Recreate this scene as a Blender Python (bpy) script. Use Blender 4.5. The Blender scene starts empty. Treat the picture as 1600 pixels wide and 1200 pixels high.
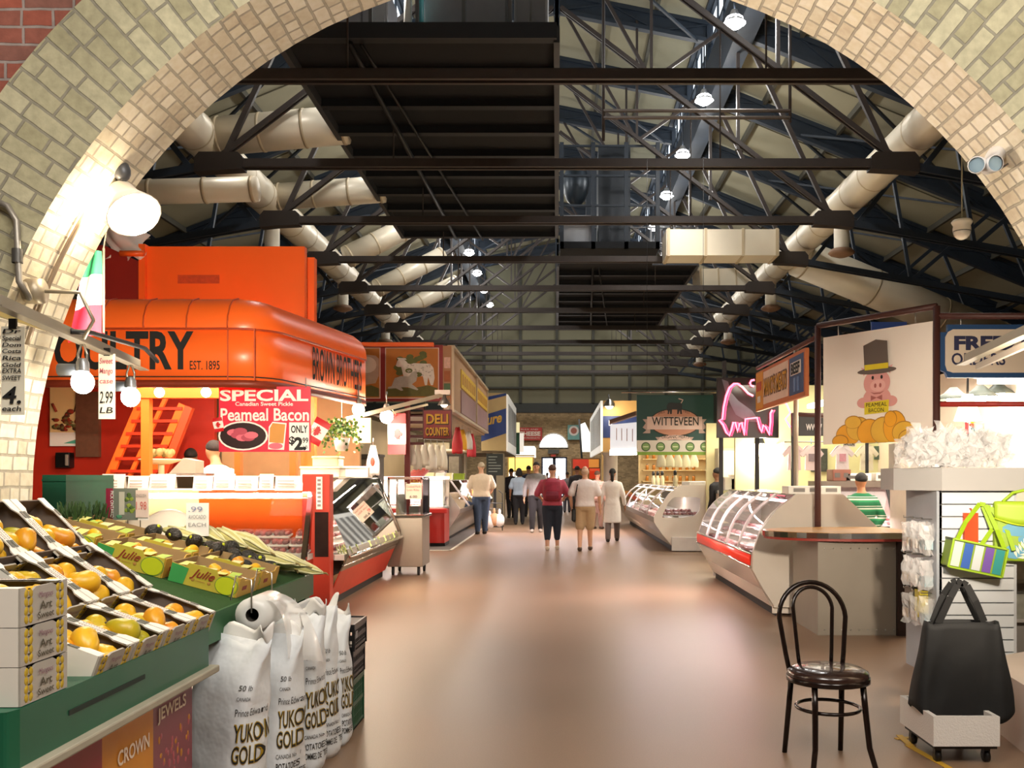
import bpy, math, random
from mathutils import Vector as V, Matrix
RN = random.Random(11)
sc = bpy.context.scene
COL = sc.collection
PI = math.pi
F = 1450.0      # focal length in pixels of the 1600 px wide frame
HC = 1.46       # camera height

# ---------------------------------------------------------------- camera
cd = bpy.data.cameras.new('camera'); cam = bpy.data.objects.new('camera', cd); COL.objects.link(cam)
cam.location = (0, 0, HC); cam.rotation_euler = (PI/2, 0, 0)
cd.sensor_width = 36; cd.lens = F/1600*36
cd.shift_x = -70/1600; cd.shift_y = 145/1600
cd.clip_start = .05; cd.clip_end = 200
sc.camera = cam
# ---------------------------------------------------------------- view and world
sc.view_settings.view_transform = 'Standard'; sc.view_settings.look = 'None'
sc.view_settings.gamma = 1; sc.view_settings.use_curve_mapping = False
sc.view_settings.exposure = 0.25
w = bpy.data.worlds.new('world'); sc.world = w; w.use_nodes = True
w.node_tree.nodes['Background'].inputs[0].default_value = (.75, .85, 1, 1)
w.node_tree.nodes['Background'].inputs[1].default_value = .6

def lamp(kind, name, loc, energy, col=(1, .9, .78), size=.1, sy=None, aim=None, spread=None, spot=None):
    d = bpy.data.lights.new(name, kind); d.energy = energy; d.color = col
    if kind == 'AREA':
        d.size = size
        if sy: d.shape = 'RECTANGLE'; d.size_y = sy
        if spread: d.spread = math.radians(spread)
    else:
        d.shadow_soft_size = size
        if kind == 'SPOT': d.spot_size = math.radians(spot or 90); d.spot_blend = .6
    o = bpy.data.objects.new(name, d); COL.objects.link(o); o.location = loc
    if aim is not None:
        o.rotation_euler = (V(aim)-V(loc)).to_track_quat('-Z', 'Y').to_euler()
    return o

# large lights: foyer ceiling lamps in front of the arch, then point fills added for its soffit
WARM = (1, .84, .66); NEUT = (1, .93, .84)
lamp('AREA', 'foyer_light', (-1.2, .6, 4.9), 100, NEUT, 1.6, 1.6, aim=(-1.2, 2.4, 0))
lamp('AREA', 'foyer_light', (2.2, .2, 4.9), 125, NEUT, 1.6, 1.6, aim=(2.0, 3.5, 0))
lamp('POINT', 'foyer_light', (.2, 1.6, 3.7), 92, NEUT, .35)
lamp('POINT', 'foyer_light', (.2, 2.9, 3.1), 40, NEUT, .3)
# ---------------------------------------------------------------- helpers
def P(x, y, Y): return V(((x-870)/F*Y, Y, HC-(y-745)/F*Y))
def lin(c):
    if isinstance(c, str): c = [int(c[i:i+2], 16) for i in (0, 2, 4)]
    return tuple((v/255/12.92 if v/255 <= .04045 else ((v/255+.055)/1.055)**2.4) for v in c)+(1,)
MC = {}
def M(col, rough=.5, metal=0, var=.12, vs=6, bump=0, bs=40, emit=0, coat=0, name=None):
    """principled material whose colour wanders a little with a noise texture"""
    key = (str(col), rough, metal, var, vs, bump, bs, emit, coat)
    if key in MC: return MC[key]
    m = bpy.data.materials.new(name or 'mat_%d' % len(MC)); m.use_nodes = True
    nt = m.node_tree; b = nt.nodes['Principled BSDF']; c = lin(col)
    b.inputs['Base Color'].default_value = c; b.inputs['Roughness'].default_value = rough
    b.inputs['Metallic'].default_value = metal
    if coat: b.inputs['Coat Weight'].default_value = coat
    tc = nt.nodes.new('ShaderNodeTexCoord')
    if var:
        n = nt.nodes.new('ShaderNodeTexNoise'); n.inputs['Scale'].default_value = vs; n.inputs['Detail'].default_value = 3
        nt.links.new(tc.outputs['Object'], n.inputs['Vector'])
        mx = nt.nodes.new('ShaderNodeMix'); mx.data_type = 'RGBA'
        mx.inputs[6].default_value = tuple(v*(1-var) for v in c[:3])+(1,)
        mx.inputs[7].default_value = tuple(min(1, v*(1+var)) for v in c[:3])+(1,)
        nt.links.new(n.outputs['Fac'], mx.inputs[0]); nt.links.new(mx.outputs[2], b.inputs['Base Color'])
    if bump:
        n2 = nt.nodes.new('ShaderNodeTexNoise'); n2.inputs['Scale'].default_value = bs; n2.inputs['Detail'].default_value = 2
        nt.links.new(tc.outputs['Object'], n2.inputs['Vector'])
        bp = nt.nodes.new('ShaderNodeBump'); bp.inputs['Strength'].default_value = bump; bp.inputs['Distance'].default_value = .02
        nt.links.new(n2.outputs['Fac'], bp.inputs['Height']); nt.links.new(bp.outputs[0], b.inputs['Normal'])
    if emit:
        b.inputs['Emission Color'].default_value = c; b.inputs['Emission Strength'].default_value = emit
    MC[key] = m; return m
def glass(name='glass', tint=(.94, .97, .96), gl=.03, alpha=1.0):
    if name in MC: return MC[name]
    m = bpy.data.materials.new(name); m.use_nodes = True; nt = m.node_tree
    nt.nodes.remove(nt.nodes['Principled BSDF']); out = nt.nodes['Material Output']
    t = nt.nodes.new('ShaderNodeBsdfTransparent'); t.inputs[0].default_value = tint+(1,)
    g = nt.nodes.new('ShaderNodeBsdfGlossy'); g.inputs['Roughness'].default_value = gl
    fr = nt.nodes.new('ShaderNodeFresnel'); fr.inputs[0].default_value = 1.5
    mx = nt.nodes.new('ShaderNodeMixShader')
    nt.links.new(fr.outputs[0], mx.inputs[0]); nt.links.new(t.outputs[0], mx.inputs[1]); nt.links.new(g.outputs[0], mx.inputs[2])
    nt.links.new(mx.outputs[0], out.inputs['Surface']); MC[name] = m; return m
def film(name, col, op, rough=.25):
    """thin plastic film: part diffuse-glossy, part clear"""
    if name in MC: return MC[name]
    m = bpy.data.materials.new(name); m.use_nodes = True; b = m.node_tree.nodes['Principled BSDF']
    b.inputs['Base Color'].default_value = lin(col); b.inputs['Roughness'].default_value = rough; b.inputs['Alpha'].default_value = op
    MC[name] = m; return m

def inv(o):
    return Matrix.Translation(-V(o.location)) if o.type == 'EMPTY' else Matrix.Identity(4)
class MB:
    def __init__(s): s.v = []; s.f = []; s.m = []; s.s = []
    def add(s, vs, fs, mi=0, sm=False):
        o = len(s.v); s.v += [tuple(p) for p in vs]
        for f in fs: s.f.append([o+i for i in f]); s.m.append(mi); s.s.append(sm)
        return s
    def box(s, x0, x1, y0, y1, z0, z1, mi=0, rot=0, tilt=0):
        vs = [V((x, y, z)) for x in (x0, x1) for y in (y0, y1) for z in (z0, z1)]
        if rot or tilt:
            c = V(((x0+x1)/2, (y0+y1)/2, (z0+z1)/2)); Rm = Matrix.Rotation(rot, 3, 'Z') @ Matrix.Rotation(tilt, 3, 'X')
            vs = [c+Rm @ (p-c) for p in vs]
        return s.add(vs, [(0, 1, 3, 2), (4, 6, 7, 5), (0, 4, 5, 1), (2, 3, 7, 6), (0, 2, 6, 4), (1, 5, 7, 3)], mi)
    def obox(s, o, ax, ay, az, mi=0):
        o = V(o); ax = V(ax); ay = V(ay); az = V(az)
        vs = [o+ax*i+ay*j+az*k for i in (0, 1) for j in (0, 1) for k in (0, 1)]
        return s.add(vs, [(0, 1, 3, 2), (4, 6, 7, 5), (0, 4, 5, 1), (2, 3, 7, 6), (0, 2, 6, 4), (1, 5, 7, 3)], mi)
    def bar(s, p, q, w=.1, h=.1, mi=0, up=(0, 0, 1)):
        p = V(p); q = V(q); d = (q-p).normalized(); u = V(up)
        if abs(d.dot(u)) > .98: u = V((0, 1, 0))
        a = d.cross(u).normalized(); b = a.cross(d).normalized()
        return s.obox(p-a*w/2-b*h/2, q-p, a*w, b*h, mi)
    def tube(s, pts, r, n=8, mi=0, closed=False, cap=True):
        pts = [V(p) for p in pts]; N = len(pts); rs = r if isinstance(r, (list, tuple)) else [r]*N
        vs = []; ref = None
        for i, p in enumerate(pts):
            if closed: d = pts[(i+1) % N]-pts[i-1]
            else: d = pts[min(i+1, N-1)]-pts[max(i-1, 0)]
            d.normalize()
            if ref is None: ref = V((0, 0, 1)) if abs(d.z) < .9 else V((1, 0, 0))
            a = (ref-d*ref.dot(d)); a.normalize(); ref = a; b = d.cross(a)
            for k in range(n):
                t = 2*PI*k/n; vs.append(p+(a*math.cos(t)+b*math.sin(t))*rs[i])
        fs = []
        for i in range(N if closed else N-1):
            for k in range(n):
                j = (i+1) % N; fs.append((i*n+k, i*n+(k+1) % n, j*n+(k+1) % n, j*n+k))
        if cap and not closed: fs += [tuple(range(n))[::-1], tuple((N-1)*n+k for k in range(n))]
        return s.add(vs, fs, mi, True)
    def lathe(s, prof, c=(0, 0, 0), n=16, mi=0, axis='Z', ang=2*PI, a0=0):
        c = V(c); vs = []; full = abs(ang-2*PI) < 1e-6; nn = n if full else n+1
        for r, z in prof:
            for k in range(nn):
                t = a0+ang*k/n; p = (r*math.cos(t), r*math.sin(t), z)
                if axis == 'Y': p = (p[0], p[2], p[1])
                if axis == 'X': p = (p[2], p[0], p[1])
                vs.append(c+V(p))
        fs = []
        for i in range(len(prof)-1):
            for k in range(n):
                k2 = (k+1) % nn if full else k+1; fs.append((i*nn+k, i*nn+k2, (i+1)*nn+k2, (i+1)*nn+k))
        return s.add(vs, fs, mi, True)
    def ball(s, c, r, n=10, m=7, mi=0, rot=None, fn=None):
        c = V(c); r = (r, r, r) if not isinstance(r, (tuple, list)) else r; vs = []
        for i in range(m+1):
            ph = PI*i/m
            for k in range(n):
                t = 2*PI*k/n; u = V((math.sin(ph)*math.cos(t), math.sin(ph)*math.sin(t), math.cos(ph)))
                p = V((u.x*r[0], u.y*r[1], u.z*r[2]))
                if fn: p = fn(p, u)
                if rot is not None: p = rot @ p
                vs.append(c+p)
        fs = [(i*n+k, (i+1)*n+k, (i+1)*n+(k+1) % n, i*n+(k+1) % n) for i in range(m) for k in range(n)]
        return s.add(vs, fs, mi, True)
    def prism(s, poly, fn, a, b, mi=0, sm=False):
        """poly: 2-D outline, fn(u, v, t) -> point, between t=a and t=b"""
        n = len(poly); vs = [fn(u, v, a) for u, v in poly]+[fn(u, v, b) for u, v in poly]
        s.add(vs, [tuple(range(n))[::-1], tuple(range(n, 2*n))], mi)
        return s.add(vs, [(i, (i+1) % n, n+(i+1) % n, n+i) for i in range(n)], mi, sm)
    def sheet(s, poly, fn, a, b, mi=0, closed=False, sm=True):
        n = len(poly); vs = [fn(u, v, a) for u, v in poly]+[fn(u, v, b) for u, v in poly]
        return s.add(vs, [(i, (i+1) % n, n+(i+1) % n, n+i) for i in range(n if closed else n-1)], mi, sm)
    def quad(s, a, b, c, d, mi=0): return s.add([a, b, c, d], [(0, 1, 2, 3)], mi)
    def grid(s, fn, nu, nv, mi=0, sm=True):
        vs = [fn(i/nu, j/nv) for i in range(nu+1) for j in range(nv+1)]; k = nv+1
        return s.add(vs, [(i*k+j, (i+1)*k+j, (i+1)*k+j+1, i*k+j+1) for i in range(nu) for j in range(nv)], mi, sm)
    def build(s, name, mats, parent=None, bevel=0, sub=0, solid=0, weld=False):
        me = bpy.data.meshes.new(name); me.from_pydata(s.v, [], s.f); me.polygons.foreach_set('material_index', s.m)
        me.polygons.foreach_set('use_smooth', s.s)
        for m in (mats if isinstance(mats, (list, tuple)) else [mats]): me.materials.append(m)
        o = bpy.data.objects.new(name, me); COL.objects.link(o)
        if weld: md = o.modifiers.new('w', 'WELD'); md.merge_threshold = .0005
        if solid: md = o.modifiers.new('s', 'SOLIDIFY'); md.thickness = solid; md.offset = 0
        if bevel: md = o.modifiers.new('b', 'BEVEL'); md.width = bevel; md.segments = 2; md.limit_method = 'ANGLE'
        if sub: md = o.modifiers.new('u', 'SUBSURF'); md.levels = sub; md.render_levels = sub
        if parent is not None: o.parent = parent; o.matrix_parent_inverse = inv(parent)
        return o
def thing(name, label, cat, loc=(0, 0, 0), group=None):
    o = bpy.data.objects.new(name, None); COL.objects.link(o); o.location = loc; o.empty_display_size = .1
    return tag(o, label, cat, group)
def tag(o, label, cat, group=None):
    o['label'] = label; o['category'] = cat
    if group: o['group'] = group
    return o
def st(o): o['kind'] = 'structure'; return o
def dup(root, loc=None, rotz=None, label=None, group=None):
    def cp(o, par):
        c = o.copy(); COL.objects.link(c)
        if par is not None: c.parent = par; c.matrix_parent_inverse = o.matrix_parent_inverse.copy()
        for ch in KIDS.get(o.name, ()): cp(ch, c)
        return c
    KIDS = {}
    def walk(o):
        for ch in o.children: KIDS.setdefault(o.name, []).append(ch); walk(ch)
    walk(root); r = cp(root, None)
    if loc is not None: r.location = loc
    if rotz is not None: r.rotation_euler = (0, 0, rotz)
    if label: r['label'] = label
    if group: r['group'] = group
    return r
def text(mb, s, o, ax, az, h, mi=0, width=None, bold=.0, depth=.004, shear=0, track=1.0, align='L'):
    """adds flat lettering to a mesh: o = lower left corner, ax = reading direction, az = up, h = cap height"""
    cu = bpy.data.curves.new('t', 'FONT'); cu.body = s; cu.size = 1; cu.offset = bold; cu.shear = shear; cu.space_character = track
    cu.resolution_u = 3
    ob = bpy.data.objects.new('t', cu); COL.objects.link(ob)
    me = bpy.data.meshes.new_from_object(ob); bpy.data.objects.remove(ob); bpy.data.curves.remove(cu)
    if not me.vertices: return 0
    xs = [v.co.x for v in me.vertices]; x0 = min(xs); wd = max(xs)-x0
    ax = V(ax).normalized(); az = V(az).normalized(); sy = h/.7; sx = sy if width is None else width/wd
    off = {'L': 0, 'C': -wd*sx/2, 'R': -wd*sx}[align]; nrm = ax.cross(az); o = V(o)+ax*off+nrm*depth
    mb.add([o+ax*(v.co.x-x0)*sx+az*v.co.y*sy for v in me.vertices], [tuple(p.vertices) for p in me.polygons], mi)
    bpy.data.meshes.remove(me); return wd*sx
def outline(mb, pts, o, ax, az, s, mi=0, depth=.003):
    """a flat filled shape from 2-D points"""
    ax = V(ax).normalized(); az = V(az).normalized(); n = ax.cross(az); o = V(o)+n*depth
    from mathutils.geometry import tessellate_polygon
    vs = [o+ax*p[0]*s+az*p[1]*s for p in pts]
    tri = tessellate_polygon([[V((p[0], p[1], 0)) for p in pts]])
    mb.add(vs, [tuple(t) if V((pts[t[1]][0]-pts[t[0]][0], pts[t[1]][1]-pts[t[0]][1], 0)).cross(V((pts[t[2]][0]-pts[t[0]][0], pts[t[2]][1]-pts[t[0]][1], 0))).z > 0 else tuple(t[::-1]) for t in tri], mi)
def ell(cx, cy, rx, ry, n=20, a0=0, a1=2*PI):
    return [(cx+rx*math.cos(a0+(a1-a0)*i/n), cy+ry*math.sin(a0+(a1-a0)*i/n)) for i in range(n+(0 if abs(a1-a0-2*PI) < 1e-6 else 1))]
XA = V((1, 0, 0)); ZA = V((0, 0, 1)); YA = V((0, 1, 0))
# common materials
STEEL = M('b4b0aa', .28, 1, .06); CHROME = M('d8d6d2', .12, 1, .03); BLACK = M('0c0c0d', .4); WHITE = M('e8e6e0', .5, 0, .04)
PAPER = M('f2efe6', .8, 0, .03); RUST = M('4a2620', .55, 0, .2); GLASS = glass(); DARK = M('1a1a1c', .6)
RED = M('c01822', .45, 0, .06); INK = M('141414', .7, 0, 0); GOLD = M('d9a21c', .5, 0, .05)
# ---------------------------------------------------------------- the setting
def nodes_mat(name):
    m = bpy.data.materials.new(name); m.use_nodes = True; nt = m.node_tree
    return m, nt, nt.nodes['Principled BSDF'], lambda t: nt.nodes.new('ShaderNode'+t), nt.links.new
def floor_mat():
    m, nt, b, N, L = nodes_mat('polished_concrete')
    tc = N('TexCoord'); n1 = N('TexNoise'); n1.inputs['Scale'].default_value = .7; n1.inputs['Detail'].default_value = 1.5
    n2 = N('TexNoise'); n2.inputs['Scale'].default_value = 130; n2.inputs['Detail'].default_value = 2
    L(tc.outputs['Object'], n1.inputs['Vector']); L(tc.outputs['Object'], n2.inputs['Vector'])
    r = N('ValToRGB'); r.color_ramp.elements[0].position = .3; r.color_ramp.elements[1].position = .72
    r.color_ramp.elements[0].color = lin('8c7058'); r.color_ramp.elements[1].color = lin('977a62')
    L(n1.outputs['Fac'], r.inputs[0])
    mx = N('Mix'); mx.data_type = 'RGBA'; mx.blend_type = 'MULTIPLY'; mx.inputs[0].default_value = .35
    L(r.outputs[0], mx.inputs[6]); L(n2.outputs['Fac'], mx.inputs[7]); L(mx.outputs[2], b.inputs['Base Color'])
    rr = N('MapRange'); rr.inputs[3].default_value = .35; rr.inputs[4].default_value = .42
    L(n1.outputs['Fac'], rr.inputs[0]); L(rr.outputs[0], b.inputs['Roughness'])
    b.inputs['Specular IOR Level'].default_value = .45
    return m
def brick_mat(name, mode, c1, c2, mortar, bw, rh, off=.5, cx=0, cz=0, rad=2.75):
    """mode 'arch': courses fan out about (cx, cz); 'soffit': courses along the depth; 'flat': plain courses in X/Z"""
    m, nt, b, N, L = nodes_mat(name)
    tc = N('TexCoord'); sp = N('SeparateXYZ'); L(tc.outputs['Object'], sp.inputs[0]); cb = N('CombineXYZ')
    def mt(op, a, bb=None):
        n = N('Math'); n.operation = op
        for i, v in enumerate((a, bb)):
            if v is None: continue
            if isinstance(v, (int, float)): n.inputs[i].default_value = v
            else: L(v, n.inputs[i])
        return n.outputs[0]
    X, Y, Z = sp.outputs
    if mode == 'flat': L(X, cb.inputs[0]); L(Z, cb.inputs[1])
    else:
        dx = mt('SUBTRACT', X, cx); dz = mt('MAXIMUM', mt('SUBTRACT', Z, cz), 0.0)
        below = mt('MINIMUM', mt('SUBTRACT', Z, cz), 0.0)
        a = mt('ADD', mt('MULTIPLY', mt('ARCTAN2', dz, mt('ABSOLUTE', dx)), rad), below)
        L(a, cb.inputs[1])
        if mode == 'soffit': L(Y, cb.inputs[0])
        else: L(mt('SQRT', mt('ADD', mt('MULTIPLY', dx, dx), mt('MULTIPLY', dz, dz))), cb.inputs[0])
    wn = N('TexNoise'); wn.inputs['Scale'].default_value = 9; L(tc.outputs['Object'], wn.inputs['Vector'])
    wob = N('VectorMath'); wob.operation = 'MULTIPLY_ADD'; wob.inputs[1].default_value = (.012, .012, 0)
    L(wn.outputs['Color'], wob.inputs[0]); L(cb.outputs[0], wob.inputs[2])
    br = N('TexBrick'); br.offset = off; br.inputs['Scale'].default_value = 1
    br.inputs['Brick Width'].default_value = bw; br.inputs['Row Height'].default_value = rh; br.inputs['Mortar Size'].default_value = .007
    br.inputs['Mortar Smooth'].default_value = .25; br.inputs['Bias'].default_value = -.1
    br.squash = .62; br.squash_frequency = 3
    for k, c in (('Color1', c1), ('Color2', c2), ('Mortar', mortar)): br.inputs[k].default_value = lin(c)
    L(wob.outputs[0], br.inputs['Vector'])
    n = N('TexNoise'); n.inputs['Scale'].default_value = 26; n.inputs['Detail'].default_value = 5; L(tc.outputs['Object'], n.inputs['Vector'])
    n3 = N('TexNoise'); n3.inputs['Scale'].default_value = 2.3; n3.inputs['Detail'].default_value = 2; L(tc.outputs['Object'], n3.inputs['Vector'])
    mx = N('Mix'); mx.data_type = 'RGBA'; mx.blend_type = 'OVERLAY'; mx.inputs[0].default_value = .35
    L(br.outputs['Color'], mx.inputs[6]); L(n.outputs['Fac'], mx.inputs[7])
    m2 = N('Mix'); m2.data_type = 'RGBA'; m2.blend_type = 'OVERLAY'; m2.inputs[0].default_value = .3
    L(mx.outputs[2], m2.inputs[6]); L(n3.outputs['Fac'], m2.inputs[7]); L(m2.outputs[2], b.inputs['Base Color'])
    b.inputs['Roughness'].default_value = .88
    bp = N('Bump'); bp.inputs['Strength'].default_value = .7; bp.inputs['Distance'].default_value = .012; bp.invert = True
    ad = mt('ADD', br.outputs['Fac'], mt('MULTIPLY', n.outputs['Fac'], -.35)); L(ad, bp.inputs['Height']); L(bp.outputs[0], b.inputs['Normal'])
    return m
YF, YB = 4.0, 4.48           # front and back of the arched wall
AX, AZ, AR, RR = .02, 1.343, 2.552, 3.0
HW, YE = 24.6, 60.0          # half width of the hall, its far wall
st(MB().box(-HW-.3, HW+.3, -7, YE+.4, -.2, 0).build('floor', floor_mat()))
# far door mat line and the grey mat by the deli counters
st(MB().box(*sorted((P(660, 860, 18.4).x, P(702, 860, 18.4).x)), 18.4, 26, 0, .006).build('floor_mat', M('5c544e', .9)))
st(MB().box(P(702, 860, 18.4).x, P(702, 860, 18.4).x+.05, 18.3, 26, 0, .008).box(P(660, 860, 18.4).x, P(702, 860, 18.4).x+.05, 18.3, 18.4, 0, .008).build('floor_line', M('c9c0b0', .7)))
mb = MB()
for k_, (p, q) in enumerate((((1400, 1155), (1432, 1152)), ((1418, 1165), (1490, 1205)), ((1405, 1150), (1425, 1168)))):
    a = P(p[0], p[1], 2117/(p[1]-745)); b = P(q[0], q[1], 2117/(q[1]-745)); a.z = b.z = .002+.0015*k_
    mb.bar(a, b, .035, .003)
st(mb.build('floor_marking', M('c79a2a', .6)))
def arch_pts(r, n=48):
    a = [(AX-r, 0), (AX-r, AZ*.5)]
    a += [(AX-r*math.cos(PI*i/n), AZ+r*math.sin(PI*i/n)) for i in range(n+1)]
    return a+[(AX+r, AZ*.5), (AX+r, 0)]
inn, ring = arch_pts(AR), arch_pts(RR)
def rect_pts(pts, hw, top):
    out = []
    for x, z in pts:
        dx, dz = x-AX, max(z-AZ, 0)
        if z <= AZ: out.append((AX+math.copysign(hw, dx), z)); continue
        k = min(hw/max(abs(dx), 1e-6), (top-AZ)/max(dz, 1e-6)); out.append((AX+dx*k, AZ+dz*k))
    return out
def strip(A, B, ya, yb, flip=False):
    m = MB(); n = len(A); vs = [(x, ya, z) for x, z in A]+[(x, yb, z) for x, z in B]
    fs = [(i, i+1, n+i+1, n+i) for i in range(n-1)]
    return m.add(vs, [f[::-1] for f in fs] if flip else fs)
CB1, CB2, CM = 'c4b78e', 'a08a62', '958b76'
st(strip(inn, ring, YF, YF).build('wall_arch_ring', brick_mat('ring_brick', 'arch', 'bab496', '9a9474', '8b8675', .23, .078, .5, AX, AZ, 2.75)))
st(strip(inn, inn, YF, YB, True).build('wall_arch_soffit', brick_mat('soffit_brick', 'soffit', 'e4dcc8', 'c9bda4', 'aca392', .125, .074, .5, AX, AZ, AR)))
st(strip(ring, rect_pts(ring, 6.2, 5.9), YF+.03, YF+.03).build('wall_front', brick_mat('red_brick', 'flat', '96503f', '7a544a', '948781', .22, .076)))
st(strip(inn, rect_pts(inn, HW, 16.4), YB, YB, True).build('wall_front_back', M('8c7f62', .9)))
# foyer on the camera's side
st(MB().box(-6.4, -6.2, -7, YF, 0, 5.9).build('wall_foyer_left', M('8a7a68', .9)))
st(MB().box(6.2, 6.4, -7, YF, 0, 5.9).build('wall_foyer_right', M('8a7a68', .9)))
st(MB().box(-6.4, 6.4, -7.2, -7, 0, 5.9).build('wall_foyer_rear', M('8a7a68', .9)))
st(MB().box(-6.4, 6.4, -7.2, YF, 5.9, 6.1).build('ceiling_foyer', M('b5ada0', .9)))
# hall walls
st(MB().box(-HW-.2, -HW, YB, YE, 0, 6).build('wall_left', M('9a8f72', .9)))
st(MB().box(HW, HW+.2, YB, YE, 0, 6).build('wall_right', M('9a8f72', .9)))
DECK = M('969179', .85, 0, .14, .8, name='roof_deck'); NAVY = M('202a36', .55, 0, .25, name='navy_steel'); BROWN = M('362e2b', .55, 0, .25, name='brown_steel')
def zt(x):   # underside of the roof over the camera height
    x = abs(x); return HC+(14.4-.2*x if x < 4.6 else 13.5-.41*x)
mb = MB()
for s in (-1, 1):
    def q(x0, z0, x1, z1, mi=0):
        a, b = (V((s*x0, YB, z0)), V((s*x1, YB, z1))); c = V((s*x1, YE, z1)); d = V((s*x0, YE, z0))
        mb.quad(a, b, c, d, mi) if s < 0 else mb.quad(d, c, b, a, mi)
    q(0, zt(0)+.35, 5.0, zt(0)+.35-1.0); q(4.45, HC+13.5-.41*4.45+.35, HW, HC+13.5-.41*HW+.35)
st(mb.build('roof', DECK))
# clerestory glazing with bars
PANE = M('dfe9f2', .3, 0, .05, emit=1.6, name='daylit_pane')
for s in (-1, 1):
    k = 1 if s < 0 else 2
    fr = MB(); z0, z1 = HC+11.95, HC+13.75
    for i in range(56): fr.box(s*4.6-.03, s*4.6+.03, YB+i-.03, YB+i+.03, z0, z1)
    for z in (z0, (z0+z1)/2, z1): fr.box(s*4.6-.05, s*4.6+.05, YB, YE, z-.05, z+.05)
    f = st(fr.build('window_%d' % k, NAVY))
    MB().box(s*4.66-.01, s*4.66+.01, YB, YE, z0, z1).build('pane', PANE, f)
    st(MB().box(s*4.6-.25, s*4.6+.25, YB, YE, HC+10.75, HC+12.0).box(s*4.6-.2, s*4.6+.3, YB, YE, z1, z1+.35).build('trim_%d' % k, NAVY))
# purlins under the deck: long thin joists
mb = MB()
for s in (-1, 1):
    for x in (1.5, 3.0, 6.2, 8.4, 10.6, 12.8, 15, 17.2, 19.4, 21.6):
        z = zt(x)+.24; mb.box(s*x-.05, s*x+.05, YB, YE, z-.1, z+.08)
st(mb.build('roof_purlin', M('4c4a40', .7)))
mb = MB()
for i in range(28):
    Y = YB+1+i*2.0
    if i % 2: continue
    for s in (-1, 1):
        mb.bar((s*5, Y, zt(5)+.3), (s*24, Y, zt(24)+.3), .03, .03); mb.bar((0, Y, zt(0)+.3), (s*4.4, Y, zt(4.4)+.3), .03, .03)
st(mb.build('roof_seam', M('55503f', .8)))
# far wall: brick below, framed panels above, a fanlight and doors
BW = brick_mat('far_brick', 'flat', 'b79d74', '8f7a58', '8d8068', .24, .09)
z1 = HC+100*60/F; z2 = HC+115*60/F
fl = P(865, 700, YE); fr_ = 23*YE/F; dx0, dx1, dz1 = P(846, 0, YE).x, P(886, 0, YE).x, P(0, 714, YE).z
mb = MB(); arc = [(fl.x-fr_*math.cos(PI*i/16), fl.z+fr_*math.sin(PI*i/16)) for i in range(17)]
mb.box(-HW, fl.x-fr_, YE, YE+.3, 0, z1).box(fl.x+fr_, HW, YE, YE+.3, 0, z1)
mb.box(fl.x-fr_, fl.x+fr_, YE, YE+.3, dz1, fl.z).box(fl.x-fr_, dx0, YE, YE+.3, 0, dz1).box(dx1, fl.x+fr_, YE, YE+.3, 0, dz1)
n = 17; vs = [(x, YE, z) for x, z in arc]+[(x, YE, z1) for x, z in arc]
mb.add(vs, [(i, i+1, n+i+1, n+i) for i in range(n-1)])
st(mb.build('wall_far', BW))
st(MB().box(-HW, HW, YE-.05, YE+.3, z1, z2).build('trim_3', M('3a3d3a', .7)))
st(MB().box(-HW, HW, YE, YE+.3, z2, 17).build('wall_far_upper', M('77745e', .85, 0, .1, .5)))
mb = MB()
for i in range(-9, 10): mb.box(i*2.35-.09, i*2.35+.09, YE-.15, YE, z2, 17)
for z in (7.2, 8.1, 9.0, 10.0, 11.0, 12.2): mb.box(-HW, HW, YE-.2, YE, z-.06, z+.06)
st(mb.build('wall_far_framing', M('3f3f36', .7)))
LIT = M('fbfdff', .3, 0, 0, emit=5.0, name='daylight_pane')
f = st(MB().tube([(x, YE+.05, z) for x, z in arc], .06, 6).box(fl.x-fr_, fl.x+fr_, YE, YE+.1, fl.z-.06, fl.z+.06).build('window_3', M('d8d4c8', .6)))
p = MB().add([(x, YE+.12, z) for x, z in arc], [tuple(range(17))[::-1]]).build('pane', LIT, f)
f = st(MB().box(dx0, dx0+.1, YE-.02, YE+.12, 0, dz1).box(dx1-.1, dx1, YE-.02, YE+.12, 0, dz1).box(dx0, dx1, YE-.02, YE+.12, dz1-.1, dz1)
       .box((dx0+dx1)/2-.1, (dx0+dx1)/2+.1, YE-.02, YE+.12, 0, dz1).box(dx0, dx1, YE-.02, YE+.12, 0, .25).build('door_1', M('2c3550', .5)))
MB().box(dx0+.1, dx1-.1, YE+.03, YE+.06, .25, dz1-.1).build('pane', LIT, f)
tag(MB().box(fl.x-.35, fl.x+.35, YE-.7, YE-.02, fl.z-.35, fl.z-.12).build('air_curtain_heater', M('55554f', .5)), 'dark ventilation box above the far doors', 'heater')
sg = thing('exit_sign', 'small exit sign glowing over the far doors', 'sign', P(865, 712, 59.95))
MB().box(P(861, 0, 59.95).x, P(869.5, 0, 59.95).x, 59.92, 60.0, P(0, 714, 59.95).z, P(0, 709.5, 59.95).z).build('case', M('b9a9a0', .5), sg)
mb = MB(); text(mb, 'EXIT', P(861.6, 713.2, 59.915), XA, ZA, .11, width=.28); mb.build('lettering', M('d01818', .5, 0, 0, emit=1), sg)
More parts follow.
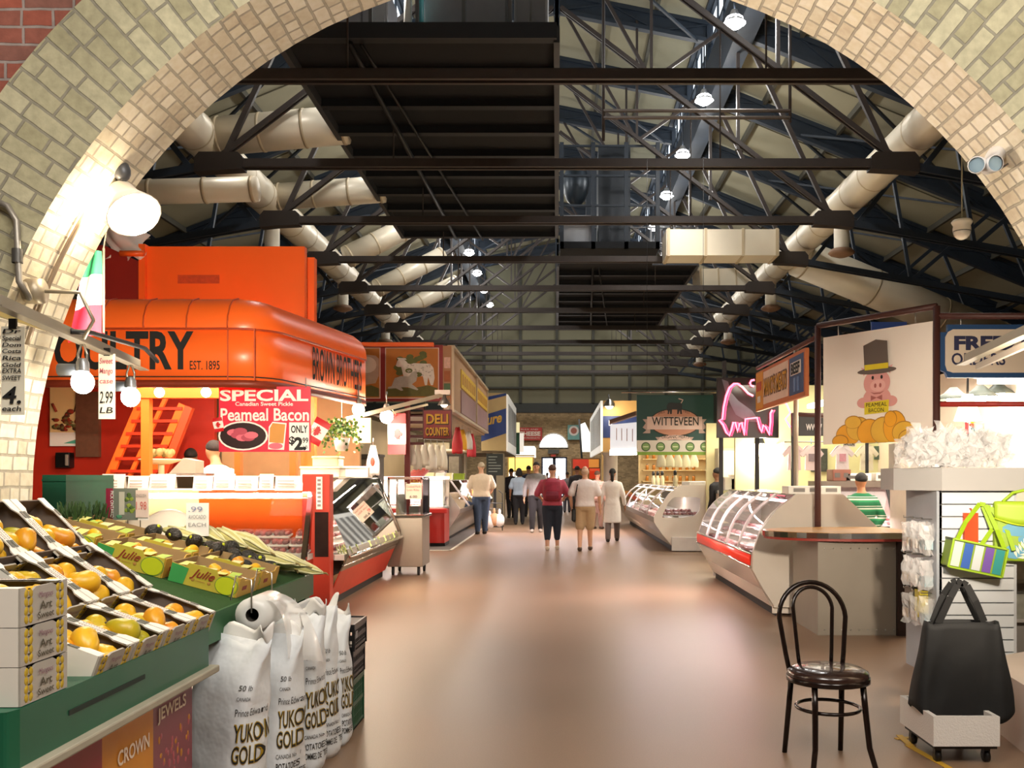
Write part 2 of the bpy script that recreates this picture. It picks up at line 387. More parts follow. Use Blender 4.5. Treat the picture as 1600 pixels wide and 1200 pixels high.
# ---------------------------------------------------------------- roof steel, ducts, platforms and high lamps
HB = HC+6.5
def YT(k): return 15.08+4.24*k
ORD = ['first', 'second', 'third', 'fourth', 'fifth', 'sixth', 'seventh', 'eighth', 'ninth', 'tenth', 'eleventh', 'twelfth']
def lattice(p, q, d, w, mb):
    """two flanges with zigzag lacing between them"""
    p = V(p); q = V(q); n = (q-p).cross(YA).normalized()
    if n.z < 0: n = -n
    for s in (-.5, .5): mb.bar(p+n*d*s, q+n*d*s, w, .12)
    mb.bar(p, q, .03, d)
    k = max(2, int((q-p).length/1.5))
    for i in range(k):
        a = p+(q-p)*(i/k)+n*d*(.5 if i % 2 else -.5); b = p+(q-p)*((i+1)/k)+n*d*(-.5 if i % 2 else .5); mb.bar(a, b, w*.6, .05)
def make_truss(Y):
    t = thing('roof_truss', 'x', 'roof truss', (0, Y, HB))
    mb = MB()
    for dy in (-.09, .09): mb.box(-7, 7, Y+dy-.035, Y+dy+.035, HB-.08, HB+.08)
    mb.box(-7, 7, Y-.12, Y+.12, HB+.06, HB+.09); mb.build('bottom_chord', BROWN, t)
    for s in (-1, 1):
        mb = MB()
        for dy in (-.09, .09): mb.bar((s*7, Y+dy, HB), (s*24.4, Y+dy, HB-.176*17.4), .06, .16)
        mb.build('outer_chord', NAVY, t)
        mb = MB(); lattice((0, Y, zt(0)-.2), (s*4.6, Y, zt(4.59)-.2), .5, .22, mb); mb.build('monitor_rafter', NAVY, t)
        mb = MB(); lattice((s*4.6, Y, zt(4.61)-.1), (s*24.4, Y, zt(24.4)+.1), .48, .2, mb); mb.build('rafter', NAVY, t)
        mb = MB(); mb.box(s*4.6-.12, s*4.6+.12, Y-.12, Y+.12, zt(4.61), zt(4.59)); mb.build('monitor_post', NAVY, t)
        mb = MB().prism([(-.5, -.13), (-.5, .13), (-.4, .22), (.4, .22), (.5, .1), (.5, -.2), (.1, -.16)], lambda u, v, tt: V((s*(7+u), tt, HB+v)), Y-.15, Y+.15)
        mb.build('gusset_plate', M('2c2522', .5), t)
        mb = MB()
        for dy in (-.06, .06): mb.bar((s*7, Y+dy, HB+.15), (s*.1, Y+dy, HC+11.9), .05, .1)
        mb.build('main_tie', BROWN, t)
        def web(x0, z0, x1, z1, w_=.09): MB().bar((s*x0, Y, z0), (s*x1, Y, z1), w_, w_*1.2).build('web_member', NAVY if x0 > 6.9 else BROWN, t)
        zc = lambda x: HB-.176*(x-7)
        web(4.6, zt(4.61), 6.9, HB+.2); web(7.6, zc(7.6), 10.0, zt(10.0)); web(10.0, zt(10.0), 10.6, zc(10.6)); web(10.6, zc(10.6), 13.2, zt(13.2))
        web(13.2, zt(13.2), 14.4, zc(14.4)); web(14.4, zc(14.4), 17, zt(17)); web(17, zt(17), 18, zc(18)); web(18, zc(18), 20.6, zt(20.6))
        web(2.4, HC+10.05, 2.4, zt(2.4)-.2, .07); web(4.6, HC+8.3, 4.6, zt(4.61), .08); web(2.4, HC+10.05, 4.6, zt(4.61), .07); web(.2, zt(0)-.4, 2.4, HC+10.05, .07)
        MB().tube([(s*3.4, Y, HB), (s*3.4, Y, HC+9.4)], .018, 5).build('hanger_rod', BROWN, t)
    MB().box(-.08, .08, Y-.08, Y+.08, HC+11.7, zt(0)-.2).build('king_post', NAVY, t)
    return t
tr = make_truss(YT(0))
for k in range(11):
    t = tr if k == 0 else dup(tr, (0, YT(k), HB))
    t['label'] = 'dark steel roof truss spanning the hall, %s beyond the brick arch' % ORD[k]; t['group'] = 'roof trusses'
# long cross bracing between the trusses near the roof
for k in range(0, 10, 1):
    b = thing('roof_brace', 'x', 'brace', (0, YT(k), HB+4), 'roof braces between the trusses')
    for s in (-1, 1):
        MB().bar((s*.5, YT(k), zt(.5)-.5), (s*4.2, YT(k+1), zt(4.2)-.5), .07, .07).build('diagonal', NAVY, b)
        MB().bar((s*7.2, YT(k), zt(7.2)-.3), (s*12.5, YT(k+1), zt(12.5)-.3), .07, .07).build('diagonal', NAVY, b)
        MB().bar((s*12.5, YT(k), zt(12.5)-.3), (s*7.2, YT(k+1), zt(7.2)-.3), .06, .06).build('diagonal', NAVY, b)
    b['label'] = 'steel cross brace under the roof deck between the %s and %s trusses' % (ORD[k], ORD[k+1])
# ducts
DUCT = M('ded4bf', .38, .1, .06, 2, name='duct_metal')
for s, nm in ((-1, 'over the orange stall'), (1, 'over the white meat stalls')):
    d = thing('air_duct', 'long round cream air duct running along the hall '+nm, 'duct', (s*7.6, 5, HC+7.25), 'long air ducts')
    pr = MB(); pr.tube([(s*7.6, YB+.2, HC+7.25), (s*7.6, YE-8, HC+7.25)], .41, 24); pr.build('duct', DUCT, d)
    for i in range(33): MB().lathe([(.415, -.03), (.427, 0), (.415, .03)], (s*7.6, 5.3+i*1.41, HC+7.25), 24, axis='Y').build('seam_ring', M('bfae90', .45, .1, .05), d)
    for i in range(4):
        Y = 25.1+8.3*i; x = s*7.7
        e = MB().lathe([(.2, 0), (.2, -1.0)], (x, Y, HC+7.1), 16).build('drop_pipe', M('e2dccb', .5), d)
        MB().lathe([(.2, .12), (.28, .1), (.36, .0), (.3, -.05), (.1, -.12), (0, -.12)], (x, Y, HC+6.05), 16).build('diffuser', M('8a6a52', .5), e)
def branch(p, q, r, label, rect=False):
    p = V(p); q = V(q); o = thing('branch_duct', label, 'duct', p, 'branch ducts'); mb = MB()
    if rect:
        mb.bar(p, q, r*2, r*1.5); mb.build('duct', DUCT, o)
        for f in (.02, .35, .68, .98): MB().bar(p+(q-p)*(f-.012), p+(q-p)*(f+.012), r*2+.05, r*1.5+.05).build('flange', M('bfae90', .45, .1, .05), o)
    else:
        mb.tube([p, q], r, 20); mb.build('duct', DUCT, o)
        for f in (.03, .35, .68, .97): c = p+(q-p)*f; d = (q-p).normalized()*.03; MB().tube([c-d, c+d], r+.012, 20).build('flange', M('bfae90', .45, .1, .05), o)
c = HC
branch((-7.3, 19.9, c+7.3), (-4.5, 19.9, c+7.55), .40, 'tan branch duct reaching from the long duct to the dark platform, first from arch')
branch((-7.3, 24.2, c+7.3), (-4.5, 24.2, c+7.5), .34, 'tan branch duct reaching from the long duct to the dark platform, second from arch')
branch((-8.2, 16.4, c+5.0), (-5.35, 16.6, c+5.15), .22, 'tan branch duct low beside the arch over the orange stall')
branch((-6.8, 30, c+7.1), (-4.4, 31, c+8.6), .36, 'slanting tan branch duct past the end of the near platform')
branch((-6.8, 35, c+7.1), (-4.4, 36, c+8.6), .34, 'slanting tan branch duct halfway down the hall')
branch((-6.8, 40, c+7.1), (-4.4, 41, c+8.6), .34, 'slanting tan branch duct far down the hall')
branch((3.15, 27.2, c+6.75), (6.4, 27.2, c+6.75), .5, 'square cream duct box joining the round duct beside the platform walkway', True)
branch((4.9, 32.6, c+6.9), (6.8, 32.9, c+7.0), .42, 'square cream duct box over the edge of the far platform', True)
branch((7.9, 30.4, c+7.2), (15.2, 31.6, c+4.6), .62, 'wide tan duct sloping down from the round duct toward the side wall')
# platforms
PLAT = M('14171c', .8, .2, .3)
for nm, x0, x1, y0, y1, lab in (('a', -4.62, 0.0, 15.3, 27.9, 'dark steel platform hung over the aisle nearest the arch'), ('b', .03, 4.8, 31.6, 44.6, 'dark steel platform hung farther down the hall over the meat stalls')):
    z = HC+7.2; pf = thing('overhead_platform', lab, 'platform', ((x0+x1)/2, y0, z))
    MB().box(x0, x1, y0, y1, z+.15, z+.2).build('deck', PLAT, pf)
    n = 9 if nm == 'a' else 8
    for i in range(n+1):
        Y = y0+(y1-y0)*i/n
        MB().box(x0, x1, Y-.07, Y+.07, z, z+.15).box(x0, x1, Y-.1, Y+.1, z-.01, z+.02).build('joist', M('23262b', .55, .3, .3), pf)
    for x in (x0, x1): MB().box(x-.05, x+.05, y0, y1, z-.04, z+.24).build('edge_beam', M('4a4c50', .5, .3), pf)
    MB().tube([(x0+1.2, y0, z-.05), (x0+1.6, y1, z-.05)], .05, 6).tube([(x0+1.4, y0, z-.08), (x0+2.4, y1, z-.08)], .03, 6).build('conduit', M('2b2d30', .5, .4), pf)
    z2 = z+.2
    for f in range(7):
        for (X, Yy) in ((x0+(x1-x0)*f/6, y0+.05), (x0 if nm == 'b' else x1, y0+.05+(y1-y0-.1)*f/6)):
            MB().box(X-.03, X+.03, Yy-.03, Yy+.03, z2, z2+1.1).build('rail_post', M('6a6c70', .5, .4), pf)
    xr = x0 if nm == 'b' else x1
    for h in (.55, 1.1):
        MB().tube([(x0, y0+.05, z2+h), (x1, y0+.05, z2+h)], .025, 6).build('guard_rail', M('6a6c70', .5, .4), pf)
        MB().tube([(xr, y0, z2+h), (xr, y1, z2+h)], .025, 6).build('guard_rail', M('6a6c70', .5, .4), pf)
    MB().box(x0, x1, y0-.12, y0-.07, z-.02, z+.24).build('fascia', M('22262e', .6), pf)
for x, w_, h, lab, c_ in ((-3.4, .9, 1.2, 'grey cabinet standing on the near platform behind its rail', '77757a'), (-1.6, 1.5, 1.5, 'wide grey air unit standing on the near platform', '6f7074'), (-.45, .6, 1.5, 'narrow pale air unit at the platform end by the aisle beam', 'a9abae')):
    o = thing('air_unit', lab, 'machine', (x, 16.6, HC+7.4)); z = HC+7.4
    MB().box(x-w_/2, x+w_/2, 16.2, 17.2, z, z+h).build('casing', M(c_, .5), o, bevel=.02)
    MB().box(x-w_/2+.05, x-.02, 16.17, 16.2, z+.1, z+h-.1).build('panel', M('8c8c90', .5), o); MB().box(x+.02, x+w_/2-.05, 16.17, 16.2, z+.1, z+h-.1).build('panel', M('8c8c90', .5), o)
for x, col, lab in ((-2.55, 'e6e2d8', 'white upright pipe on the near platform'), (-2.35, '4aa0a8', 'short teal pipe beside the white one on the platform')):
    tag(MB().tube([(x, 15.9, HC+7.4), (x, 15.9, HC+8.6)], .07, 10).build('upright_pipe', M(col, .4)), lab, 'pipe')
# lift enclosure and walkway between the platforms
z = HC+6.9; o = thing('walkway_cage', 'dark railed walkway and plant cage between the two platforms', 'walkway', (1.2, 28.4, z))
MB().box(.1, 3.1, 28.0, 30.6, z, z+.2).build('deck', PLAT, o)
for x in (.15, 1.1, 2.1, 3.05): MB().box(x-.06, x+.06, 28.0, 28.12, z, z+3.2).build('post', NAVY, o)
for h in (.75, 1.3, 2.2, 3.1): MB().box(.1, 3.1, 28.03, 28.09, z+h-.03, z+h+.03).build('rail', NAVY, o)
MB().box(.2, 1.0, 28.2, 28.25, z+.2, z+1.05).build('infill_panel', M('8d9096', .5), o); MB().box(1.0, 1.05, 28.2, 30.4, z+.2, z+1.05).build('infill_panel', M('8d9096', .5), o)
MB().box(1.3, 2.3, 29, 30.4, z+.2, z+3.4).build('plant_casing', M('252d36', .5), o); MB().ball((.6, 29.2, z+2.3), (.42, .5, .7), 12, 8).build('tank', M('2c3640', .4, .3), o)
MB().box(1.0, 2.3, 19.2, 19.5, HC+9.4, HC+12.2).build('ridge_cabinet', M('2a323c', .6)); bpy.data.objects['ridge_cabinet']['category'] = 'cabinet'
bpy.data.objects['ridge_cabinet']['label'] = 'dark blue equipment cabinet high among the trusses near the ridge'
bpy.data.objects['ridge_cabinet'].location.y = 12.5; bpy.data.objects['ridge_cabinet'].location.z = -1.4
o = thing('service_gantry', 'thin pipe frame hanging from the roof beside the dark ridge cabinet', 'frame', (1.9, 19.5, HC+8))
MB().tube([(1.0, 19.9, HC+11), (1.0, 19.9, HC+7.2)], .035, 6).build('hanger', BROWN, o); MB().tube([(5.0, 19.9, HC+11), (5.0, 19.9, HC+7.6)], .035, 6).build('hanger', BROWN, o)
for z in (7.7, 7.85): MB().tube([(1.0, 19.9, HC+z), (5.0, 19.9, HC+z)], .04, 6).build('rail', M('6a6058', .5), o)
# high lamps in two rows under the clerestory
BULB = M('ffffff', .3, 0, 0, emit=14, name='lamp_glow')
def high_lamp(x, Y, z, lab):
    o = thing('high_bay_lamp', lab, 'lamp', (x, Y, z), 'high lamps below the clerestory')
    MB().tube([(x, Y, z+.25), (x, Y, zt(4.61))], .02, 6).build('stem', NAVY, o)
    MB().lathe([(.07, .28), (.1, .2), (.26, -.02), (.25, -.02), (.09, .18)], (x, Y, z), 14).build('reflector', M('c8ccd2', .3, .6), o)
    MB().ball((x, Y, z+.02), (.22, .22, .16), 12, 6).build('bulb', BULB, o)
    return o
n = 0
first = None
for s in (-1, 1):
    for i in range(10):
        Y = 16.4+4.24*i
        lab = 'glowing high lamp in the row beside the %s, %s from the arch' % ('dark platforms\' far edge' if s < 0 else 'clerestory over the meat stalls', ORD[i])
        lab = ('glowing high lamp above the orange stall\'s row, %s from the arch' if s < 0 else 'glowing high lamp above the organic meat stall\'s row, %s from the arch') % ORD[i]
        if first is None: first = high_lamp(-3.95, Y, HC+10.1, lab)
        else: dup(first, (s*3.95, Y, HC+10.1), None, lab)
        lamp('POINT', 'high_lamp_light', (s*3.95, Y, HC+9.8), 230, (1, .97, .92), .25); lamp('SPOT', 'high_lamp_light', (s*3.95, Y, HC+9.8), 1100, (1, .94, .86), .25, aim=(s*1.2, Y, 0), spot=88)
# ---------------------------------------------------------------- fruit stand in front of the arch
def place(root, loc, rz=0): root.location = loc; root.rotation_euler = (0, 0, rz); return root
GREEN = M('12583e', .38, 0, .1); TURF = M('2f5a22', .95, 0, .35, 90, bump=.8, bs=300)
TX0, TX1, TY0, TY1, TZ = -2.5, -1.40, 2.37, 3.74, .855
t = thing('fruit_stand', 'long green fruit stand with printed panels under the tilted mango cartons', 'stand', (-1.9, 3, 0))
mb = MB().prism([(TX0, TY0), (TX1-.05, TY0), (TX1-.012, TY0+.012), (TX1, TY0+.05), (TX1, TY1), (TX0, TY1)], lambda u, v, z: V((u, v, z)), .70, .855)
mb.build('tray_rim', GREEN, t, bevel=.008)
MB().box(TX1, TX1+.003, 2.66, 3.15, .775, .79).build('slot', M('1c2a22', .8), t)
MB().box(TX0, TX1+.035, TY0-.02, TY1+.02, .672, .70).build('trim_strip', M('9c9684', .7, 0, .2), t, bevel=.006)
px = -1.47
for y0, y1, c in ((2.4, 3.0, '8c1520'), (3.0, 3.38, 'c98312'), (3.38, TY1, '7d3a44')):
    q = MB(); q.box(px-.02, px, y0, y1, 0, .672)
    if c == '7d3a44':
        for i in range(70):
            yy, zz = RN.uniform(y0+.04, y1-.03), RN.uniform(.1, .5); q.ball((px, yy, zz), (.002, RN.uniform(.008, .014), RN.uniform(.01, .018)), 6, 4, 1 if i % 3 else 2)
        text(q, 'JEWELS', (px, y1-.33, .56), YA, ZA, .045, 3, width=.26, bold=.02)
    elif c == 'c98312':
        text(q, 'CROWN', (px, y0+.1, .49), YA, ZA, .05, 3, width=.24, bold=.02)
        outline(q, ell(.5, .1, .35, .16, 20), (px, y0-.12, .12), YA, ZA, .6, 1)
        for i in range(9):
            a = -.5+i*.12; q.add([(px+.003, y0+.2, .2), (px+.003, y0+.22, .2), (px+.003, y0+.2+a*.3, .40+.03*(i % 2))], [(0, 1, 2)], 2)
    else:
        outline(q, ell(.6, -.05, .35, .2, 20), (px, y0-.05, .14), YA, ZA, .9, 2)
    q.build('printed_panel', [M(c, .4, 0, .12), M('a8525a', .4), M('b87a20', .4), M('e8d8c4', .5)], t)
for x, y in ((-2.45, 2.42), (-2.45, 3.7)): MB().box(x-.03, x+.03, y-.03, y+.03, 0, .70).build('leg', GREEN, t)
mb = MB().prism([(TX0, .855), (-1.50, .855), (-1.50, .86), (-1.72, .925), (-1.75, .925), (-1.97, 1.07), (-2.35, 1.4), (TX0, 1.4)], lambda u, v, z: V((u, z, v)), 2.84, TY1)
mb.build('stepped_back', M('2c3a2c', .8), t)

# mango cartons
CARD = M('6f6258', .85, 0, .15, 12); RAIL = M('ece7dc', .6, 0, .05); PRT = M('a9a399', .7, 0, .1, 14); FRUIT = M('b79a24', .7); STEMC = M('4a4434', .7); PURP = M('7c4a62', .6)
BL, BWd, BH = .30, .232, .10
def carton(loc, th, label):
    """open carton: x runs down towards the aisle, y across, z up from its base; built flat then tilted"""
    o = thing('mango_carton', label, 'carton', (0, 0, 0), 'mango cartons'); c, s = math.cos(th), math.sin(th)
    hb = BWd/2; tw = .005
    m = MB().box(-BL, 0, -hb, hb, 0, .006).box(-BL, 0, -hb, -hb+tw, 0, BH).box(-BL, 0, hb-tw, hb, 0, BH).box(-BL, -BL+tw, -hb, hb, 0, BH*.92)
    pts = [(-hb, 0), (hb, 0), (hb, BH*1.02), (hb*.82, BH*1.02), (hb*.6, BH*.86), (hb*.35, BH*1.0), (-hb*.35, BH*1.0), (-hb*.6, BH*.86), (-hb*.82, BH*1.02), (-hb, BH*1.02)]
    m.build('carton_body', CARD, o)
    pm = MB().prism(pts, lambda u, v, x: V((x, u, v)), 0, .006)
    for dy in (-.078, .078):       # printed fruit beside the writing
        for k in range(4):
            for j in range(2): pm.ball((.006, dy+(j-.5)*.022, .016+k*.023), (.0015, .0105, .0125), 7, 4, 1, Matrix.Rotation(.3*(-1)**(j+k), 3, 'X'))
            pm.box(.006, .0075, dy-.004, dy+.006, .026+k*.023, .03+k*.023, 2)
    text(pm, 'Mangoes', (.006, -.035, .068), YA, ZA, .016, 3, width=.07, bold=0, shear=.2)
    text(pm, 'Art', (.006, -.03, .036), YA, ZA, .022, 2, width=.06, bold=.012); text(pm, 'Sweet', (.006, -.04, .012), YA, ZA, .018, 2, width=.08, bold=.008)
    pm.build('printed_end', [PRT, FRUIT, STEMC, PURP], o)
    for sg_ in (-1, 1):
        r = MB(); y0 = sg_*hb; w1, w2 = .042, .021
        prof = [(-BL, w1), (-BL+.05, w1), (-BL+.075, w2), (-.075, w2), (-.05, w1), (0, w1)]
        vs = []; 
        for x, w_ in prof: vs += [V((x, y0, BH+.002)), V((x, y0-sg_*w_, BH+.002))]
        n = len(prof); r.add(vs, [(2*i, 2*i+1, 2*i+3, 2*i+2) for i in range(n-1)])
        r.add([v-V((0, 0, .004)) for v in vs], [(2*i, 2*i+2, 2*i+3, 2*i+1) for i in range(n-1)])
        r.box(-BL, 0, y0-.001, y0+.001, .0, BH+.002)
        for x in (-BL*.72, -BL*.28): r.box(x-.017, x+.017, *sorted((y0+sg_*.002, y0-sg_*.014)), BH+.003, BH+.0045, 1)
        if sg_ < 0:
            for k in range(7): r.box(-BL*.8+(k % 2)*.003, -BL*.62, y0-.0025, y0-.001, .035+k*.006, .038+k*.006, 3)
            for k in range(3): r.box(-BL*.45, -BL*.3, y0-.0025, y0-.001, .05+k*.01, .054+k*.01, 2)
        for k in range(9): r.box(-BL*.62+k*.009, -BL*.62+k*.009+.006, y0-sg_*.008, y0-sg_*.011, BH+.003, BH+.004, 3)
        r.build('side_rail', [RAIL, M('6b6a60', .8), INK, M('a78a84', .7)], o)
    o.location = loc; o.rotation_euler = (0, th, 0); return o
def mango(col, blush, big=1.0):
    o = thing('mango', 'x', 'mango', (0, 0, 0)); m, nt, b, N, L = nodes_mat('mango_skin')
    tc = N('TexCoord'); n = N('TexNoise'); n.inputs['Scale'].default_value = 9; L(tc.outputs['Object'], n.inputs['Vector'])
    r = N('ValToRGB'); r.color_ramp.elements[0].position = .35; r.color_ramp.elements[1].position = .78
    r.color_ramp.elements[0].color = lin(col); r.color_ramp.elements[1].color = lin(blush); L(n.outputs['Fac'], r.inputs[0]); L(r.outputs[0], b.inputs['Base Color'])
    b.inputs['Roughness'].default_value = .35; b.inputs['Subsurface Weight'].default_value = 0
    def fn(p, u): k = 1+.12*u.x; return V((p.x+.006*u.z*u.z, p.y*k, p.z*k+.008*(1-u.x*u.x)*(1 if u.x > 0 else .4)))
    MB().ball((0, 0, 0), (.056*big, .04*big, .038*big), 16, 12, fn=fn).build('flesh', m, o)
    MB().tube([(-.054*big, 0, .002), (-.061*big, 0, .004)], .0035, 6).build('stem_end', STEMC, o)
    return o
PROTO = [mango('dba616', 'e3b836'), mango('bfa81c', 'd8ac1a'), mango('e0a41e', 'd67a26', .95), mango('e4b428', 'dca216', 1.05), mango('9c9c22', 'cba81c', 1.08)]
used = set()
def put_mango(k, M4, label, group):
    p = PROTO[k]
    if k in used: o = dup(p)
    else: o = p; used.add(k)
    o.matrix_world = M4; o['label'] = label; o['group'] = group; return o
def fill(box, th, spots, lab, grp, kinds):
    base = Matrix.Translation(box.location) @ Matrix.Rotation(th, 4, 'Y')
    for i, (x, y, z) in enumerate(spots):
        k = kinds[i % len(kinds)]
        M4 = base @ Matrix.Translation((x, y, z)) @ Matrix.Rotation(RN.choice((0, .4, 1.57, 1.2, 2.5))+RN.uniform(-.3, .3), 4, 'Z') @ Matrix.Rotation(RN.uniform(-.25, .25), 4, 'Y') @ Matrix.Rotation(RN.uniform(-.4, .4), 4, 'X')
        put_mango(k, M4, lab, grp)
TIERS = (('bottom', 20, -1.425, .82, [2.93+.242*i for i in range(4)]), ('middle', 35, -1.707, .938, [3.18+.242*i for i in range(3)]), ('top', 45, -1.95, 1.09, [3.18+.242*i for i in range(3)]))
for nm, deg, x, z, ys in TIERS:
    th = math.radians(deg)
    for i, y in enumerate(ys):
        which = ['first', 'second', 'third', 'fourth'][i]
        b = carton((x, y, z), th, 'tilted open mango carton, %s of the %s tier counted from the printed stack' % (which, nm))
        sp = [(-.058, -.05, .045), (-.06, .045, .045), (-.135, -.052, .05), (-.14, .04, .048), (-.1, 0, .085), (-.215, -.04, .045), (-.21, .05, .044)]
        if nm == 'top': sp = sp[:6]
        if (nm, i) in (('middle', 2), ('bottom', 3)): sp = sp[:4]
        sp = [(a+RN.uniform(-.008, .008), bb+RN.uniform(-.008, .008), cc) for a, bb, cc in sp]
        kinds = {'top': [[1, 0, 3], [4, 2, 0], [0, 2, 3]][i % 3], 'middle': [[1, 3, 0], [0, 3, 2], [2, 0, 3]][i % 3], 'bottom': [[0, 3, 2], [1, 4, 0], [3, 2, 1], [2, 3, 0]][i]}[nm]
        fill(b, th, sp, 'ripe mango lying in the %s carton of the %s tier' % (which, nm), 'mangoes in the %s carton of the %s tier' % (which, nm), kinds)
for i in range(3):
    b = carton((-1.41, 2.545, .857+i*.104), 0, ('lowest printed mango carton of the flat stack at the stand corner', 'middle printed mango carton of the flat stack at the stand corner', 'topmost printed mango carton of the flat stack, open with mangoes')[i])
fill(b, 0, [(-.06, -.05, .05), (-.065, .05, .05), (-.15, -.05, .05), (-.16, .045, .05), (-.24, -.05, .05), (-.245, .05, .05)], 'yellow mango in the top carton of the flat stack', 'mangoes in the flat stack', [1, 0, 4])

# second table: sloping turf shelf
SL = math.tan(math.radians(15)); SX = -1.5
t = thing('turf_table', 'sloping green turf produce table behind the mango stand', 'table', (-2.1, 4.7, 0))
mb = MB().prism([(SX, .735), (SX, .865), (-2.5, .865-SL*(-2.5-SX)), (-2.5, .735)], lambda u, v, y: V((u, y, v)), 3.76, 5.72); mb.build('table_body', M('23582f', .5, 0, .12), t)
mb = MB(); mb.add([(SX-.01, 3.77, .868), (SX-.01, 5.71, .868), (-2.49, 5.71, .868+SL*.98), (-2.49, 3.77, .868+SL*.98)], [(0, 1, 2, 3)]); mb.build('turf_cover', TURF, t)
for x, y in ((-1.56, 5.64), (-2.44, 5.64), (-2.44, 3.84)): MB().box(x-.045, x+.045, y-.045, y+.045, 0, .735).build('leg', GREEN, t)
def zs(x): return .868+SL*(SX-x)
TH2 = math.radians(15)
YEL = M('c8b31c', .6, 0, .12, 14); LIME = M('c2cc18', .6); GRN2 = M('3c9a4e', .6); BRD = M('8c2a1c', .6); KRAFT = M('9c8258', .8)
def julie(x, y, lab, lid=False):
    """yellow fruit carton, 33 cm along the slope"""
    o = thing('fruit_carton', lab, 'carton', (0, 0, 0), 'yellow fruit cartons'); L_, W_, H_ = .33, .30, .095
    MB().box(-L_, 0, 0, W_, 0, .006).box(-L_, 0, W_-.005, W_, 0, H_).box(-L_, -L_+.005, 0, W_, 0, H_).build('carton_body', KRAFT, o)
    f = MB(); pts = [(-L_, 0), (0, 0), (0, H_), (-.06, H_*1.0), (-.075, H_*.85), (-.1, H_*.85), (-.115, H_*1.12), (-.25, H_*1.12), (-.265, H_*.9), (-L_, H_*.95)]
    f.prism(pts, lambda u, v, yy: V((u, yy, v)), 0, -.006)
    f.add([(-L_, -.0068, 0), (-L_+.075, -.0068, 0), (-L_+.085, -.0068, H_*.85), (-L_, -.0068, H_*.94)], [(0, 1, 2, 3)], 1)
    outline(f, ell(0, 0, .052, .042, 22), (-.052, -.0064, .045), XA, ZA, 1, 2)
    for rr in (.056, .046): f.tube([(-.05+rr*math.cos(a*.314), -.007, .045+rr*.8*math.sin(a*.314)) for a in range(20)], .0012, 4, 1, closed=True)
    text(f, 'Julie', (-.232, -.0065, .05), XA, ZA, .04, 3, width=.12, bold=.012, shear=.45)
    for k in (-.215, -.135): f.ball((k, -.0065, .034), (.009, .001, .009), 8, 5, 5)
    for k in range(8): f.box(-.2+k*.006, -.197+k*.006, -.0075, -.006, .03, .035, 5)
    f.build('printed_side', [M('bfae3a', .6, 0, .06), GRN2, LIME, BRD, YEL, M('b3843c', .6)], o)
    e = MB().prism([(0, 0), (W_, 0), (W_, H_), (W_*.8, H_), (W_*.75, H_*.8), (W_*.25, H_*.8), (W_*.2, H_), (0, H_)], lambda u, v, xx: V((xx, u, v)), 0, .006)
    e.box(.006, .0075, .06, .12, .03, .05, 1); e.build('printed_end', [M('c39a3a', .6, 0, .1), BRD], o)
    fl = MB()
    for k in range(5): fl.obox((-L_+.02+k*.06, .02, H_-.012), (.05, RN.uniform(-.01, .01), .006), (0, .06+RN.uniform(0, .05), RN.uniform(0, .02)), (0, 0, .0015), k % 3)
    fl.build('paper_lining', [M('d5cf7a', .7), M('a8c250', .7), M('e3d9a0', .7)], o)
    o.location = (x, y, zs(x)); o.rotation_euler = (0, TH2, 0); return o
JU = [julie(-1.545, 4.45, 'yellow fruit carton with red script lettering at the table edge by the bag roll'), julie(-1.9, 4.45, 'yellow fruit carton with red script lettering higher up the turf beside the first'),
      julie(-1.545, 4.78, 'yellow fruit carton behind the script lettered one at the table edge'), julie(-1.9, 4.78, 'yellow fruit carton in the second row beneath the avocados'), julie(-2.26, 4.5, 'yellow fruit carton highest up the turf beside the top mango tier'), julie(-2.26, 4.84, 'yellow fruit carton below the herb planter at the shelf top')]
for i, (x, y, k) in enumerate(((-1.62, 4.54, 2), (-1.7, 4.62, 0), (-1.6, 4.9, 3), (-2.0, 4.56, 3), (-2.1, 4.62, 2), (-2.06, 4.9, 0), (-1.95, 4.95, 3), (-2.4, 4.6, 0), (-2.33, 4.68, 3), (-2.45, 4.95, 3), (-1.72, 5.0, 2))):
    M4 = Matrix.Translation((x, y, zs(x)+.075)) @ Matrix.Rotation(RN.uniform(0, 6), 4, 'Z') @ Matrix.Scale(.72, 4)
    put_mango(k, M4, 'small orange fruit resting in a yellow printed carton', 'small fruit in the yellow cartons')
# avocados
AV = M('231f17', .35, 0, .35, 40, bump=.5, bs=120); av = None
spots = [(-2.22, 5.12, .10), (-2.1, 5.1, .11), (-2.16, 5.2, .05), (-2.03, 5.18, .06), (-1.98, 5.08, .11), (-1.93, 5.18, .08), (-1.86, 5.1, .1), (-1.9, 5.22, .04), (-1.8, 5.16, .08), (-1.76, 5.1, .06), (-1.72, 5.2, .08), (-1.66, 5.14, .08), (-1.7, 5.06, .05), (-1.62, 5.22, .05), (-1.58, 5.14, .05), (-1.85, 5.26, .1), (-2.05, 5.26, .08)]
for i, (x, y, dz) in enumerate(spots):
    if av is None:
        av = thing('avocado', 'x', 'avocado', (0, 0, 0), 'avocados on the turf table')
        MB().ball((0, 0, 0), (.056, .04, .04), 14, 10, fn=lambda p, u: V((p.x, p.y*(1-.28*u.x), p.z*(1-.28*u.x)))).build('skin', AV, av)
        MB().ball((.012, -.036, .012), (.012, .004, .010), 8, 5).build('sticker', M('c4cc2c', .5), av); o = av
    else: o = dup(av)
    o.location = (x, y, zs(x)+dz); o.rotation_euler = (RN.uniform(-.5, .5), RN.uniform(-.6, .3), RN.uniform(-1, 1)+(0 if i % 3 else 2))
    o['label'] = 'dark bumpy avocado in the heap between yellow cartons and corn'
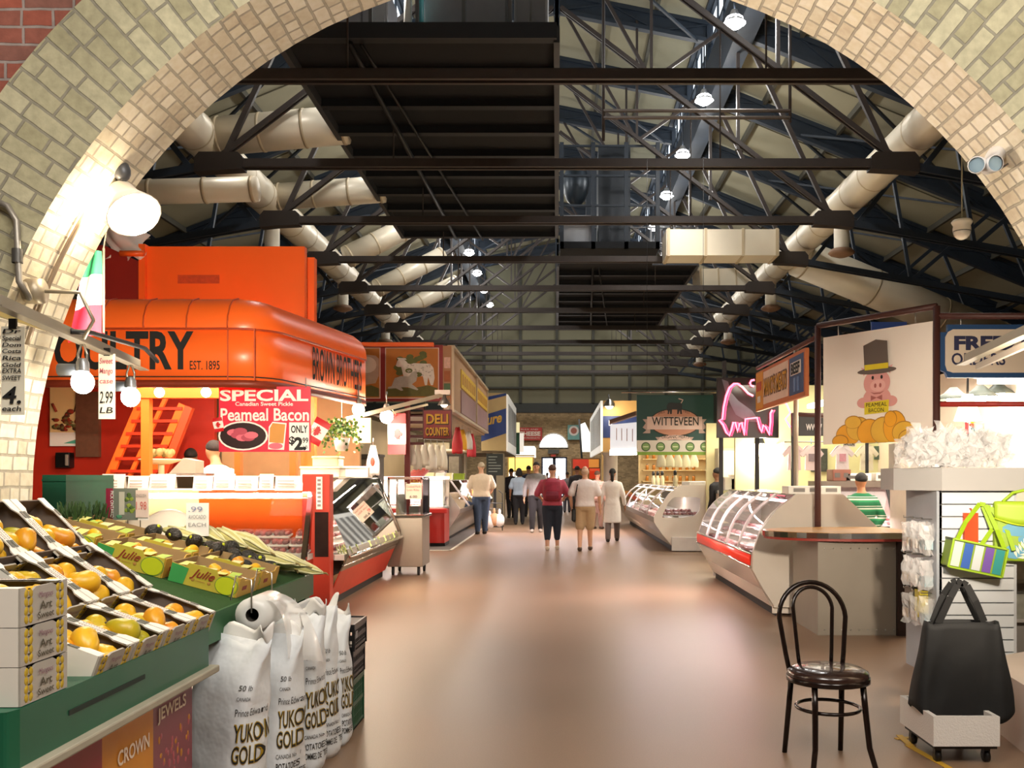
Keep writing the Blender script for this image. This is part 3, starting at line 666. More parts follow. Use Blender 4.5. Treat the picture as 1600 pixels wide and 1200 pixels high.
# corn
HUSK = M('c3bd7c', .7, 0, .2, 30); HUSK2 = M('dcd8a8', .7, 0, .15, 40); cn = None
for i in range(15):
    if cn is None:
        cn = thing('corn_cob', 'x', 'corn', (0, 0, 0), 'corn cobs on the turf table')
        def fn(p, u): k = .55+.45*math.sin(max(.05, (1-u.x)*1.2)); return V((p.x, p.y*k, p.z*k))
        MB().ball((0, 0, 0), (.145, .036, .034), 12, 14, fn=fn).build('husk', HUSK, cn)
        lf = MB()
        for a in range(5): lf.tube([(-.1, .03*math.cos(a*1.26), .03*math.sin(a*1.26)), (0, .036*math.cos(a*1.26), .034*math.sin(a*1.26)), (.09, .022*math.cos(a*1.26+.2), .02*math.sin(a*1.26+.2)), (.155, .004*math.cos(a), .006*math.sin(a))], [.006, .01, .007, .002], 5)
        lf.build('husk_leaf', HUSK2, cn)
        MB().tube([(.14, 0, 0), (.17, .004, .004), (.185, -.004, -.006)], [.008, .006, .002], 6).build('silk', M('8c7a4a', .8), cn); o = cn
    else: o = dup(cn)
    r_, c_ = divmod(i, 5); x = -2.15+c_*.13+r_*.05; y = 5.36+RN.uniform(-.03, .05)+r_*.08
    o.location = (x, y, zs(x)+.04+.045*(r_ < 2)+(.05 if i in (1, 2, 3, 7) else 0)); o.rotation_euler = (RN.uniform(-2, 2), .25+RN.uniform(-.1, .15), RN.uniform(-.55, -.15))
    o['label'] = 'pale green corn cob in its husk at the table end beyond the avocados'
# price cards and signs on rods
def card_sign(name, label, p, w_, h_, rod, draw, tilt=0, rod2=None):
    o = thing(name, label, 'sign', (p[0], p[1], p[2])); MB().box(p[0]-w_/2, p[0]+w_/2, p[1], p[1]+.004, p[2], p[2]+h_).build('card', PAPER, o)
    m = MB(); mats = draw(m, p); m.build('printing', mats, o)
    for x in ([rod] if rod2 is None else [rod, rod2]): MB().tube([(x, p[1]+.008, zs(x)), (x, p[1]+.008, p[2]+h_*.6)], .003, 6).build('rod', STEEL, o)
    return o
def d1(m, p):
    m.box(p[0]-.12, p[0]-.08, p[1]-.002, p[1], p[2], p[2]+.18)
    text(m, 'PICK ONTARIO', (p[0]-.092, p[1]-.002, p[2]+.165), -ZA, XA, .018, 1, width=.15, bold=.01)
    m.box(p[0]-.08, p[0]+.06, p[1]-.002, p[1], p[2], p[2]+.18, 2)
    for i in range(14): m.ball((p[0]+RN.uniform(-.01, .05), p[1]-.002, p[2]+RN.uniform(.04, .15)), (.014, .001, .012), 7, 4, 3+i % 2)
    m.box(p[0]-.045, p[0]-.015, p[1]-.004, p[1]-.002, p[2]+.03, p[2]+.16, 5); m.ball((p[0]-.045, p[1]-.003, p[2]+.02), (.018, .001, .012), 8, 4, 6)
    m.box(p[0]+.05, p[0]+.12, p[1]-.006, p[1]-.003, p[2]+.015, p[2]+.17, 7)
    text(m, 'ENGLISH', (p[0]+.055, p[1]-.006, p[2]+.13), XA, ZA, .018, 8, width=.055); text(m, '1.98', (p[0]+.055, p[1]-.006, p[2]+.06), XA, ZA, .045, 9, width=.058)
    return [M('8c1a3a', .6), WHITE, M('6c7468', .7), M('7f9436', .7), M('46602c', .7), M('b8b8a8', .7), M('4f8f6a', .6), M('d8c4b8', .7), M('6a6a6a', .7), M('c06058', .7)]
card_sign('produce_sign', 'glossy sign with a maroon side band standing on rods over the produce', (-2.43, 5.25, 1.215), .24, .18, -2.43, d1, rod2=-2.36)
def d2(m, p):
    for k, s_ in enumerate(('AVOCADO', 'EACH')): text(m, s_, (p[0]-.05, p[1]-.001, p[2]+.1-k*.045), XA, ZA, .022, 0, width=.1)
    text(m, '.99', (p[0]-.05, p[1]-.001, p[2]+.14), XA, ZA, .03, 1, width=.08); return [M('9a9a9a', .7), M('8890b0', .7)]
card_sign('price_card', 'plain white price card standing behind the avocados', (-2.06, 5.32, 1.12), .13, .19, -2.06, d2)
# herb planter, plastic cover
o = thing('herb_planter', 'dark green herbs in a planter behind the top mango cartons', 'plant', (-2.62, 4.9, 1.1)); MB().box(-2.66, -2.51, 4.78, 5.3, 0, 1.17).build('planter', M('3d3428', .8), o)
lf = MB()
for i in range(420):
    p = V((RN.uniform(-2.65, -2.52), RN.uniform(4.78, 5.3), 1.17)); tip = p+V((RN.uniform(-.05, .05), RN.uniform(-.05, .05), RN.uniform(.06, .16))); w_ = V((RN.uniform(-.008, .008), .008, 0))
    lf.add([p-w_, p+w_, tip+w_*.3, tip-w_*.3], [(0, 1, 2, 3)])
f = lf.build('foliage', M('2c4a1c', .7, 0, .4, 20), o)
def sheet_fn(a, b):
    return V((-2.55+.62*a, 5.42+.2*b, 1.13-.10*a+.16*math.exp(-((a-.4)/.42)**2)*math.sin(min(1, b*1.6)*PI/2)+.012*math.sin(9*a+5*b)))
tag(MB().grid(sheet_fn, 20, 10).build('plastic_sheet', M('e2d8c6', .35, 0, .05), solid=.003), 'crumpled white plastic sheet covering produce behind the signs', 'sheet')
# plastic bag roll on wire hooks
o = thing('bag_roll', 'roll of clear plastic bags hanging on wire hooks from the turf table', 'roll', (-1.38, 4.3, .83)); c = V((-1.385, 4.22, .832))
MB().lathe([(.03, 0), (.078, 0), (.078, .28), (.03, .28)], c, 24, axis='Y').build('roll', M('dcdcd8', .3), o)
MB().lathe([(.03, -.002), (.03, .282)], c, 16, axis='Y').lathe([(0, .1), (.03, .1)], c, 16, axis='Y').build('core', M('35302a', .8), o)
for dy in (-.01, .29): MB().tube([c+V((0, dy, .01)), c+V((0, dy, .16)), c+V((-.07, dy, .18)), (SX+.02, c.y+dy, .9)], .004, 6).build('wire_hook', STEEL, o)
fm = film('bag_film', 'e9e6e2', .55, .15)
def bf(a, b): return V((c.x+.05+.075*math.sin(a*1.3)+.03*a+.012*math.sin(6*b+3*a)+.1*a*b, c.y+.03+.24*b, c.z+.065-.27*a*a-.06*a*b))
MB().grid(bf, 10, 12).build('loose_bag', fm, o)
# potato sacks
SACK = M('d9dde0', .45, 0, .06, 9, bump=.35, bs=14, name='woven_sack'); SB = [M('1a1a1a', .6), M('b08f1c', .6)]
def sack(x, y, rz, h, w_, d_, a_text, lean, label, seed):
    o = thing('potato_sack', label, 'sack', (x, y, 0), 'potato sacks'); rn = random.Random(seed); ph = [rn.uniform(0, 6) for _ in range(6)]
    def surf(a, v, off=0):
        z = h*v; taper = (1-.08*v) if v < .8 else (.936+(v-.8)*.25); flat = 1 if v < .7 else max(.10, 1-((v-.7)/.3)**1.6)
        if v < .08: taper *= .84+.16*math.sin(v/.08*PI/2)
        ca, sa = math.cos(a), math.sin(a); e = .62
        X = math.copysign(abs(ca)**e, ca)*w_/2*taper*(1.04 if v > .9 else 1); Yq = math.copysign(abs(sa)**e, sa)*d_/2*taper*(1-.15*v)*flat
        k = 1+.035*math.sin(3*a+ph[0]+v*4)+.03*math.sin(5*a-v*9+ph[1])+.02*math.sin(v*23+2*a+ph[2])*(.3+v)
        p = V((X*k, Yq*k, z)); n = V((ca/w_, sa/d_, 0)).normalized(); p += n*off
        p.z += .05*h*abs(ca)**3*max(0, v-.8)/.2+.02*max(0, v-.8)/.2*math.sin(9*ca+ph[4]); p.x += lean[0]*v*v; p.y += lean[1]*v*v
        return V((x, y, 0))+Matrix.Rotation(rz, 3, 'Z') @ p
    m = MB(); nv, na = 26, 40; vs = [surf(2*PI*i/na, j/nv) for j in range(nv+1) for i in range(na)]
    m.add(vs, [(j*na+i, j*na+(i+1) % na, (j+1)*na+(i+1) % na, (j+1)*na+i) for j in range(nv) for i in range(na)]+[tuple(range(na))[::-1], tuple(nv*na+i for i in range(na))], 0, True)
    m.build('sack_body', SACK, o)
    def print_(s, z, cap, da, bold, mi, mm, off=.004):
        q = MB(); text(q, s, (0, 0, 0), XA, ZA, cap, 0, width=None, bold=bold, depth=0)
        if not q.v: return
        wd = max(v[0] for v in q.v); sc_ = da/wd
        mm.add([surf(a_text+v[0]*sc_, min(.99, (z+v[2])/h), off) for v in q.v], q.f, mi)
    mm = MB(); print_('50 lb', h*.74, .022, .5, .0, 0, mm); print_('CANADA', h*.68, .016, .5, 0, 0, mm); print_('Prince Edward', h*.59, .032, 1.2, -.004, 0, mm)
    for dz, s_ in ((.44, 'YUKON'), (.31, 'GOLD')): print_(s_, h*dz, .075, 1.35 if s_ == 'YUKON' else 1.1, .035, 1, mm, .003); print_(s_, h*dz, .075, 1.35 if s_ == 'YUKON' else 1.1, .0, 0, mm, .005)
    print_('CANADA No 1', h*.24, .02, 1.0, 0, 0, mm); print_('POTATOES', h*.17, .03, 1.0, .01, 0, mm); print_('POMMES DE TERRE', h*.11, .03, 1.3, .01, 0, mm)
    mm.build('lettering', SB, o)
    tp = MB()
    def fl(a, b): p = surf(PI*a, 1.0)*.5+surf(-PI*a, 1.0)*.5; return p+V((.015*math.sin(11*a+ph[5])*b, .03*b*math.sin(8*a+ph[4]), -.01+.07*b+.012*math.sin(14*a+ph[3])))
    tp.grid(fl, 30, 4); tp.build('folded_top', M('e2e1de', .4, 0, .05), o, solid=.003)
    return o
sack(-1.47, 4.12, -.35, .73, .36, .26, -1.05, (.05, .02), 'white potato sack with yellow lettering standing against the mango stand end', 1)
sack(-1.36, 4.36, -.3, .71, .33, .24, -.95, (.03, .0), 'white potato sack, second in the row from the mango stand', 2)
sack(-1.32, 4.63, -.25, .76, .33, .24, -.9, (.0, .03), 'white potato sack in the middle of the row under the bag roll', 3)
sack(-1.31, 4.87, -.2, .74, .34, .22, -.85, (-.02, .04), 'white potato sack, last but one before the stacked crates', 4)
sack(-1.27, 5.1, -.12, .66, .3, .18, -.8, (-.04, .05), 'white potato sack leaning in front of the stacked black crates', 5)
# milk crates
def crate(x0, x1, y0, y1, z0, h, c_, label):
    o = thing('milk_crate', label, 'crate', ((x0+x1)/2, y0, z0), 'stacked crates'); m = MB(); t_ = .012
    m.box(x0, x1, y0, y1, z0, z0+.01)
    for z in (z0, z0+h*.5-.012, z0+h-.035): 
        hh = .035 if z > z0+h*.6 else .024
        m.box(x0, x1, y0, y0+t_, z, z+hh).box(x0, x1, y1-t_, y1, z, z+hh).box(x0, x0+t_, y0, y1, z, z+hh).box(x1-t_, x1, y0, y1, z, z+hh)
    n = 11
    for i in range(n+1):
        f = i/n; w2 = .005; x = x0+(x1-x0)*f; y = y0+(y1-y0)*f
        for yy in (y0, y1-t_): m.box(x-w2, x+w2, yy+.002, yy+t_-.002, z0, z0+h)
        for xx in (x0, x1-t_): m.box(xx+.002, xx+t_-.002, y-w2, y+w2, z0, z0+h)
    for k in range(6):
        z = z0+h*(k+.5)/6; m.box(x0, x1, y0+.004, y0+t_-.002, z-.003, z+.003).box(x1-t_+.002, x1-.004, y0, y1, z-.003, z+.003)
    m.build('crate_body', M(c_, .45, 0, .1), o)
    m = MB(); m.box(x0-.004, x1+.004, y0-.004, y0+.008, z0+h-.025, z0+h+.004).box(x0-.004, x1+.004, y1-.008, y1+.004, z0+h-.025, z0+h+.004).box(x0-.004, x0+.008, y0, y1, z0+h-.025, z0+h+.004).box(x1-.008, x1+.004, y0, y1, z0+h-.025, z0+h+.004)
    m.build('rim', M(c_, .4, 0, .1), o, bevel=.002); return o
crate(-1.52, -1.17, 5.3, 5.62, 0, .29, '0d4a2c', 'green milk crate at the bottom of the stack beside the sacks')
crate(-1.52, -1.165, 5.29, 5.62, .295, .165, '121214', 'black milk crate in the middle of the stack')
o = crate(-1.52, -1.155, 5.28, 5.62, .465, .15, '0e0e10', 'black milk crate closing the top of the stack')
MB().box(-1.51, -1.165, 5.29, 5.61, .60, .612).build('lid', M('151518', .5), o); MB().box(-1.156, -1.1545, 5.33, 5.38, .53, .57).build('paper_tag', M('8c8c8c', .8), o)
# ---------------------------------------------------------------- people
def vox(o, size, sm=3):
    md = o.modifiers.new('r', 'REMESH'); md.mode = 'VOXEL'; md.voxel_size = size; md.use_smooth_shade = True
    s = o.modifiers.new('sm', 'SMOOTH'); s.factor = .5; s.iterations = sm
def limb(m, pts, rs, n=10):
    q = [V(pts[0])]; rr = [rs[0]]
    for i in range(1, len(pts)):
        a, b = V(pts[i-1]), V(pts[i])
        for f in (.33, .66, 1): q.append(a.lerp(b, f)); rr.append(rs[i-1]+(rs[i]-rs[i-1])*f)
    m.tube(q, rr, n)
    for p, r in zip(pts, rs): m.ball(p, r*.98, 8, 6)
def loft(m, rings, n=16):
    vs = []
    for c, rx, ry in rings:
        for k in range(n):
            t = 2*PI*k/n; e = .85; vs.append((c[0]+math.copysign(abs(math.cos(t))**e, math.cos(t))*rx, c[1]+math.copysign(abs(math.sin(t))**e, math.sin(t))*ry, c[2]))
    N = len(rings); m.add(vs, [(i*n+k, i*n+(k+1) % n, (i+1)*n+(k+1) % n, (i+1)*n+k) for i in range(N-1) for k in range(n)]+[tuple(range(n))[::-1], tuple((N-1)*n+k for k in range(n))], 0, True)
def person(label, x, Y, h, face=0, skin='c08a68', hair='2a2018', top='c9b8a0', sleeve=.5, bottom='3a4658', leg=1.0, shoe='2a221c', stride=0, arms=None, z0=0, hair_style='short', skirt=None, build_=1.0, lean=0, belt=None, glasses=False, lower=True, top_var=.08):
    """face: heading, 0 looks away down the hall; sleeve and leg: share of the limb that is covered"""
    r = thing('person', label, 'person', (0, 0, 0)); b = build_
    SK = M(skin, .55, 0, .06, 20); HR = M(hair, .7, 0, .3, 60, bump=.5, bs=150)
    L = lambda yy, zz: lean*(max(0, zz-.5))   # forward lean
    def T(xx, yy, zz): return V((xx*h, (yy+L(yy, zz))*h, zz*h))
    legs = []
    for s in (-1, 1):
        d = stride*s; legs.append([T(s*.052*b, 0, .5), T(s*.056, d*.45+abs(d)*.12, .275), T(s*.058, d-(abs(d)*.2 if d < 0 else 0), .045)])
    ar = arms or {-1: [(-.135, -.015, .64), (-.145, .03, .49)], 1: [(.135, -.015, .64), (.145, .03, .49)]}
    arms_ = {s: [T(s*.1*b, 0, .79), T(*ar[s][0]), T(*ar[s][1])] for s in (-1, 1)}
    def torso(k, z0_=.48, z1_=.845):
        prof = [(.475, .075, .06), (.52, .095, .07), (.60, .083, .06), (.68, .093, .066), (.76, .105, .068), (.81, .095, .055), (.845, .045, .042)]
        return [((0, (L(0, z)-.004)*h, z*h), rx*h*b*k, ry*h*b*k) for z, rx, ry in prof if z0_ <= z <= z1_]
    m = MB(); loft(m, torso(.96))
    for lg in legs:
        limb(m, lg, [.052*h*b, .036*h, .023*h]); a = lg[2]; limb(m, [a+V((0, -.01*h, -.012*h)), a+V((0, .075*h, -.028*h))], [.024*h, .018*h])
    for s in (-1, 1):
        A = arms_[s]; limb(m, A, [.034*h*b, .025*h, .017*h]); d = (A[2]-A[1]).normalized(); side = d.cross(YA).normalized() if abs(d.y) < .9 else XA
        pl = A[2]+d*.04*h; m.ball(pl, (.016*h, .022*h, .03*h), 8, 6)
        fw = V((0, 1, 0)) if abs(d.y) < .8 else V((1, 0, 0)); fw = (fw-d*fw.dot(d)).normalized(); inn_ = -XA*s; inn_ = (inn_-d*inn_.dot(d)); inn_ = inn_.normalized() if inn_.length > .1 else fw.cross(d)
        for i, ln in enumerate((.040, .046, .043, .034)):
            p0 = pl+fw*(.016-.0105*i)*h+d*.02*h; p1 = p0+d*ln*.55*h+inn_*.006*h; m.tube([p0, p1, p1+d*ln*.4*h+inn_*.014*h], [.0062*h, .0058*h, .0045*h], 6)
        p0 = pl+fw*.018*h-d*.012*h; m.tube([p0, p0+fw*.016*h+d*.018*h, p0+fw*.018*h+d*.036*h+inn_*.008*h], [.0075*h, .0066*h, .005*h], 6)
    limb(m, [T(0, -.004, .82), T(0, .006, .89)], [.036*h, .032*h]); hc = T(0, .014, .935)
    def hf(p, u): return V((p.x*(1-.16*max(0, -u.z)), p.y*(1-.06*max(0, -u.z))+(.006*h*(-u.z) if u.y > 0 else 0), p.z))
    m.ball(hc, (.043*h, .053*h, .066*h), 14, 10, fn=hf)
    m.tube([hc+V((0, .05*h, .008*h)), hc+V((0, .064*h, -.014*h)), hc+V((0, .05*h, -.018*h))], [.004*h, .008*h, .005*h], 6)
    m.tube([hc+V((-.014*h, .047*h, -.034*h)), hc+V((0, .052*h, -.035*h)), hc+V((.014*h, .047*h, -.034*h))], .0045*h, 6)
    for s in (-1, 1): m.ball(hc+V((s*.044*h, -.004*h, -.004*h)), (.006*h, .011*h, .017*h), 8, 6)
    o = m.build('body', SK, r); vox(o, .0085*h, 2)
    m = MB()
    for s in (-1, 1): m.ball(hc+V((s*.017*h, .0475*h, .006*h)), (.0065*h, .004*h, .0038*h), 8, 5)
    m.build('eyes', M('20140e', .3), r)
    if glasses:
        m = MB()
        for s in (-1, 1): m.tube([hc+V((s*.018*h+.012*h*math.cos(a*.524), .058*h, .005*h+.009*h*math.sin(a*.524))) for a in range(12)], .0016*h, 4, closed=True)
        m.build('glasses', BLACK, r)
    # hair
    m = MB()
    def hh(p, u):
        k = 1.0 if u.z > -.15 else .55
        return V((p.x*k, (p.y if u.y < .35 or u.z > .3 else p.y*.62)*k-.004*h, p.z if u.z > -.35 else p.z*.5))
    if hair_style != 'bald': m.ball(hc+V((0, -.006*h, .012*h)), (.051*h, .064*h, .063*h), 14, 10, fn=hh)
    else: m.ball(hc+V((0, -.010*h, -.002*h)), (.0485*h, .054*h, .042*h), 14, 10, fn=lambda p, u: V((p.x, min(p.y, .012*h), p.z)))
    if hair_style == 'bob': loft(m, [((0, -.012*h, hc.z+.02*h), .055*h, .054*h), ((0, -.018*h, hc.z-.03*h), .063*h, .05*h), ((0, -.02*h, hc.z-.075*h), .056*h, .04*h)])
    if hair_style == 'pony': m.tube([hc+V((0, -.045*h, .01*h)), hc+V((0, -.068*h, -.03*h)), hc+V((0, -.06*h, -.1*h)), hc+V((0, -.055*h, -.15*h))], [.022*h, .027*h, .022*h, .008*h], 8)
    if hair_style == 'cap': m.ball(hc+V((0, 0, .03*h)), (.052*h, .062*h, .05*h), 14, 8)
    o = m.build('hair' if hair_style != 'cap' else 'cap', HR, r); vox(o, .008*h, 2)
    # clothing
    TP = top if not isinstance(top, str) else M(top, .8, 0, top_var, 14, bump=.25, bs=22)
    m = MB(); loft(m, torso(1.14, .5 if not skirt else .52))
    for s in (-1, 1):
        A = arms_[s]; full = sleeve
        if full <= .5: e = A[0].lerp(A[1], full*2); limb(m, [A[0], e], [.037*h*b, .041*h*b])
        else: e = A[1].lerp(A[2], (full-.5)*2*.97); limb(m, [A[0], A[1], e], [.037*h*b, .034*h*b, .029*h])
    if skirt: loft(m, [((0, 0, .56*h), .1*h*b, .075*h*b), ((0, 0, .46*h), .115*h*b, .085*h*b), ((0, 0, skirt*h), .12*h*b, .1*h*b)])
    o = m.build('coat' if skirt else 'shirt', TP, r); vox(o, .011*h, 4)
    BP = M(bottom, .85, 0, .12, 14, bump=.25, bs=18); m = MB(); loft(m, torso(1.08, .47, .56)+[((0, 0, .565*h), .088*h*b, .064*h*b)])
    for lg in legs:
        if leg > .5: limb(m, [lg[0], lg[1], lg[1].lerp(lg[2], (leg-.5)*2*.98)], [.061*h*b, .046*h*b, .038*h])
        else: limb(m, [lg[0], lg[0].lerp(lg[1], leg*2)], [.06*h*b, .05*h*b])
    o = m.build('trousers' if leg > .8 else 'shorts', BP, r); vox(o, .011*h, 4)
    if belt: m = MB(); loft(m, [((0, 0, .553*h), .0985*h*b, .0745*h*b), ((0, 0, .572*h), .0985*h*b, .0745*h*b)]); m.build('belt', M(belt, .5), r)
    if lower:
        for s, lg in zip((-1, 1), legs):
            a = lg[2]; m = MB(); m.tube([a+V((0, -.034*h, -.022*h)), a+V((0, 0, -.014*h)), a+V((0, .05*h, -.025*h)), a+V((0, .095*h, -.031*h))], [.023*h, .031*h, .027*h, .014*h], 10); limb(m, [a+V((0, -.02*h, -.03*h)), a+V((0, .085*h, -.033*h))], [.012*h, .012*h])
            o = m.build('shoe', M(shoe, .5), r); vox(o, .007*h, 2)
    r['_h'] = h
    place(r, (x, Y, z0), face); return r
def stripe_mat():
    m, nt, b, N, L = nodes_mat('striped_knit'); tc = N('TexCoord'); sp = N('SeparateXYZ'); L(tc.outputs['Object'], sp.inputs[0])
    mu = N('Math'); mu.operation = 'MULTIPLY'; mu.inputs[1].default_value = 9.0; L(sp.outputs[2], mu.inputs[0]); fr = N('Math'); fr.operation = 'FRACT'; L(mu.outputs[0], fr.inputs[0])
    r = N('ValToRGB'); r.color_ramp.interpolation = 'CONSTANT'; e = r.color_ramp.elements; e[0].color = lin('1f6a44'); e[1].position = .42; e[1].color = lin('2f8a58')
    for p_, c_ in ((.62, 'c9d2c0'), (.78, '24603f'), (.92, 'c9d2c0')): q = e.new(p_); q.color = lin(c_)
    L(fr.outputs[0], r.inputs[0]); L(r.outputs[0], b.inputs['Base Color']); b.inputs['Roughness'].default_value = .9; return m
STRIPE = stripe_mat()
def px_at(px, Y): return (px-870)/F*Y
AD = {-1: [(-.15, -.02, .65), (-.16, .05, .50)], 1: [(.15, -.02, .65), (.16, .05, .50)]}
person('man in a tan shirt and blue jeans standing at the deli counter', px_at(752, 23.6), 23.6, 1.82, .35, 'c79a7c', 'b5a58c', 'c8b59c', .45, '35435a', 1, '201c1a', .02, {-1: [(-.17, 0, .66), (-.12, .11, .58)], 1: [(.17, -.02, .66), (.15, .08, .56)]}, build_=1.22)
person('woman in a pale blue top and black trousers walking down the aisle', px_at(811, 28.4), 28.4, 1.72, 0, 'a87858', '15110e', '9fb0c6', .45, '17151a', 1, '1a1818', .05, AD, hair_style='bob', build_=1.08)
o = person('man in a grey checked shirt walking towards the camera with a bag', px_at(838, 24.4), 24.4, 1.84, PI, 'b98868', '1d1612', '6f6b68', .95, '1b191c', 1, '8d8276', .06, {-1: [(-.16, -.02, .65), (-.17, .06, .52)], 1: [(.16, -.02, .65), (.17, .03, .5)]}, build_=1.1, top_var=.3)
bp = person('woman with a crimson backpack, navy cropped trousers and white shoes', px_at(863, 18.5), 18.5, 1.70, 0, 'c99a80', '57392a', 'b0485c', .6, '222a3a', .80, 'cfc2b4', .05, {-1: [(-.18, -.02, .66), (-.13, .12, .60)], 1: [(.18, -.02, .66), (.13, .12, .60)]}, build_=1.14)
m = MB(); h = 1.70
loft(m, [((0, -.125*h, .575*h), .085*h, .045*h), ((0, -.14*h, .60*h), .105*h, .072*h), ((0, -.14*h, .70*h), .108*h, .075*h), ((0, -.12*h, .80*h), .095*h, .055*h), ((0, -.105*h, .835*h), .06*h, .03*h)])
k = m.build('backpack_body', M('8e1e36', .75, 0, .5, 8), None); vox(k, .015, 4)
pk = thing('backpack', 'crimson patterned backpack worn by the woman in navy cropped trousers', 'backpack'); k.parent = pk
m = MB(); loft(m, [((0, -.2*h, .60*h), .07*h, .025*h), ((0, -.21*h, .64*h), .078*h, .03*h), ((0, -.2*h, .69*h), .07*h, .022*h)]); k = m.build('front_pocket', M('761a30', .75, 0, .4, 9), None); vox(k, .012, 3); k.parent = pk
for s in (-1, 1): k = MB().tube([(s*.07*h, -.09*h, .84*h), (s*.075*h, 0, .868*h), (s*.085*h, .085*h, .79*h), (s*.095*h, .03*h, .66*h), (s*.09*h, -.09*h, .6*h)], .012*h, 6).build('strap', M('d8d0cc', .7), None); k.parent = pk
place(pk, bp.location.copy(), 0)
wm = person('older man in a white polo shirt and khaki shorts walking away', px_at(914, 18.3), 18.3, 1.67, -.08, 'cf9f84', 'c9a890', 'e2d8d8', .42, 'b69a78', .47, '4a3526', .07, {-1: [(-.17, -.03, .66), (-.16, .03, .52)], 1: [(.165, -.02, .66), (.18, .04, .50)]}, hair_style='bald', belt='241c18', build_=1.16)
sb = thing('shoulder_bag', 'black shoulder bag hanging at the side of the man in khaki shorts', 'bag'); h = 1.67
k = MB().box(-.26, -.17, -.10, .14, .58, .84).build('bag_body', BLACK, None, bevel=.03); k.parent = sb
k = MB().tube([(-.21, .12, .82), (-.15, .14, 1.2), (-.11, .03, 1.42), (-.14, -.12, 1.3), (-.2, -.12, 1.0), (-.21, -.08, .82)], .013, 6).build('strap', BLACK, None); k.parent = sb
place(sb, wm.location.copy(), -.08)
person('woman in a long white coat with a dark ponytail', px_at(957, 20.9), 20.9, 1.64, -.1, 'a06e50', '17110f', 'ebe2dc', .95, '6a5c58', 1, '2c211e', .1, {-1: [(-.145, -.03, .65), (-.17, -.02, .51)], 1: [(.145, -.02, .65), (.165, .04, .50)]}, hair_style='pony', skirt=.26, build_=1.0)
person('stout man in dark clothes at the far counter beside the pale blue woman', px_at(799, 33), 33, 1.75, .4, '9a6c50', '15110e', '221e24', .9, '1c1a1e', 1, '141212', .03, build_=1.1)
person('man in a navy shirt beyond the grey checked shirt', px_at(826, 34), 34, 1.86, .1, 'a87858', '1a1512', '28304c', .5, '22242c', 1, '141212', .04)
person('person in dark clothes beyond the white polo shirt', px_at(902, 30), 30, 1.8, .2, '8a5c44', '120e0c', '241f26', .6, '2a2a30', 1, '141212', .05, build_=1.1)
person('person in a mottled grey top near the far doors', px_at(886, 38), 38, 1.66, 0, '9a6c50', '3a2c24', '8d8588', .5, '55505a', 1, '141212', .04, build_=1.05)
person('tiny figure standing against the bright far doors', px_at(855, 54), 54, 1.7, 0, '6a4a3a', '120e0c', '3a3440', .5, '2a2a30', 1, '141212', .03)
person('person in a dusty pink top by the far meat counter', px_at(933, 26), 26, 1.62, -.6, 'b07a60', '6a4a38', 'b98d80', .9, '8a6a5c', 1, '3a2c24', .03, build_=1.1)
person('child in a green striped hoodie facing the dark meat case, hands behind the back', px_at(1346, 11.2), 11.2, 1.5, .1, 'a5704c', '120e0c', STRIPE, .9, '6a6a5c', 1, '2a221c', .02, {-1: [(-.15, -.06, .65), (-.05, -.115, .555)], 1: [(.15, -.06, .65), (.04, -.125, .545)]}, build_=1.02)
person('counter assistant in dark clothes behind the green organic sign post', px_at(1122, 17.2), 17.2, 1.62, .8, '9a6c50', '15110e', '1c1a1e', .9, '1c1a1e', 1, '141212', .02, build_=1.1)
person('shop worker in a white shirt bending over behind the orange stall counter', px_at(352, 11.3), 11.3, 1.9, .9, 'b5805c', '1a1411', 'efe9e0', .5, '3a3a44', 1, '1a1818', .02, {-1: [(-.15, .08, .66), (-.08, .2, .62)], 1: [(.15, .08, .66), (.08, .2, .62)]}, lean=.3)
person('grey haired worker with glasses looking over the foam boxes', px_at(573, 14.4), 14.4, 1.66, PI-.3, 'b07a58', '4a4038', 'e9e2da', .5, '3a3a44', 1, '1a1818', .02, glasses=True, hair_style='bald', build_=1.1)
person('tall worker in a white cap half hidden by the hanging plant', px_at(553, 14.9), 14.9, 1.9, PI-1.0, 'a06c4c', 'e9e6de', 'dfe6ea', .5, '3a3a44', 1, '1a1818', .02, {-1: [(-.15, .06, .66), (-.08, .17, .6)], 1: [(.15, .06, .66), (.08, .17, .6)]}, hair_style='cap', build_=1.15)
person('worker in dark clothes standing behind the orange stairs', px_at(298, 13.0), 13.0, 1.85, .3, '7a5440', '15110e', '262228', .9, '1c1a1e', 1, '141212', .02)
# ---------------------------------------------------------------- left side: orange stall, deli, far stalls
ORG = M('fb6a26', .35, 0, .05, 3, name='orange_panel'); ORD_ = M('b8300f', .5, 0, .1); TAN = M('c9a76a', .6, 0, .1); STN = M('8d8478', .32, .9, .08)
DRED = M('a31f16', .5, 0, .08)
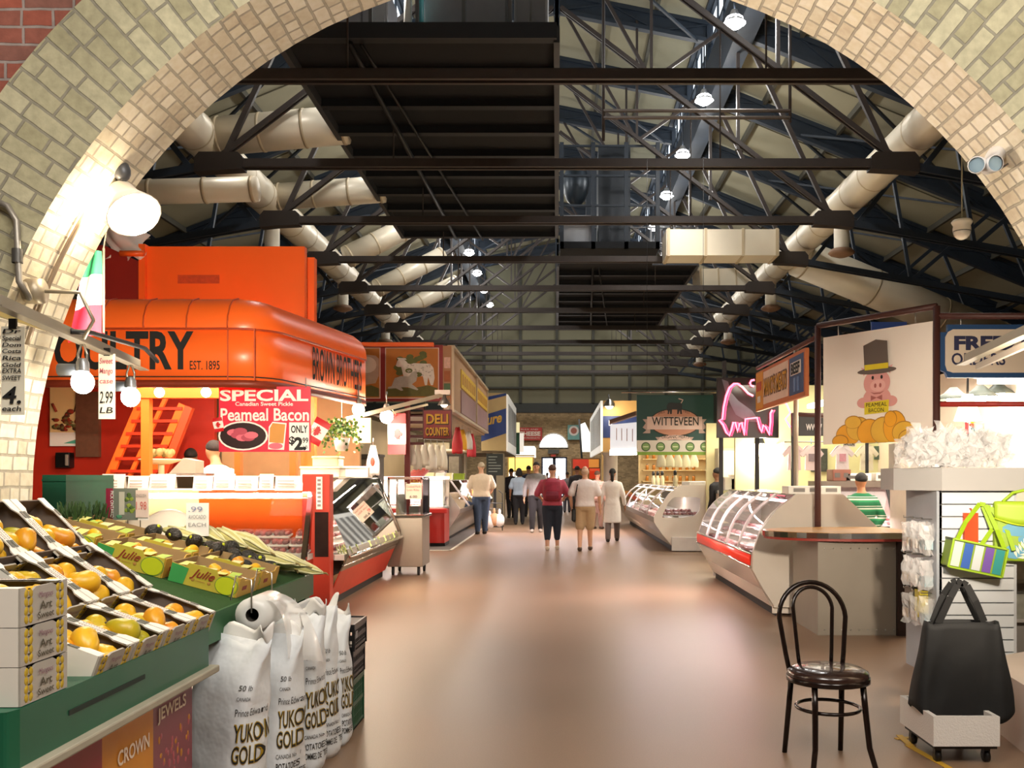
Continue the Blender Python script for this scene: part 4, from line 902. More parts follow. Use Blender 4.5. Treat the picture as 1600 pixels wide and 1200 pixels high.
# awning: fascia and barrel top swept round the corner
aw = thing('stall_awning', 'orange rounded stall sign band lettered in black above the poultry counter', 'sign', (-3.5, 9.2, 2.38))
path = [(-6.6, 9.0), (-5.9, 9.0), (-5.0, 9.0), (-4.2, 9.0), (-3.7, 9.0), (-3.16, 9.0)]
c0 = (-3.16, 9.42)
for i in range(1, 8): a = -PI/2+i*(PI/2-.2)/7; path.append((c0[0]+.42*math.cos(a), c0[1]+.42*math.sin(a)))
e0 = path[-1]
for f in (.33, .66, 1): path.append((e0[0]+(-2.36-e0[0])*f, e0[1]+(11.45-e0[1])*f))
nor = []
for i in range(len(path)):
    a = path[max(0, i-1)]; b = path[min(len(path)-1, i+1)]; d = V((b[0]-a[0], b[1]-a[1], 0)).normalized(); nor.append(V((d.y, -d.x, 0)))
def sweep(prof, mat, nm, par):
    m = MB(); n = len(prof); vs = []
    for p, q in zip(path, nor):
        for o_, z in prof: vs.append(V((p[0], p[1], z))+q*o_)
    m.add(vs, [(i*n+k, (i+1)*n+k, (i+1)*n+k+1, i*n+k+1) for i in range(len(path)-1) for k in range(n-1)], 0, True); return m.build(nm, mat, par)
sweep([(-.03, 2.38), (0, 2.38), (0, 2.9), (-.03, 2.9)], ORG, 'fascia', aw)
sweep([(.01, 2.9), (.015, 2.93), (.0, 3.02), (-.06, 3.12), (-.16, 3.2), (-.3, 3.24), (-.6, 3.25)], ORG, 'barrel_top', aw)
sweep([(.004, 2.885), (.016, 2.885), (.016, 2.905), (.004, 2.905)], M('a83a14', .5), 'trim_line', aw)
sweep([(-.04, 2.33), (.008, 2.33), (.008, 2.40), (-.04, 2.40)], M('7a2a12', .5), 'bottom_trim', aw)
sweep([(.003, 2.425), (.006, 2.425), (.006, 2.437), (.003, 2.437)], DARK, 'pin_line', aw)
m = MB()
for x in [px_at(q, 9.0) for q in (160, 225, 292, 356)]:
    m.tube([(x, 9.0-o_, z) for o_, z in ((.012, 2.9), (.018, 2.93), (.004, 3.02), (-.055, 3.125), (-.155, 3.205), (-.3, 3.245))], .008, 5)
for x in (px_at(356, 9), px_at(398, 9)): m.box(x-.006, x+.006, 8.993, 9.0, 2.4, 2.9)
m.build('seam', M('b8461a', .5), aw)
m = MB(); text(m, 'POULTRY', (px_at(303, 9), 8.995, 2.515), XA, ZA, .35, 0, width=1.52, bold=.03, align='R'); m.build('lettering', INK, aw)
m = MB(); text(m, 'EST. 1895', (px_at(297, 9), 8.995, 2.50), XA, ZA, .085, 0, width=.29, bold=.008); m.build('lettering', INK, aw)
dv = V((-2.36-e0[0], 11.45-e0[1], 0)).normalized(); s0 = V((e0[0], e0[1], 0)); st_ = s0+dv*((9.98-e0[1])/dv.y)+V((0, 0, 2.515))
m = MB(); text(m, 'BROWN BROTHERS', st_, dv, ZA, .35, 0, width=1.36, bold=.012, depth=.006); m.build('lettering', INK, aw)
# board, posts and walls of the orange stall
tag(MB().box(px_at(222, 10.9), px_at(476, 10.9), 10.9, 11.0, 3.01, HC+360*10.9/F).box(px_at(220, 10.9), px_at(230, 10.9), 10.84, 10.95, 3.01, HC+362*10.9/F)
    .build('hoarding_board', ORG), 'large orange plywood board standing above the poultry sign', 'board')
tag(MB().box(px_at(278, 10.9), px_at(343, 10.9), 10.893, 10.9, 3.73, 3.83).build('paint_stencil', M('c4481c', .6, 0, .4, 18)), 'faded stencilled patch on the orange plywood board', 'marking')
for a, b, z0, z1, Y in ((480, 491, 2.3, HC+343*11.1/F, 11.1),):
    tag(MB().box(px_at(a, Y), px_at(b, Y), Y, Y+.12, 0, z1).build('orange_post', ORG), 'tall orange post at the end of the plywood board', 'post')
m = MB().prism([(px_at(118, 10.9), 3.01), (px_at(221, 10.9), 3.01), (px_at(221, 10.9), HC+335*10.9/F), (px_at(158, 10.9), HC+364*10.9/F), (px_at(118, 10.9), HC+364*10.9/F)], lambda u, v, y: V((u, y, v)), 10.96, 11.02)
tag(m.build('side_hoarding', M('8c1a0e', .6, 0, .1)), 'dark red sloping board beside the orange plywood', 'board')
tag(MB().tube([(px_at(188, 10.8), 10.8, HC+349*10.8/F), (px_at(224, 10.8), 10.8, HC+349*10.8/F)], .035, 8).build('orange_pipe', ORG), 'short orange pipe in front of the dark red board', 'pipe')
def rag(a, b): return V((px_at(163, 10.9)+.46*a+.05*math.sin(7*b), 10.92+.1*math.sin(5*a+3*b), 4.02+.42*b-.08*a*b+.03*math.sin(11*a)))
tag(MB().grid(rag, 14, 10).build('plastic_wrap', M('d9d3d2', .4, 0, .05), solid=.01), 'bunched white plastic wrapped over the dark red board', 'plastic')
st(MB().box(-8.6, px_at(335, 13.6), 13.6, 13.7, 0, 3.2).build('wall_stall_red', M('b3260e', .55, 0, .1)))
st(MB().box(px_at(335, 13.6), -2.95, 13.9, 14.0, 0, 3.2).build('wall_stall_tan', M('c4a070', .6, 0, .1)))
st(MB().box(-6.8, -3.2, 9.7, 13.5, 2.96, 3.0).build('ceiling_stall', M('c2a35c', .6, 0, .1)))
o = thing('stall_gantry', 'orange timber frame of posts and beams inside the poultry stall', 'frame', (-4, 11, 0))
for a, b, Y in ((220, 233, 11.3), (452, 462, 11.2), (366, 375, 10.75), (470, 482, 11.6)): MB().box(px_at(a, Y), px_at(b, Y), Y, Y+.1, 0, 2.95).build('post', ORG, o)
MB().box(px_at(215, 11.3), px_at(482, 11.3), 11.28, 11.42, 2.42, 2.54).build('beam', ORG, o); MB().box(-6.6, -2.7, 9.6, 9.7, 2.55, 2.66).build('beam', M('5a4a2c', .6), o)
o = thing('stairs', 'steep orange stairs with handrail inside the poultry stall', 'stairs', (px_at(210, 12.6), 12.6, 0))
def SP(x, y): return P(x, y, 12.6)
for (a, b, c_, d, nm, w_) in ((172, 742, 222, 625, 'stringer', .06), (238, 742, 286, 632, 'stringer', .06), (204, 742, 262, 616, 'handrail', .05), (256, 742, 297, 636, 'stringer', .10)):
    MB().bar(SP(a, y=b)+(SP(a, y=b)-SP(c_, d))*(SP(a, y=b).z/(SP(c_, d).z-SP(a, y=b).z)), SP(c_, d), w_, w_ if nm == 'handrail' else .1).build(nm, ORG if nm != 'stringer' or w_ < .1 else M('c8421a', .5), o)
for i in range(6):
    f = (i+.3)/6; a = SP(172+50*f, 742-117*f); b = SP(246+46*f, 742-117*f); MB().box(a.x, b.x, 12.55, 12.75, a.z-.02, a.z+.02).build('tread', ORD_, o)
o = thing('lobster_poster', 'poster of a cooked red lobster on a plate hung inside the stall', 'poster', P(108, 697, 13.55)); a, b = P(78, 697, 13.55), P(137, 597, 13.55)
MB().box(a.x, b.x, 13.55, 13.6, a.z, b.z).build('sheet', M('e0c98e', .6, 0, .1, 2), o)
m = MB(); m.box(a.x, b.x, 13.545, 13.55, a.z, a.z+.2, 0); m.add([(b.x-.35, 13.543, a.z+.04), (b.x, 13.543, a.z+.03), (b.x, 13.543, a.z+.15)], [(0, 1, 2)], 1)
for i in range(46):
    t = RN.uniform(0, 6.28); rr = RN.random(); m.ball((a.x+.27+.24*rr*math.cos(t), 13.54, a.z+.36+.15*rr*math.sin(t)), (RN.uniform(.02, .06), .004, RN.uniform(.015, .04)), 7, 5, 2+i % 3)
m.tube([(a.x+.1, 13.54, a.z+.5), (a.x+.04, 13.54, a.z+.62)], .02, 6, 2); m.tube([(a.x+.36, 13.54, a.z+.5), (a.x+.4, 13.54, a.z+.68)], .008, 6, 3); m.build('picture', [WHITE, M('4aa08a', .6), M('8c3018', .6), M('54301c', .6), M('6f6a3a', .6)], o)
o = thing('wall_phone', 'black wall telephone on the red stall wall', 'phone', P(100, 731, 13.5)); a, b = P(89, 731, 13.5), P(111, 707, 13.5)
MB().box(a.x, b.x, 13.45, 13.6, a.z, b.z).build('phone_body', BLACK, o, bevel=.01); MB().box(b.x-.05, b.x-.01, 13.42, 13.46, a.z+.03, b.z-.03).build('handset', M('8a8378', .4), o, bevel=.01)
tag(MB().box(px_at(117, 13.5), px_at(153, 13.5), 13.52, 13.6, 1.75, 2.7).build('notice_board', M('6a4632', .6, 0, .3, 14)), 'brown framed notice board beside the lobster poster', 'board')
# poultry counter facing the camera
Yc = 9.7
ct = thing('poultry_case', 'long chrome and glass meat case facing the camera under the poultry sign', 'display case', (-3.8, Yc, 0)); x0, x1 = -5.15, -2.62
MB().box(x0, x1, Yc, 10.18, .06, .58).build('base', M('b8321a', .5), ct); MB().box(x0, x1, Yc+.1, 10.18, .58, .64).build('deck', M('d8d4cc', .4), ct)
MB().box(x0, x1, Yc+.35, 10.19, 1.36, 1.46).box(x0, x1, Yc+.30, Yc+.37, 1.33, 1.47).build('top', CHROME, ct, bevel=.01)
MB().box(px_at(340, 10.7), x1, 10.14, 10.18, .64, 1.36).build('back_panel', M('d2531c', .12, .35, .05), ct); MB().box(x0, px_at(340, 10.7), 10.14, 10.18, .64, 1.36).build('back_panel', M('c9b68e', .15, .3, .1, 3), ct)
MB().obox((x0, Yc, .60), (x1-x0, 0, 0), (0, .34, .77), (0, .006, 0)).build('front_glass', GLASS, ct)
for x in (x0, x1-.05): MB().bar((x+.02, Yc, .55), (x+.02, Yc+.35, 1.4), .05, .05).build('corner_frame', CHROME, ct)
MB().box(x0, x1, Yc-.03, Yc+.03, .5, .6).build('bumper', CHROME, ct, bevel=.01)
MB().box(x0, x1, Yc+.4, Yc+.45, 1.32, 1.36).build('strip_light', M('fff4dc', .4, 0, 0, emit=9), ct)
for i, (a, b) in enumerate(((105, 152), (160, 196), (201, 233), (235, 275), (303, 333), (335, 368), (369, 404), (406, 428), (431, 474))):
    A_, B_ = px_at(a, Yc+.3), px_at(b, Yc+.3); m = MB().obox((A_, Yc+.26, 1.31+(.02 if i % 2 else 0)), (B_-A_, 0, 0), (0, .04, .16), (0, .003, 0))
    for q in range(3): m.obox((A_+.03, Yc+.257, 1.35+q*.03), ((B_-A_)*.6, 0, 0), (0, .004, .012), (0, .001, 0), 1)
    o = m.build('price_card', [PAPER, M('a8a49c', .8)]); tag(o, 'blank looking white price card tilted along the top of the poultry case', 'card', 'price cards on the poultry case')
# meat in trays, wrapped: shared makers
MEAT = [M(c_, .22, 0, .35, 25) for c_ in ('7c1f26', '98323a', '5c141c', 'b4636a', 'c98a84')]; TRAY = M('e9e6e0', .5); SHINE = film('tray_film', 'f2e8e6', .16, .05)
def tray(x, y, z, rz, label, grp, cols=(0, 1, 2), w_=.2, d_=.14, tilt=0):
    o = thing('meat_tray', label, 'meat', (0, 0, 0), grp); MB().box(-w_/2, w_/2, -d_/2, d_/2, 0, .018).build('tray', TRAY, o)
    m = MB()
    for i in range(3): m.ball((-w_*.3+i*w_*.3, RN.uniform(-.01, .01), .03), (w_*.19, d_*.42, .026+RN.uniform(0, .012)), 9, 6, i % len(cols), fn=lambda p, u: V((p.x*(1+.15*u.y), p.y, p.z*(1+.2*u.x*u.y))))
    m.build('meat', [MEAT[c_] for c_ in cols], o); MB().box(-w_*.49, w_*.49, -d_*.49, d_*.49, .018, .064).build('wrap', SHINE, o, bevel=.012)
    o.location = (x, y, z); o.rotation_euler = (tilt, 0, rz); return o
proto = {}
def meat(kind, x, y, z, rz, label, grp, tilt=0):
    if kind not in proto: o = proto[kind] = tray(x, y, z, rz, label, grp, {'dark': (0, 2, 0), 'red': (0, 1, 2), 'pink': (3, 4, 1)}[kind], tilt=tilt); return o
    o = dup(proto[kind], (x, y, z), None, label, grp); o.rotation_euler = (tilt, 0, rz); return o
for r_ in range(3):
    for c_ in range(11):
        x = -5.0+c_*.225; z = .645+r_*.085; meat(('red', 'dark', 'pink')[(c_ < 6)*2 if r_ == 1 and c_ < 8 else (c_+r_) % 2], x+RN.uniform(-.02, .02), Yc+.2+r_*.105, z, RN.uniform(-.15, .15), 'wrapped tray of red meat heaped in the poultry case', 'wrapped meat in the poultry case', .25)
# red end post and angled meat case along the aisle
o = thing('end_post', 'red end panel with a dark mirror and a white notice strip beside the meat case', 'panel', (-2.58, 10.0, 0))
MB().box(-2.74, -2.44, 9.98, 10.14, 0, 1.49).build('panel', M('c23a22', .45, 0, .05), o, bevel=.01)
MB().box(-2.60, -2.455, 9.968, 9.98, .60, 1.08).build('mirror', M('3c2c2a', .15, .3, .3, 9), o); m = MB().box(-2.585, -2.52, 9.97, 9.98, 1.11, 1.46)
for i in range(7): m.box(-2.572, -2.535, 9.968, 9.97, 1.14+i*.045, 1.165+i*.045, 1)
m.build('notice_strip', [PAPER, M('8a8684', .8)], o)
def aisle_case(name, label, s, y0, y1, prof, glass_i, endc, bandc, basec, xo=0, ribs=0, top_c=None):
    """s: -1 left, 1 right of the aisle. prof: (distance from the aisle axis, z) of nose-side outline: kick, lower nose, nose, glass foot, glass top, top back"""
    kx, lx, nx, gx, tx, bx = prof
    o = thing(name, label, 'display case', (s*nx[0], y0, 0)); X = lambda p, y: V((s*p[0], y, p[1]))
    def q(pts, nm, mt, yy0=y0, yy1=y1): m = MB(); m.sheet(pts, lambda u, v, y: V((s*u, y, v)), yy0, yy1, sm=False); return m.build(nm, mt, o, solid=.012)
    q([(kx[0]+.04, 0), (kx[0]+.04, kx[1])], 'kick', DARK); q([kx, lx], 'lower_panel', basec); q([lx, nx, gx], 'bumper', bandc)
    n = 8; gp = [(gx[0]+(tx[0]-gx[0])*f+(-.07 if glass_i == 'curved' else 0)*math.sin(PI*f), gx[1]+(tx[1]-gx[1])*f+(.05 if glass_i == 'curved' else 0)*math.sin(PI*f)) for f in [i/n for i in range(n+1)]]
    m = MB(); m.sheet(gp, lambda u, v, y: V((s*u, y, v)), y0+.02, y1-.02); m.build('front_glass', GLASS, o)
    MB().box(*sorted((s*tx[0], s*bx[0])), y0, y1, tx[1]-.05, tx[1]+.02).build('top', top_c or CHROME, o, bevel=.008)
    MB().box(*sorted((s*(gx[0]+.03), s*bx[0])), y0+.02, y1-.02, gx[1]-.12, gx[1]-.06).build('shelf', M('e2dfd8', .35), o)
    MB().box(*sorted((s*(bx[0]-.03), s*bx[0])), y0, y1, .08, tx[1]).build('back', M('b9aea0', .4), o)
    MB().box(*sorted((s*(tx[0]+.08), s*(tx[0]+.03))), y0+.05, y1-.05, tx[1]-.08, tx[1]-.05).build('strip_light', M('fff0f0', .4, 0, 0, emit=7), o)
    if endc:
        ep = [kx, lx, nx, gx]+gp[1:]+[(bx[0], tx[1]+.01), (bx[0], .03), (kx[0], .03)]
        for ya, yb in ((y0-.03, y0), (y1, y1+.03)):
            m = MB(); m.prism(ep, lambda u, v, y: V((s*u, y, v)), ya, yb); m.build('end_panel', endc, o)
    for i in range(1, ribs):
        y = y0+(y1-y0)*i/ribs; MB().tube([(s*(u-.006), y, v+.004) for u, v in gp], .014, 6).build('glass_rib', M('e9dcdc', .3), o)
    return o
ac = aisle_case('meat_case', 'slanted glass meat case along the aisle behind the red end panel', -1, 10.2, 13.6, [(2.52, .1), (2.38, .42), (2.29, .60), (2.31, .66), (2.62, 1.43), (3.15, 1.43)], 'flat', None, STN, M('c4361c', .45))
MB().tube([(-2.31, 13.6, .66), (-2.62, 13.6, 1.43)], .025, 6).build('end_frame', CHROME, ac); MB().prism([(2.52, .1), (2.38, .42), (2.29, .6), (2.31, .66), (3.1, .66), (3.1, .1)], lambda u, v, y: V((-u, y, v)), 13.6, 13.62).build('end_panel', STN, ac); MB().prism([(2.31, .66), (2.62, 1.43), (3.1, 1.43), (3.1, .66)], lambda u, v, y: V((-u, y, v)), 13.605, 13.615).build('end_glass', GLASS, ac)
MB().tube([(-2.27, 10.2, .58), (-2.27, 13.6, .58)], .02, 6).tube([(-2.35, 10.2, .48), (-2.35, 13.6, .48)], .012, 6).build('bumper_rail', CHROME, ac)
for i in range(9):
    y = 10.3+i*.34; x = -2.60; m = MB().obox((x-.03, y, 1.25), (0, .24, 0), (-.06, 0, .15), (.002, 0, .001))
    for q in range(4): m.obox((x-.035-.012*q, y+.04, 1.268+q*.03), (0, .14, 0), (-.005, 0, .013), (.003, 0, .001), 1)
    tag(m.build('price_tag', [M('ead9cc', .7), M('8c3a34', .7)]), 'pink and white price tag hanging along the glass of the slanted meat case', 'card', 'price tags on the slanted meat case')
for r_ in range(3):
    for c_ in range(11): meat(('dark', 'dark', 'red')[(c_+r_) % 3], -2.52-r_*.2, 10.4+c_*.29, .62+r_*.1, 1.57+RN.uniform(-.2, .2), 'wrapped tray of dark meat in the slanted meat case', 'trays in the slanted meat case')
LET = M('c3d07a', .6, 0, .5, 30); lt = None
for i in range(10):
    y = 10.4+i*.33
    if lt is None:
        lt = thing('lettuce_garnish', 'x', 'lettuce', (0, 0, 0), 'lettuce garnishes along the case front'); m = MB()
        for k in range(6): m.grid(lambda a, b, k=k: V(((a-.5)*.12+.01*math.sin(9*b+k), (k-2.5)*.03+.03*(b-.5), .09*b*(1-.5*abs(a-.5))+.012*math.sin(8*a+k))), 6, 4)
        m.build('leaf', LET, lt); o = lt
    else: o = dup(lt)
    o.location = (-2.38, y, .60); o.rotation_euler = (0, 0, 1.57+RN.uniform(-.4, .4)); o['label'] = 'pale green lettuce garnish along the front of the slanted meat case'
o = thing('mustard_tub', 'yellow tub leaning inside the slanted meat case', 'tub', (-2.62, 12.7, .7)); MB().lathe([(0, 0), (.10, 0), (.16, .26), (.17, .27), (.15, .26), (.1, .02)], (-2.62, 12.6, .66), 16).build('tub', M('d0a92c', .5), o); MB().ball((-2.62, 12.6, .88), (.14, .14, .08), 12, 6).build('filling', M('e8e0b0', .6), o)
for i, (y, z) in enumerate(((11.1, .82), (12.0, .95))):
    m = MB().obox((-2.44, y, z), (0, .26, 0), (-.09, 0, .17), (.003, 0, .001)); text(m, '4.99', (-2.445, y+.03, z+.05), YA, V((-.09, 0, .17)), .06, 1, width=.2, depth=.004); text(m, 'PORK', (-2.48, y+.03, z+.12), YA, V((-.09, 0, .17)), .04, 2, width=.16, depth=.004)
    tag(m.build('price_card', [M('e6d2c4', .7), M('b8342c', .7), INK]), ('pink price card propped on the dark meat near the red panel', 'pink price card propped beside the yellow tub')[i], 'card')
# special sign
Ys = 9.22; sg = thing('special_sign', 'red special sign with a plate of pink bacon hanging under the orange awning', 'sign', P(413, 605, Ys)); a, b = P(342, 706, Ys), P(485, 604, Ys); u = 1/F*Ys
MB().box(a.x, b.x, Ys, Ys+.02, a.z, b.z).build('board', M('cf2440', .45, 0, .05), sg)
m = MB(); yq = Ys-.002
def at(x, y): return V((px_at(x, Ys), yq, HC-(y-745)*u))
text(m, 'SPECIAL', at(344, 626), XA, ZA, 17*u, 0, width=138*u, bold=.03); text(m, 'Canadian Sweet Pickle', at(368, 634), XA, ZA, 6*u, 0, width=90*u, bold=.015); text(m, 'Peameal Bacon', at(345, 657), XA, ZA, 19*u, 0, width=138*u, bold=.02)
def E2(x, y, rx, ry, mi, dp, n=24): outline(m, [(p[0]*u, p[1]*u) for p in ell(0, 0, rx, ry, n)], at(x, y), XA, ZA, 1, mi, dp)
E2(380, 681, 39, 23, 0, .001); E2(380, 681, 36, 20.5, 1, .003)
for i, (x, y) in enumerate(((366, 676), (372, 680), (380, 684), (388, 684), (393, 680), (376, 674))): E2(x, y, 11, 5.5, 2+i % 2, .005+i*.001, 14)
outline(m, [(p[0]*u, p[1]*u) for p in ((-15, -21), (10, -22), (14, 20), (-8, 22), (-14, 14))], at(434, 681), XA, ZA, 1, 0, .001); outline(m, [(p[0]*u, p[1]*u) for p in ((-13, -10), (9, -12), (12, 18), (-8, 20), (-12, 12))], at(434, 681), XA, ZA, 1, 4, .003)
E2(431, 697, 11, 5, 2, .004)
m.box(at(452, 0).x, at(483, 0).x, Ys-.004, Ys, at(0, 704).z, at(0, 660).z, 0); text(m, 'ONLY', at(455, 676), XA, ZA, 11*u, 5, width=26*u, bold=.03, depth=.006)
text(m, '$', at(452, 694), XA, ZA, 12*u, 5, bold=.03, depth=.006); text(m, '2.', at(460, 702), XA, ZA, 18*u, 5, bold=.05, depth=.006); text(m, '99', at(473, 692), XA, ZA, 8*u, 5, width=9*u, bold=.02, depth=.006); text(m, 'LB', at(474, 701), XA, ZA, 5*u, 5, width=7*u, depth=.006)
m.build('lettering', [WHITE, M('2a1416', .4), M('d9687a', .5), M('b04458', .5), M('c98a3c', .5), INK], sg)
for x in (350, 478): MB().tube([at(x, 606), at(x, 590)], .004, 5).build('hanger', STEEL, sg)
LEAF = [(0, 1), (.1, .72), (.28, .8), (.2, .45), (.42, .58), (.46, .45), (.72, .5), (.62, .3), (.78, .22), (.42, -.1), (.46, -.22), (.06, -.16), (.06, -.5), (-.06, -.5), (-.06, -.16), (-.46, -.22), (-.42, -.1), (-.78, .22), (-.62, .3), (-.72, .5), (-.46, .45), (-.42, .58), (-.2, .45), (-.28, .8), (-.1, .72)]
def maple_flag(label, p, ax, az, L_, W_, pole=None):
    """stripes run across ax; ax: fly direction"""
    o = thing('maple_leaf_flag', label, 'flag', p); ax = V(ax).normalized(); az = V(az).normalized(); n = ax.cross(az); p = V(p)
    m = MB()
    for i, (f0, f1, mi) in enumerate(((0, .25, 0), (.25, .75, 1), (.75, 1, 0))):
        m.grid(lambda a, b: p+ax*L_*(f0+(f1-f0)*a)+az*W_*b+n*.012*math.sin(5*(f0+(f1-f0)*a)+2*b), 5, 5, mi)
    m.build('cloth', [RED, WHITE], o); m = MB(); outline(m, LEAF, p+ax*L_*.5+az*W_*.45, ax, az, W_*.42, 0, .018); m.build('leaf_emblem', RED, o)
    if pole: MB().tube(pole, .006, 6).build('pole', M('d8c8a0', .5), o)
    return o
q = V((.55, 0, .83)); f1 = P(498, 698, 9.27)
maple_flag('small maple leaf flag tilted on a stick beside the special sign', f1, (.5, 0, -.0+.87), (-.87, 0, .5), 40*9.27/F, 26*9.27/F, [P(497, 666, 9.26), P(478, 682, 9.245)])
maple_flag('tiny maple leaf flag at the near edge of the special sign', P(332, 654, 9.2), (.15, 0, -1), (1, 0, .15), 22*9.15/F, 15*9.15/F)
maple_flag('large maple leaf flag hanging upright in front of the deli', P(606, 646, 12.2), (0, 0, -1), (1, 0, 0), 64*12.2/F, 28*12.2/F, [P(620, 650, 12.2), (-2.1, 11.72, 2.34)])
# hanging plant
hp = thing('hanging_plant', 'leafy trailing plant in a white pot hanging by the special sign', 'plant', P(534, 690, 11)); c = P(534, 690, 11)
MB().lathe([(0, -.11), (.07, -.11), (.1, .04), (.09, .04), (.06, -.09)], c, 14).build('pot', WHITE, hp); MB().tube([c+V((0, 0, .03)), c+V((0, 0, .55))], .004, 5).build('cord', WHITE, hp)
m = MB()
for i in range(330):
    t = RN.uniform(0, 6.28); rr = RN.uniform(.05, .26); p = c+V((rr*math.cos(t), rr*.7*math.sin(t), .18-1.2*rr*rr*RN.uniform(-.8, 7)*.6+RN.uniform(-.06, .1)))
    a = V((RN.uniform(-1, 1), RN.uniform(-1, 1), RN.uniform(-1, .3))).normalized()*.04; b_ = a.cross(V((RN.uniform(-1, 1), 1, RN.uniform(-1, 1)))).normalized()*.022
    m.add([p, p+a*.5+b_, p+a, p+a*.5-b_], [(0, 1, 2, 3)], i % 3)
m.build('foliage', [M('3f6a1e', .5), M('6f8f2e', .5), M('2c4f18', .5)], hp)
# lamps of the stall
GLOW = M('fff0cc', .3, 0, 0, emit=22, name='warm_glow')
def bulb_lamp(label, p, r_, up, en, grp=None, shade=True):
    o = thing('spot_bulb', label, 'lamp', p, grp); p = V(p)
    MB().ball(p, (r_, r_, r_*1.05), 14, 9).build('bulb', GLOW, o); MB().lathe([(r_*.55, r_*.8), (r_*.5, r_*1.5), (r_*.35, r_*1.9), (0, r_*1.9)], p, 12).build('socket', M('8d8880', .4, .5), o)
    MB().tube([p+V((0, 0, r_*1.8)), p+V((0, 0, up))], .01, 6).build('stem', STEEL, o)
    if en: lamp('POINT', 'bulb_light', p+V((0, -.02, -r_*1.6)), en, WARM, .08)
    return o
for i, x in enumerate((249, 322, 365)): bulb_lamp('small warm bulb under the poultry sign, %s from the arch pillar' % ORD[i], P(x, 613, 9.65), .05, .25, 34)
bulb_lamp('large glowing bulb on the track arm nearer the orange awning', P(560, 640, 11.2), .075, .3, 60); bulb_lamp('large glowing bulb on the track arm next to the big flag', P(604, 651, 11.8), .085, .32, 14)
o = thing('track_arm', 'pale metal lighting arm reaching towards the deli sign', 'arm', P(690, 620, 12)); MB().bar(P(540, 655, 11.2), P(692, 617, 12.4), .03, .05).build('arm', M('b5a690', .4, .3), o); MB().bar(P(600, 648, 11.8), P(668, 632, 12.4), .02, .03).build('arm', M('b5a690', .4, .3), o)
a = P(694, 626, 12.4); MB().lathe([(.02, .1), (.03, .04), (.09, -.06), (.08, -.06), (.02, .03)], a, 12).build('lamp_head', M('4a4440', .4), o); MB().ball(a+V((0, 0, -.04)), .05, 10, 6).build('bulb', GLOW, o); MB().box(a.x-.12, a.x+.08, 12.35, 12.45, a.z+.08, a.z+.14).build('housing', M('b5aba0', .4), o)
lamp('AREA', 'stall_light', (-4.2, 11.0, 2.9), 220, WARM, 2.8, 1.6, aim=(-4.2, 11, 0))
lamp('AREA', 'case_light', (-3.8, 9.95, 1.3), 40, WARM, 2.3, .08, aim=(-3.8, 9.95, 0)); lamp('AREA', 'case_light', (-2.72, 11.9, 1.34), 60, WARM, .08, 3.2, aim=(-2.6, 11.9, 0))
tag(MB().box(px_at(551, 12.4), px_at(579, 12.4), 12.4, 12.44, P(0, 692, 12.4).z, P(0, 653, 12.4).z).build('menu_board', M('f3e2a4', .5, 0, .05, emit=.5)), 'plain cream lit board behind the hanging plant', 'board')
# things on the counters
for i, (x, w_, Y, h_, c_) in enumerate(((500, 62, 10.9, .13, 'f3ead2'), (550, 50, 11.6, .14, 'efe9dc'), (508, 40, 11.0, .12, 'e7dcb6'))):
    z = 1.452 if i < 2 else 1.585; o = thing('foam_box', ('wide white foam box on top of the slanted meat case', 'white foam box in front of the worker with glasses', 'cream foam box stacked on the wide white one')[i], 'box', (px_at(x, Y), Y, z))
    X = px_at(x, Y); W_ = w_*Y/F; MB().box(X-W_/2, X+W_/2, Y, Y+.3, z, z+h_*.8).build('box_body', M(c_, .6), o, bevel=.01); MB().box(X-W_/2-.01, X+W_/2+.01, Y-.01, Y+.31, z+h_*.8, z+h_).build('lid', M(c_, .55), o, bevel=.01)
o = thing('weighing_scale', 'grey weighing scale on the counter below the orange stairs', 'scale', (px_at(300, 10.5), 10.5, 1.46)); MB().box(px_at(268, 10.5), px_at(330, 10.5), 10.35, 10.6, 1.462, 1.5).build('plate', STEEL, o); MB().prism([(0, 0), (.3, 0), (.3, .14), (.16, .17)], lambda u, v, x: V((px_at(272, 10.5)+u, x, 1.5+v)), 10.36, 10.6).build('display_head', M('9a9284', .5), o)
o = thing('food_bowl', 'wide pale tray of produce in front of the orange stairs', 'tray', (px_at(252, 12), 12, 1.42)); MB().lathe([(0, .2), (.1, .2), (.28, .26), (.27, .27), (0, .23)], (px_at(252, 12), 12, 1.42), 18).lathe([(0, 0), (.12, 0), (.04, .03), (.04, .2)], (px_at(252, 12), 12, 1.42), 12).build('dish', M('d8c8a4', .5), o)
m = MB(); 
for i in range(14): m.ball((px_at(252, 12)+RN.uniform(-.15, .15), 12+RN.uniform(-.1, .1), 1.74+RN.uniform(0, .05)), .05, 8, 5)
m.build('produce', M('8a7a48', .7, 0, .4), o)
st(MB().box(-5.6, -2.75, 11.0, 11.02, 1.40, 1.44).build('trim_4', STEEL))
tag(MB().box(-6.0, -3.2, 11.7, 12.3, 0, 1.42).build('work_counter', M('b59a70', .5, 0, .1)), 'tan work counter behind the poultry case', 'counter')
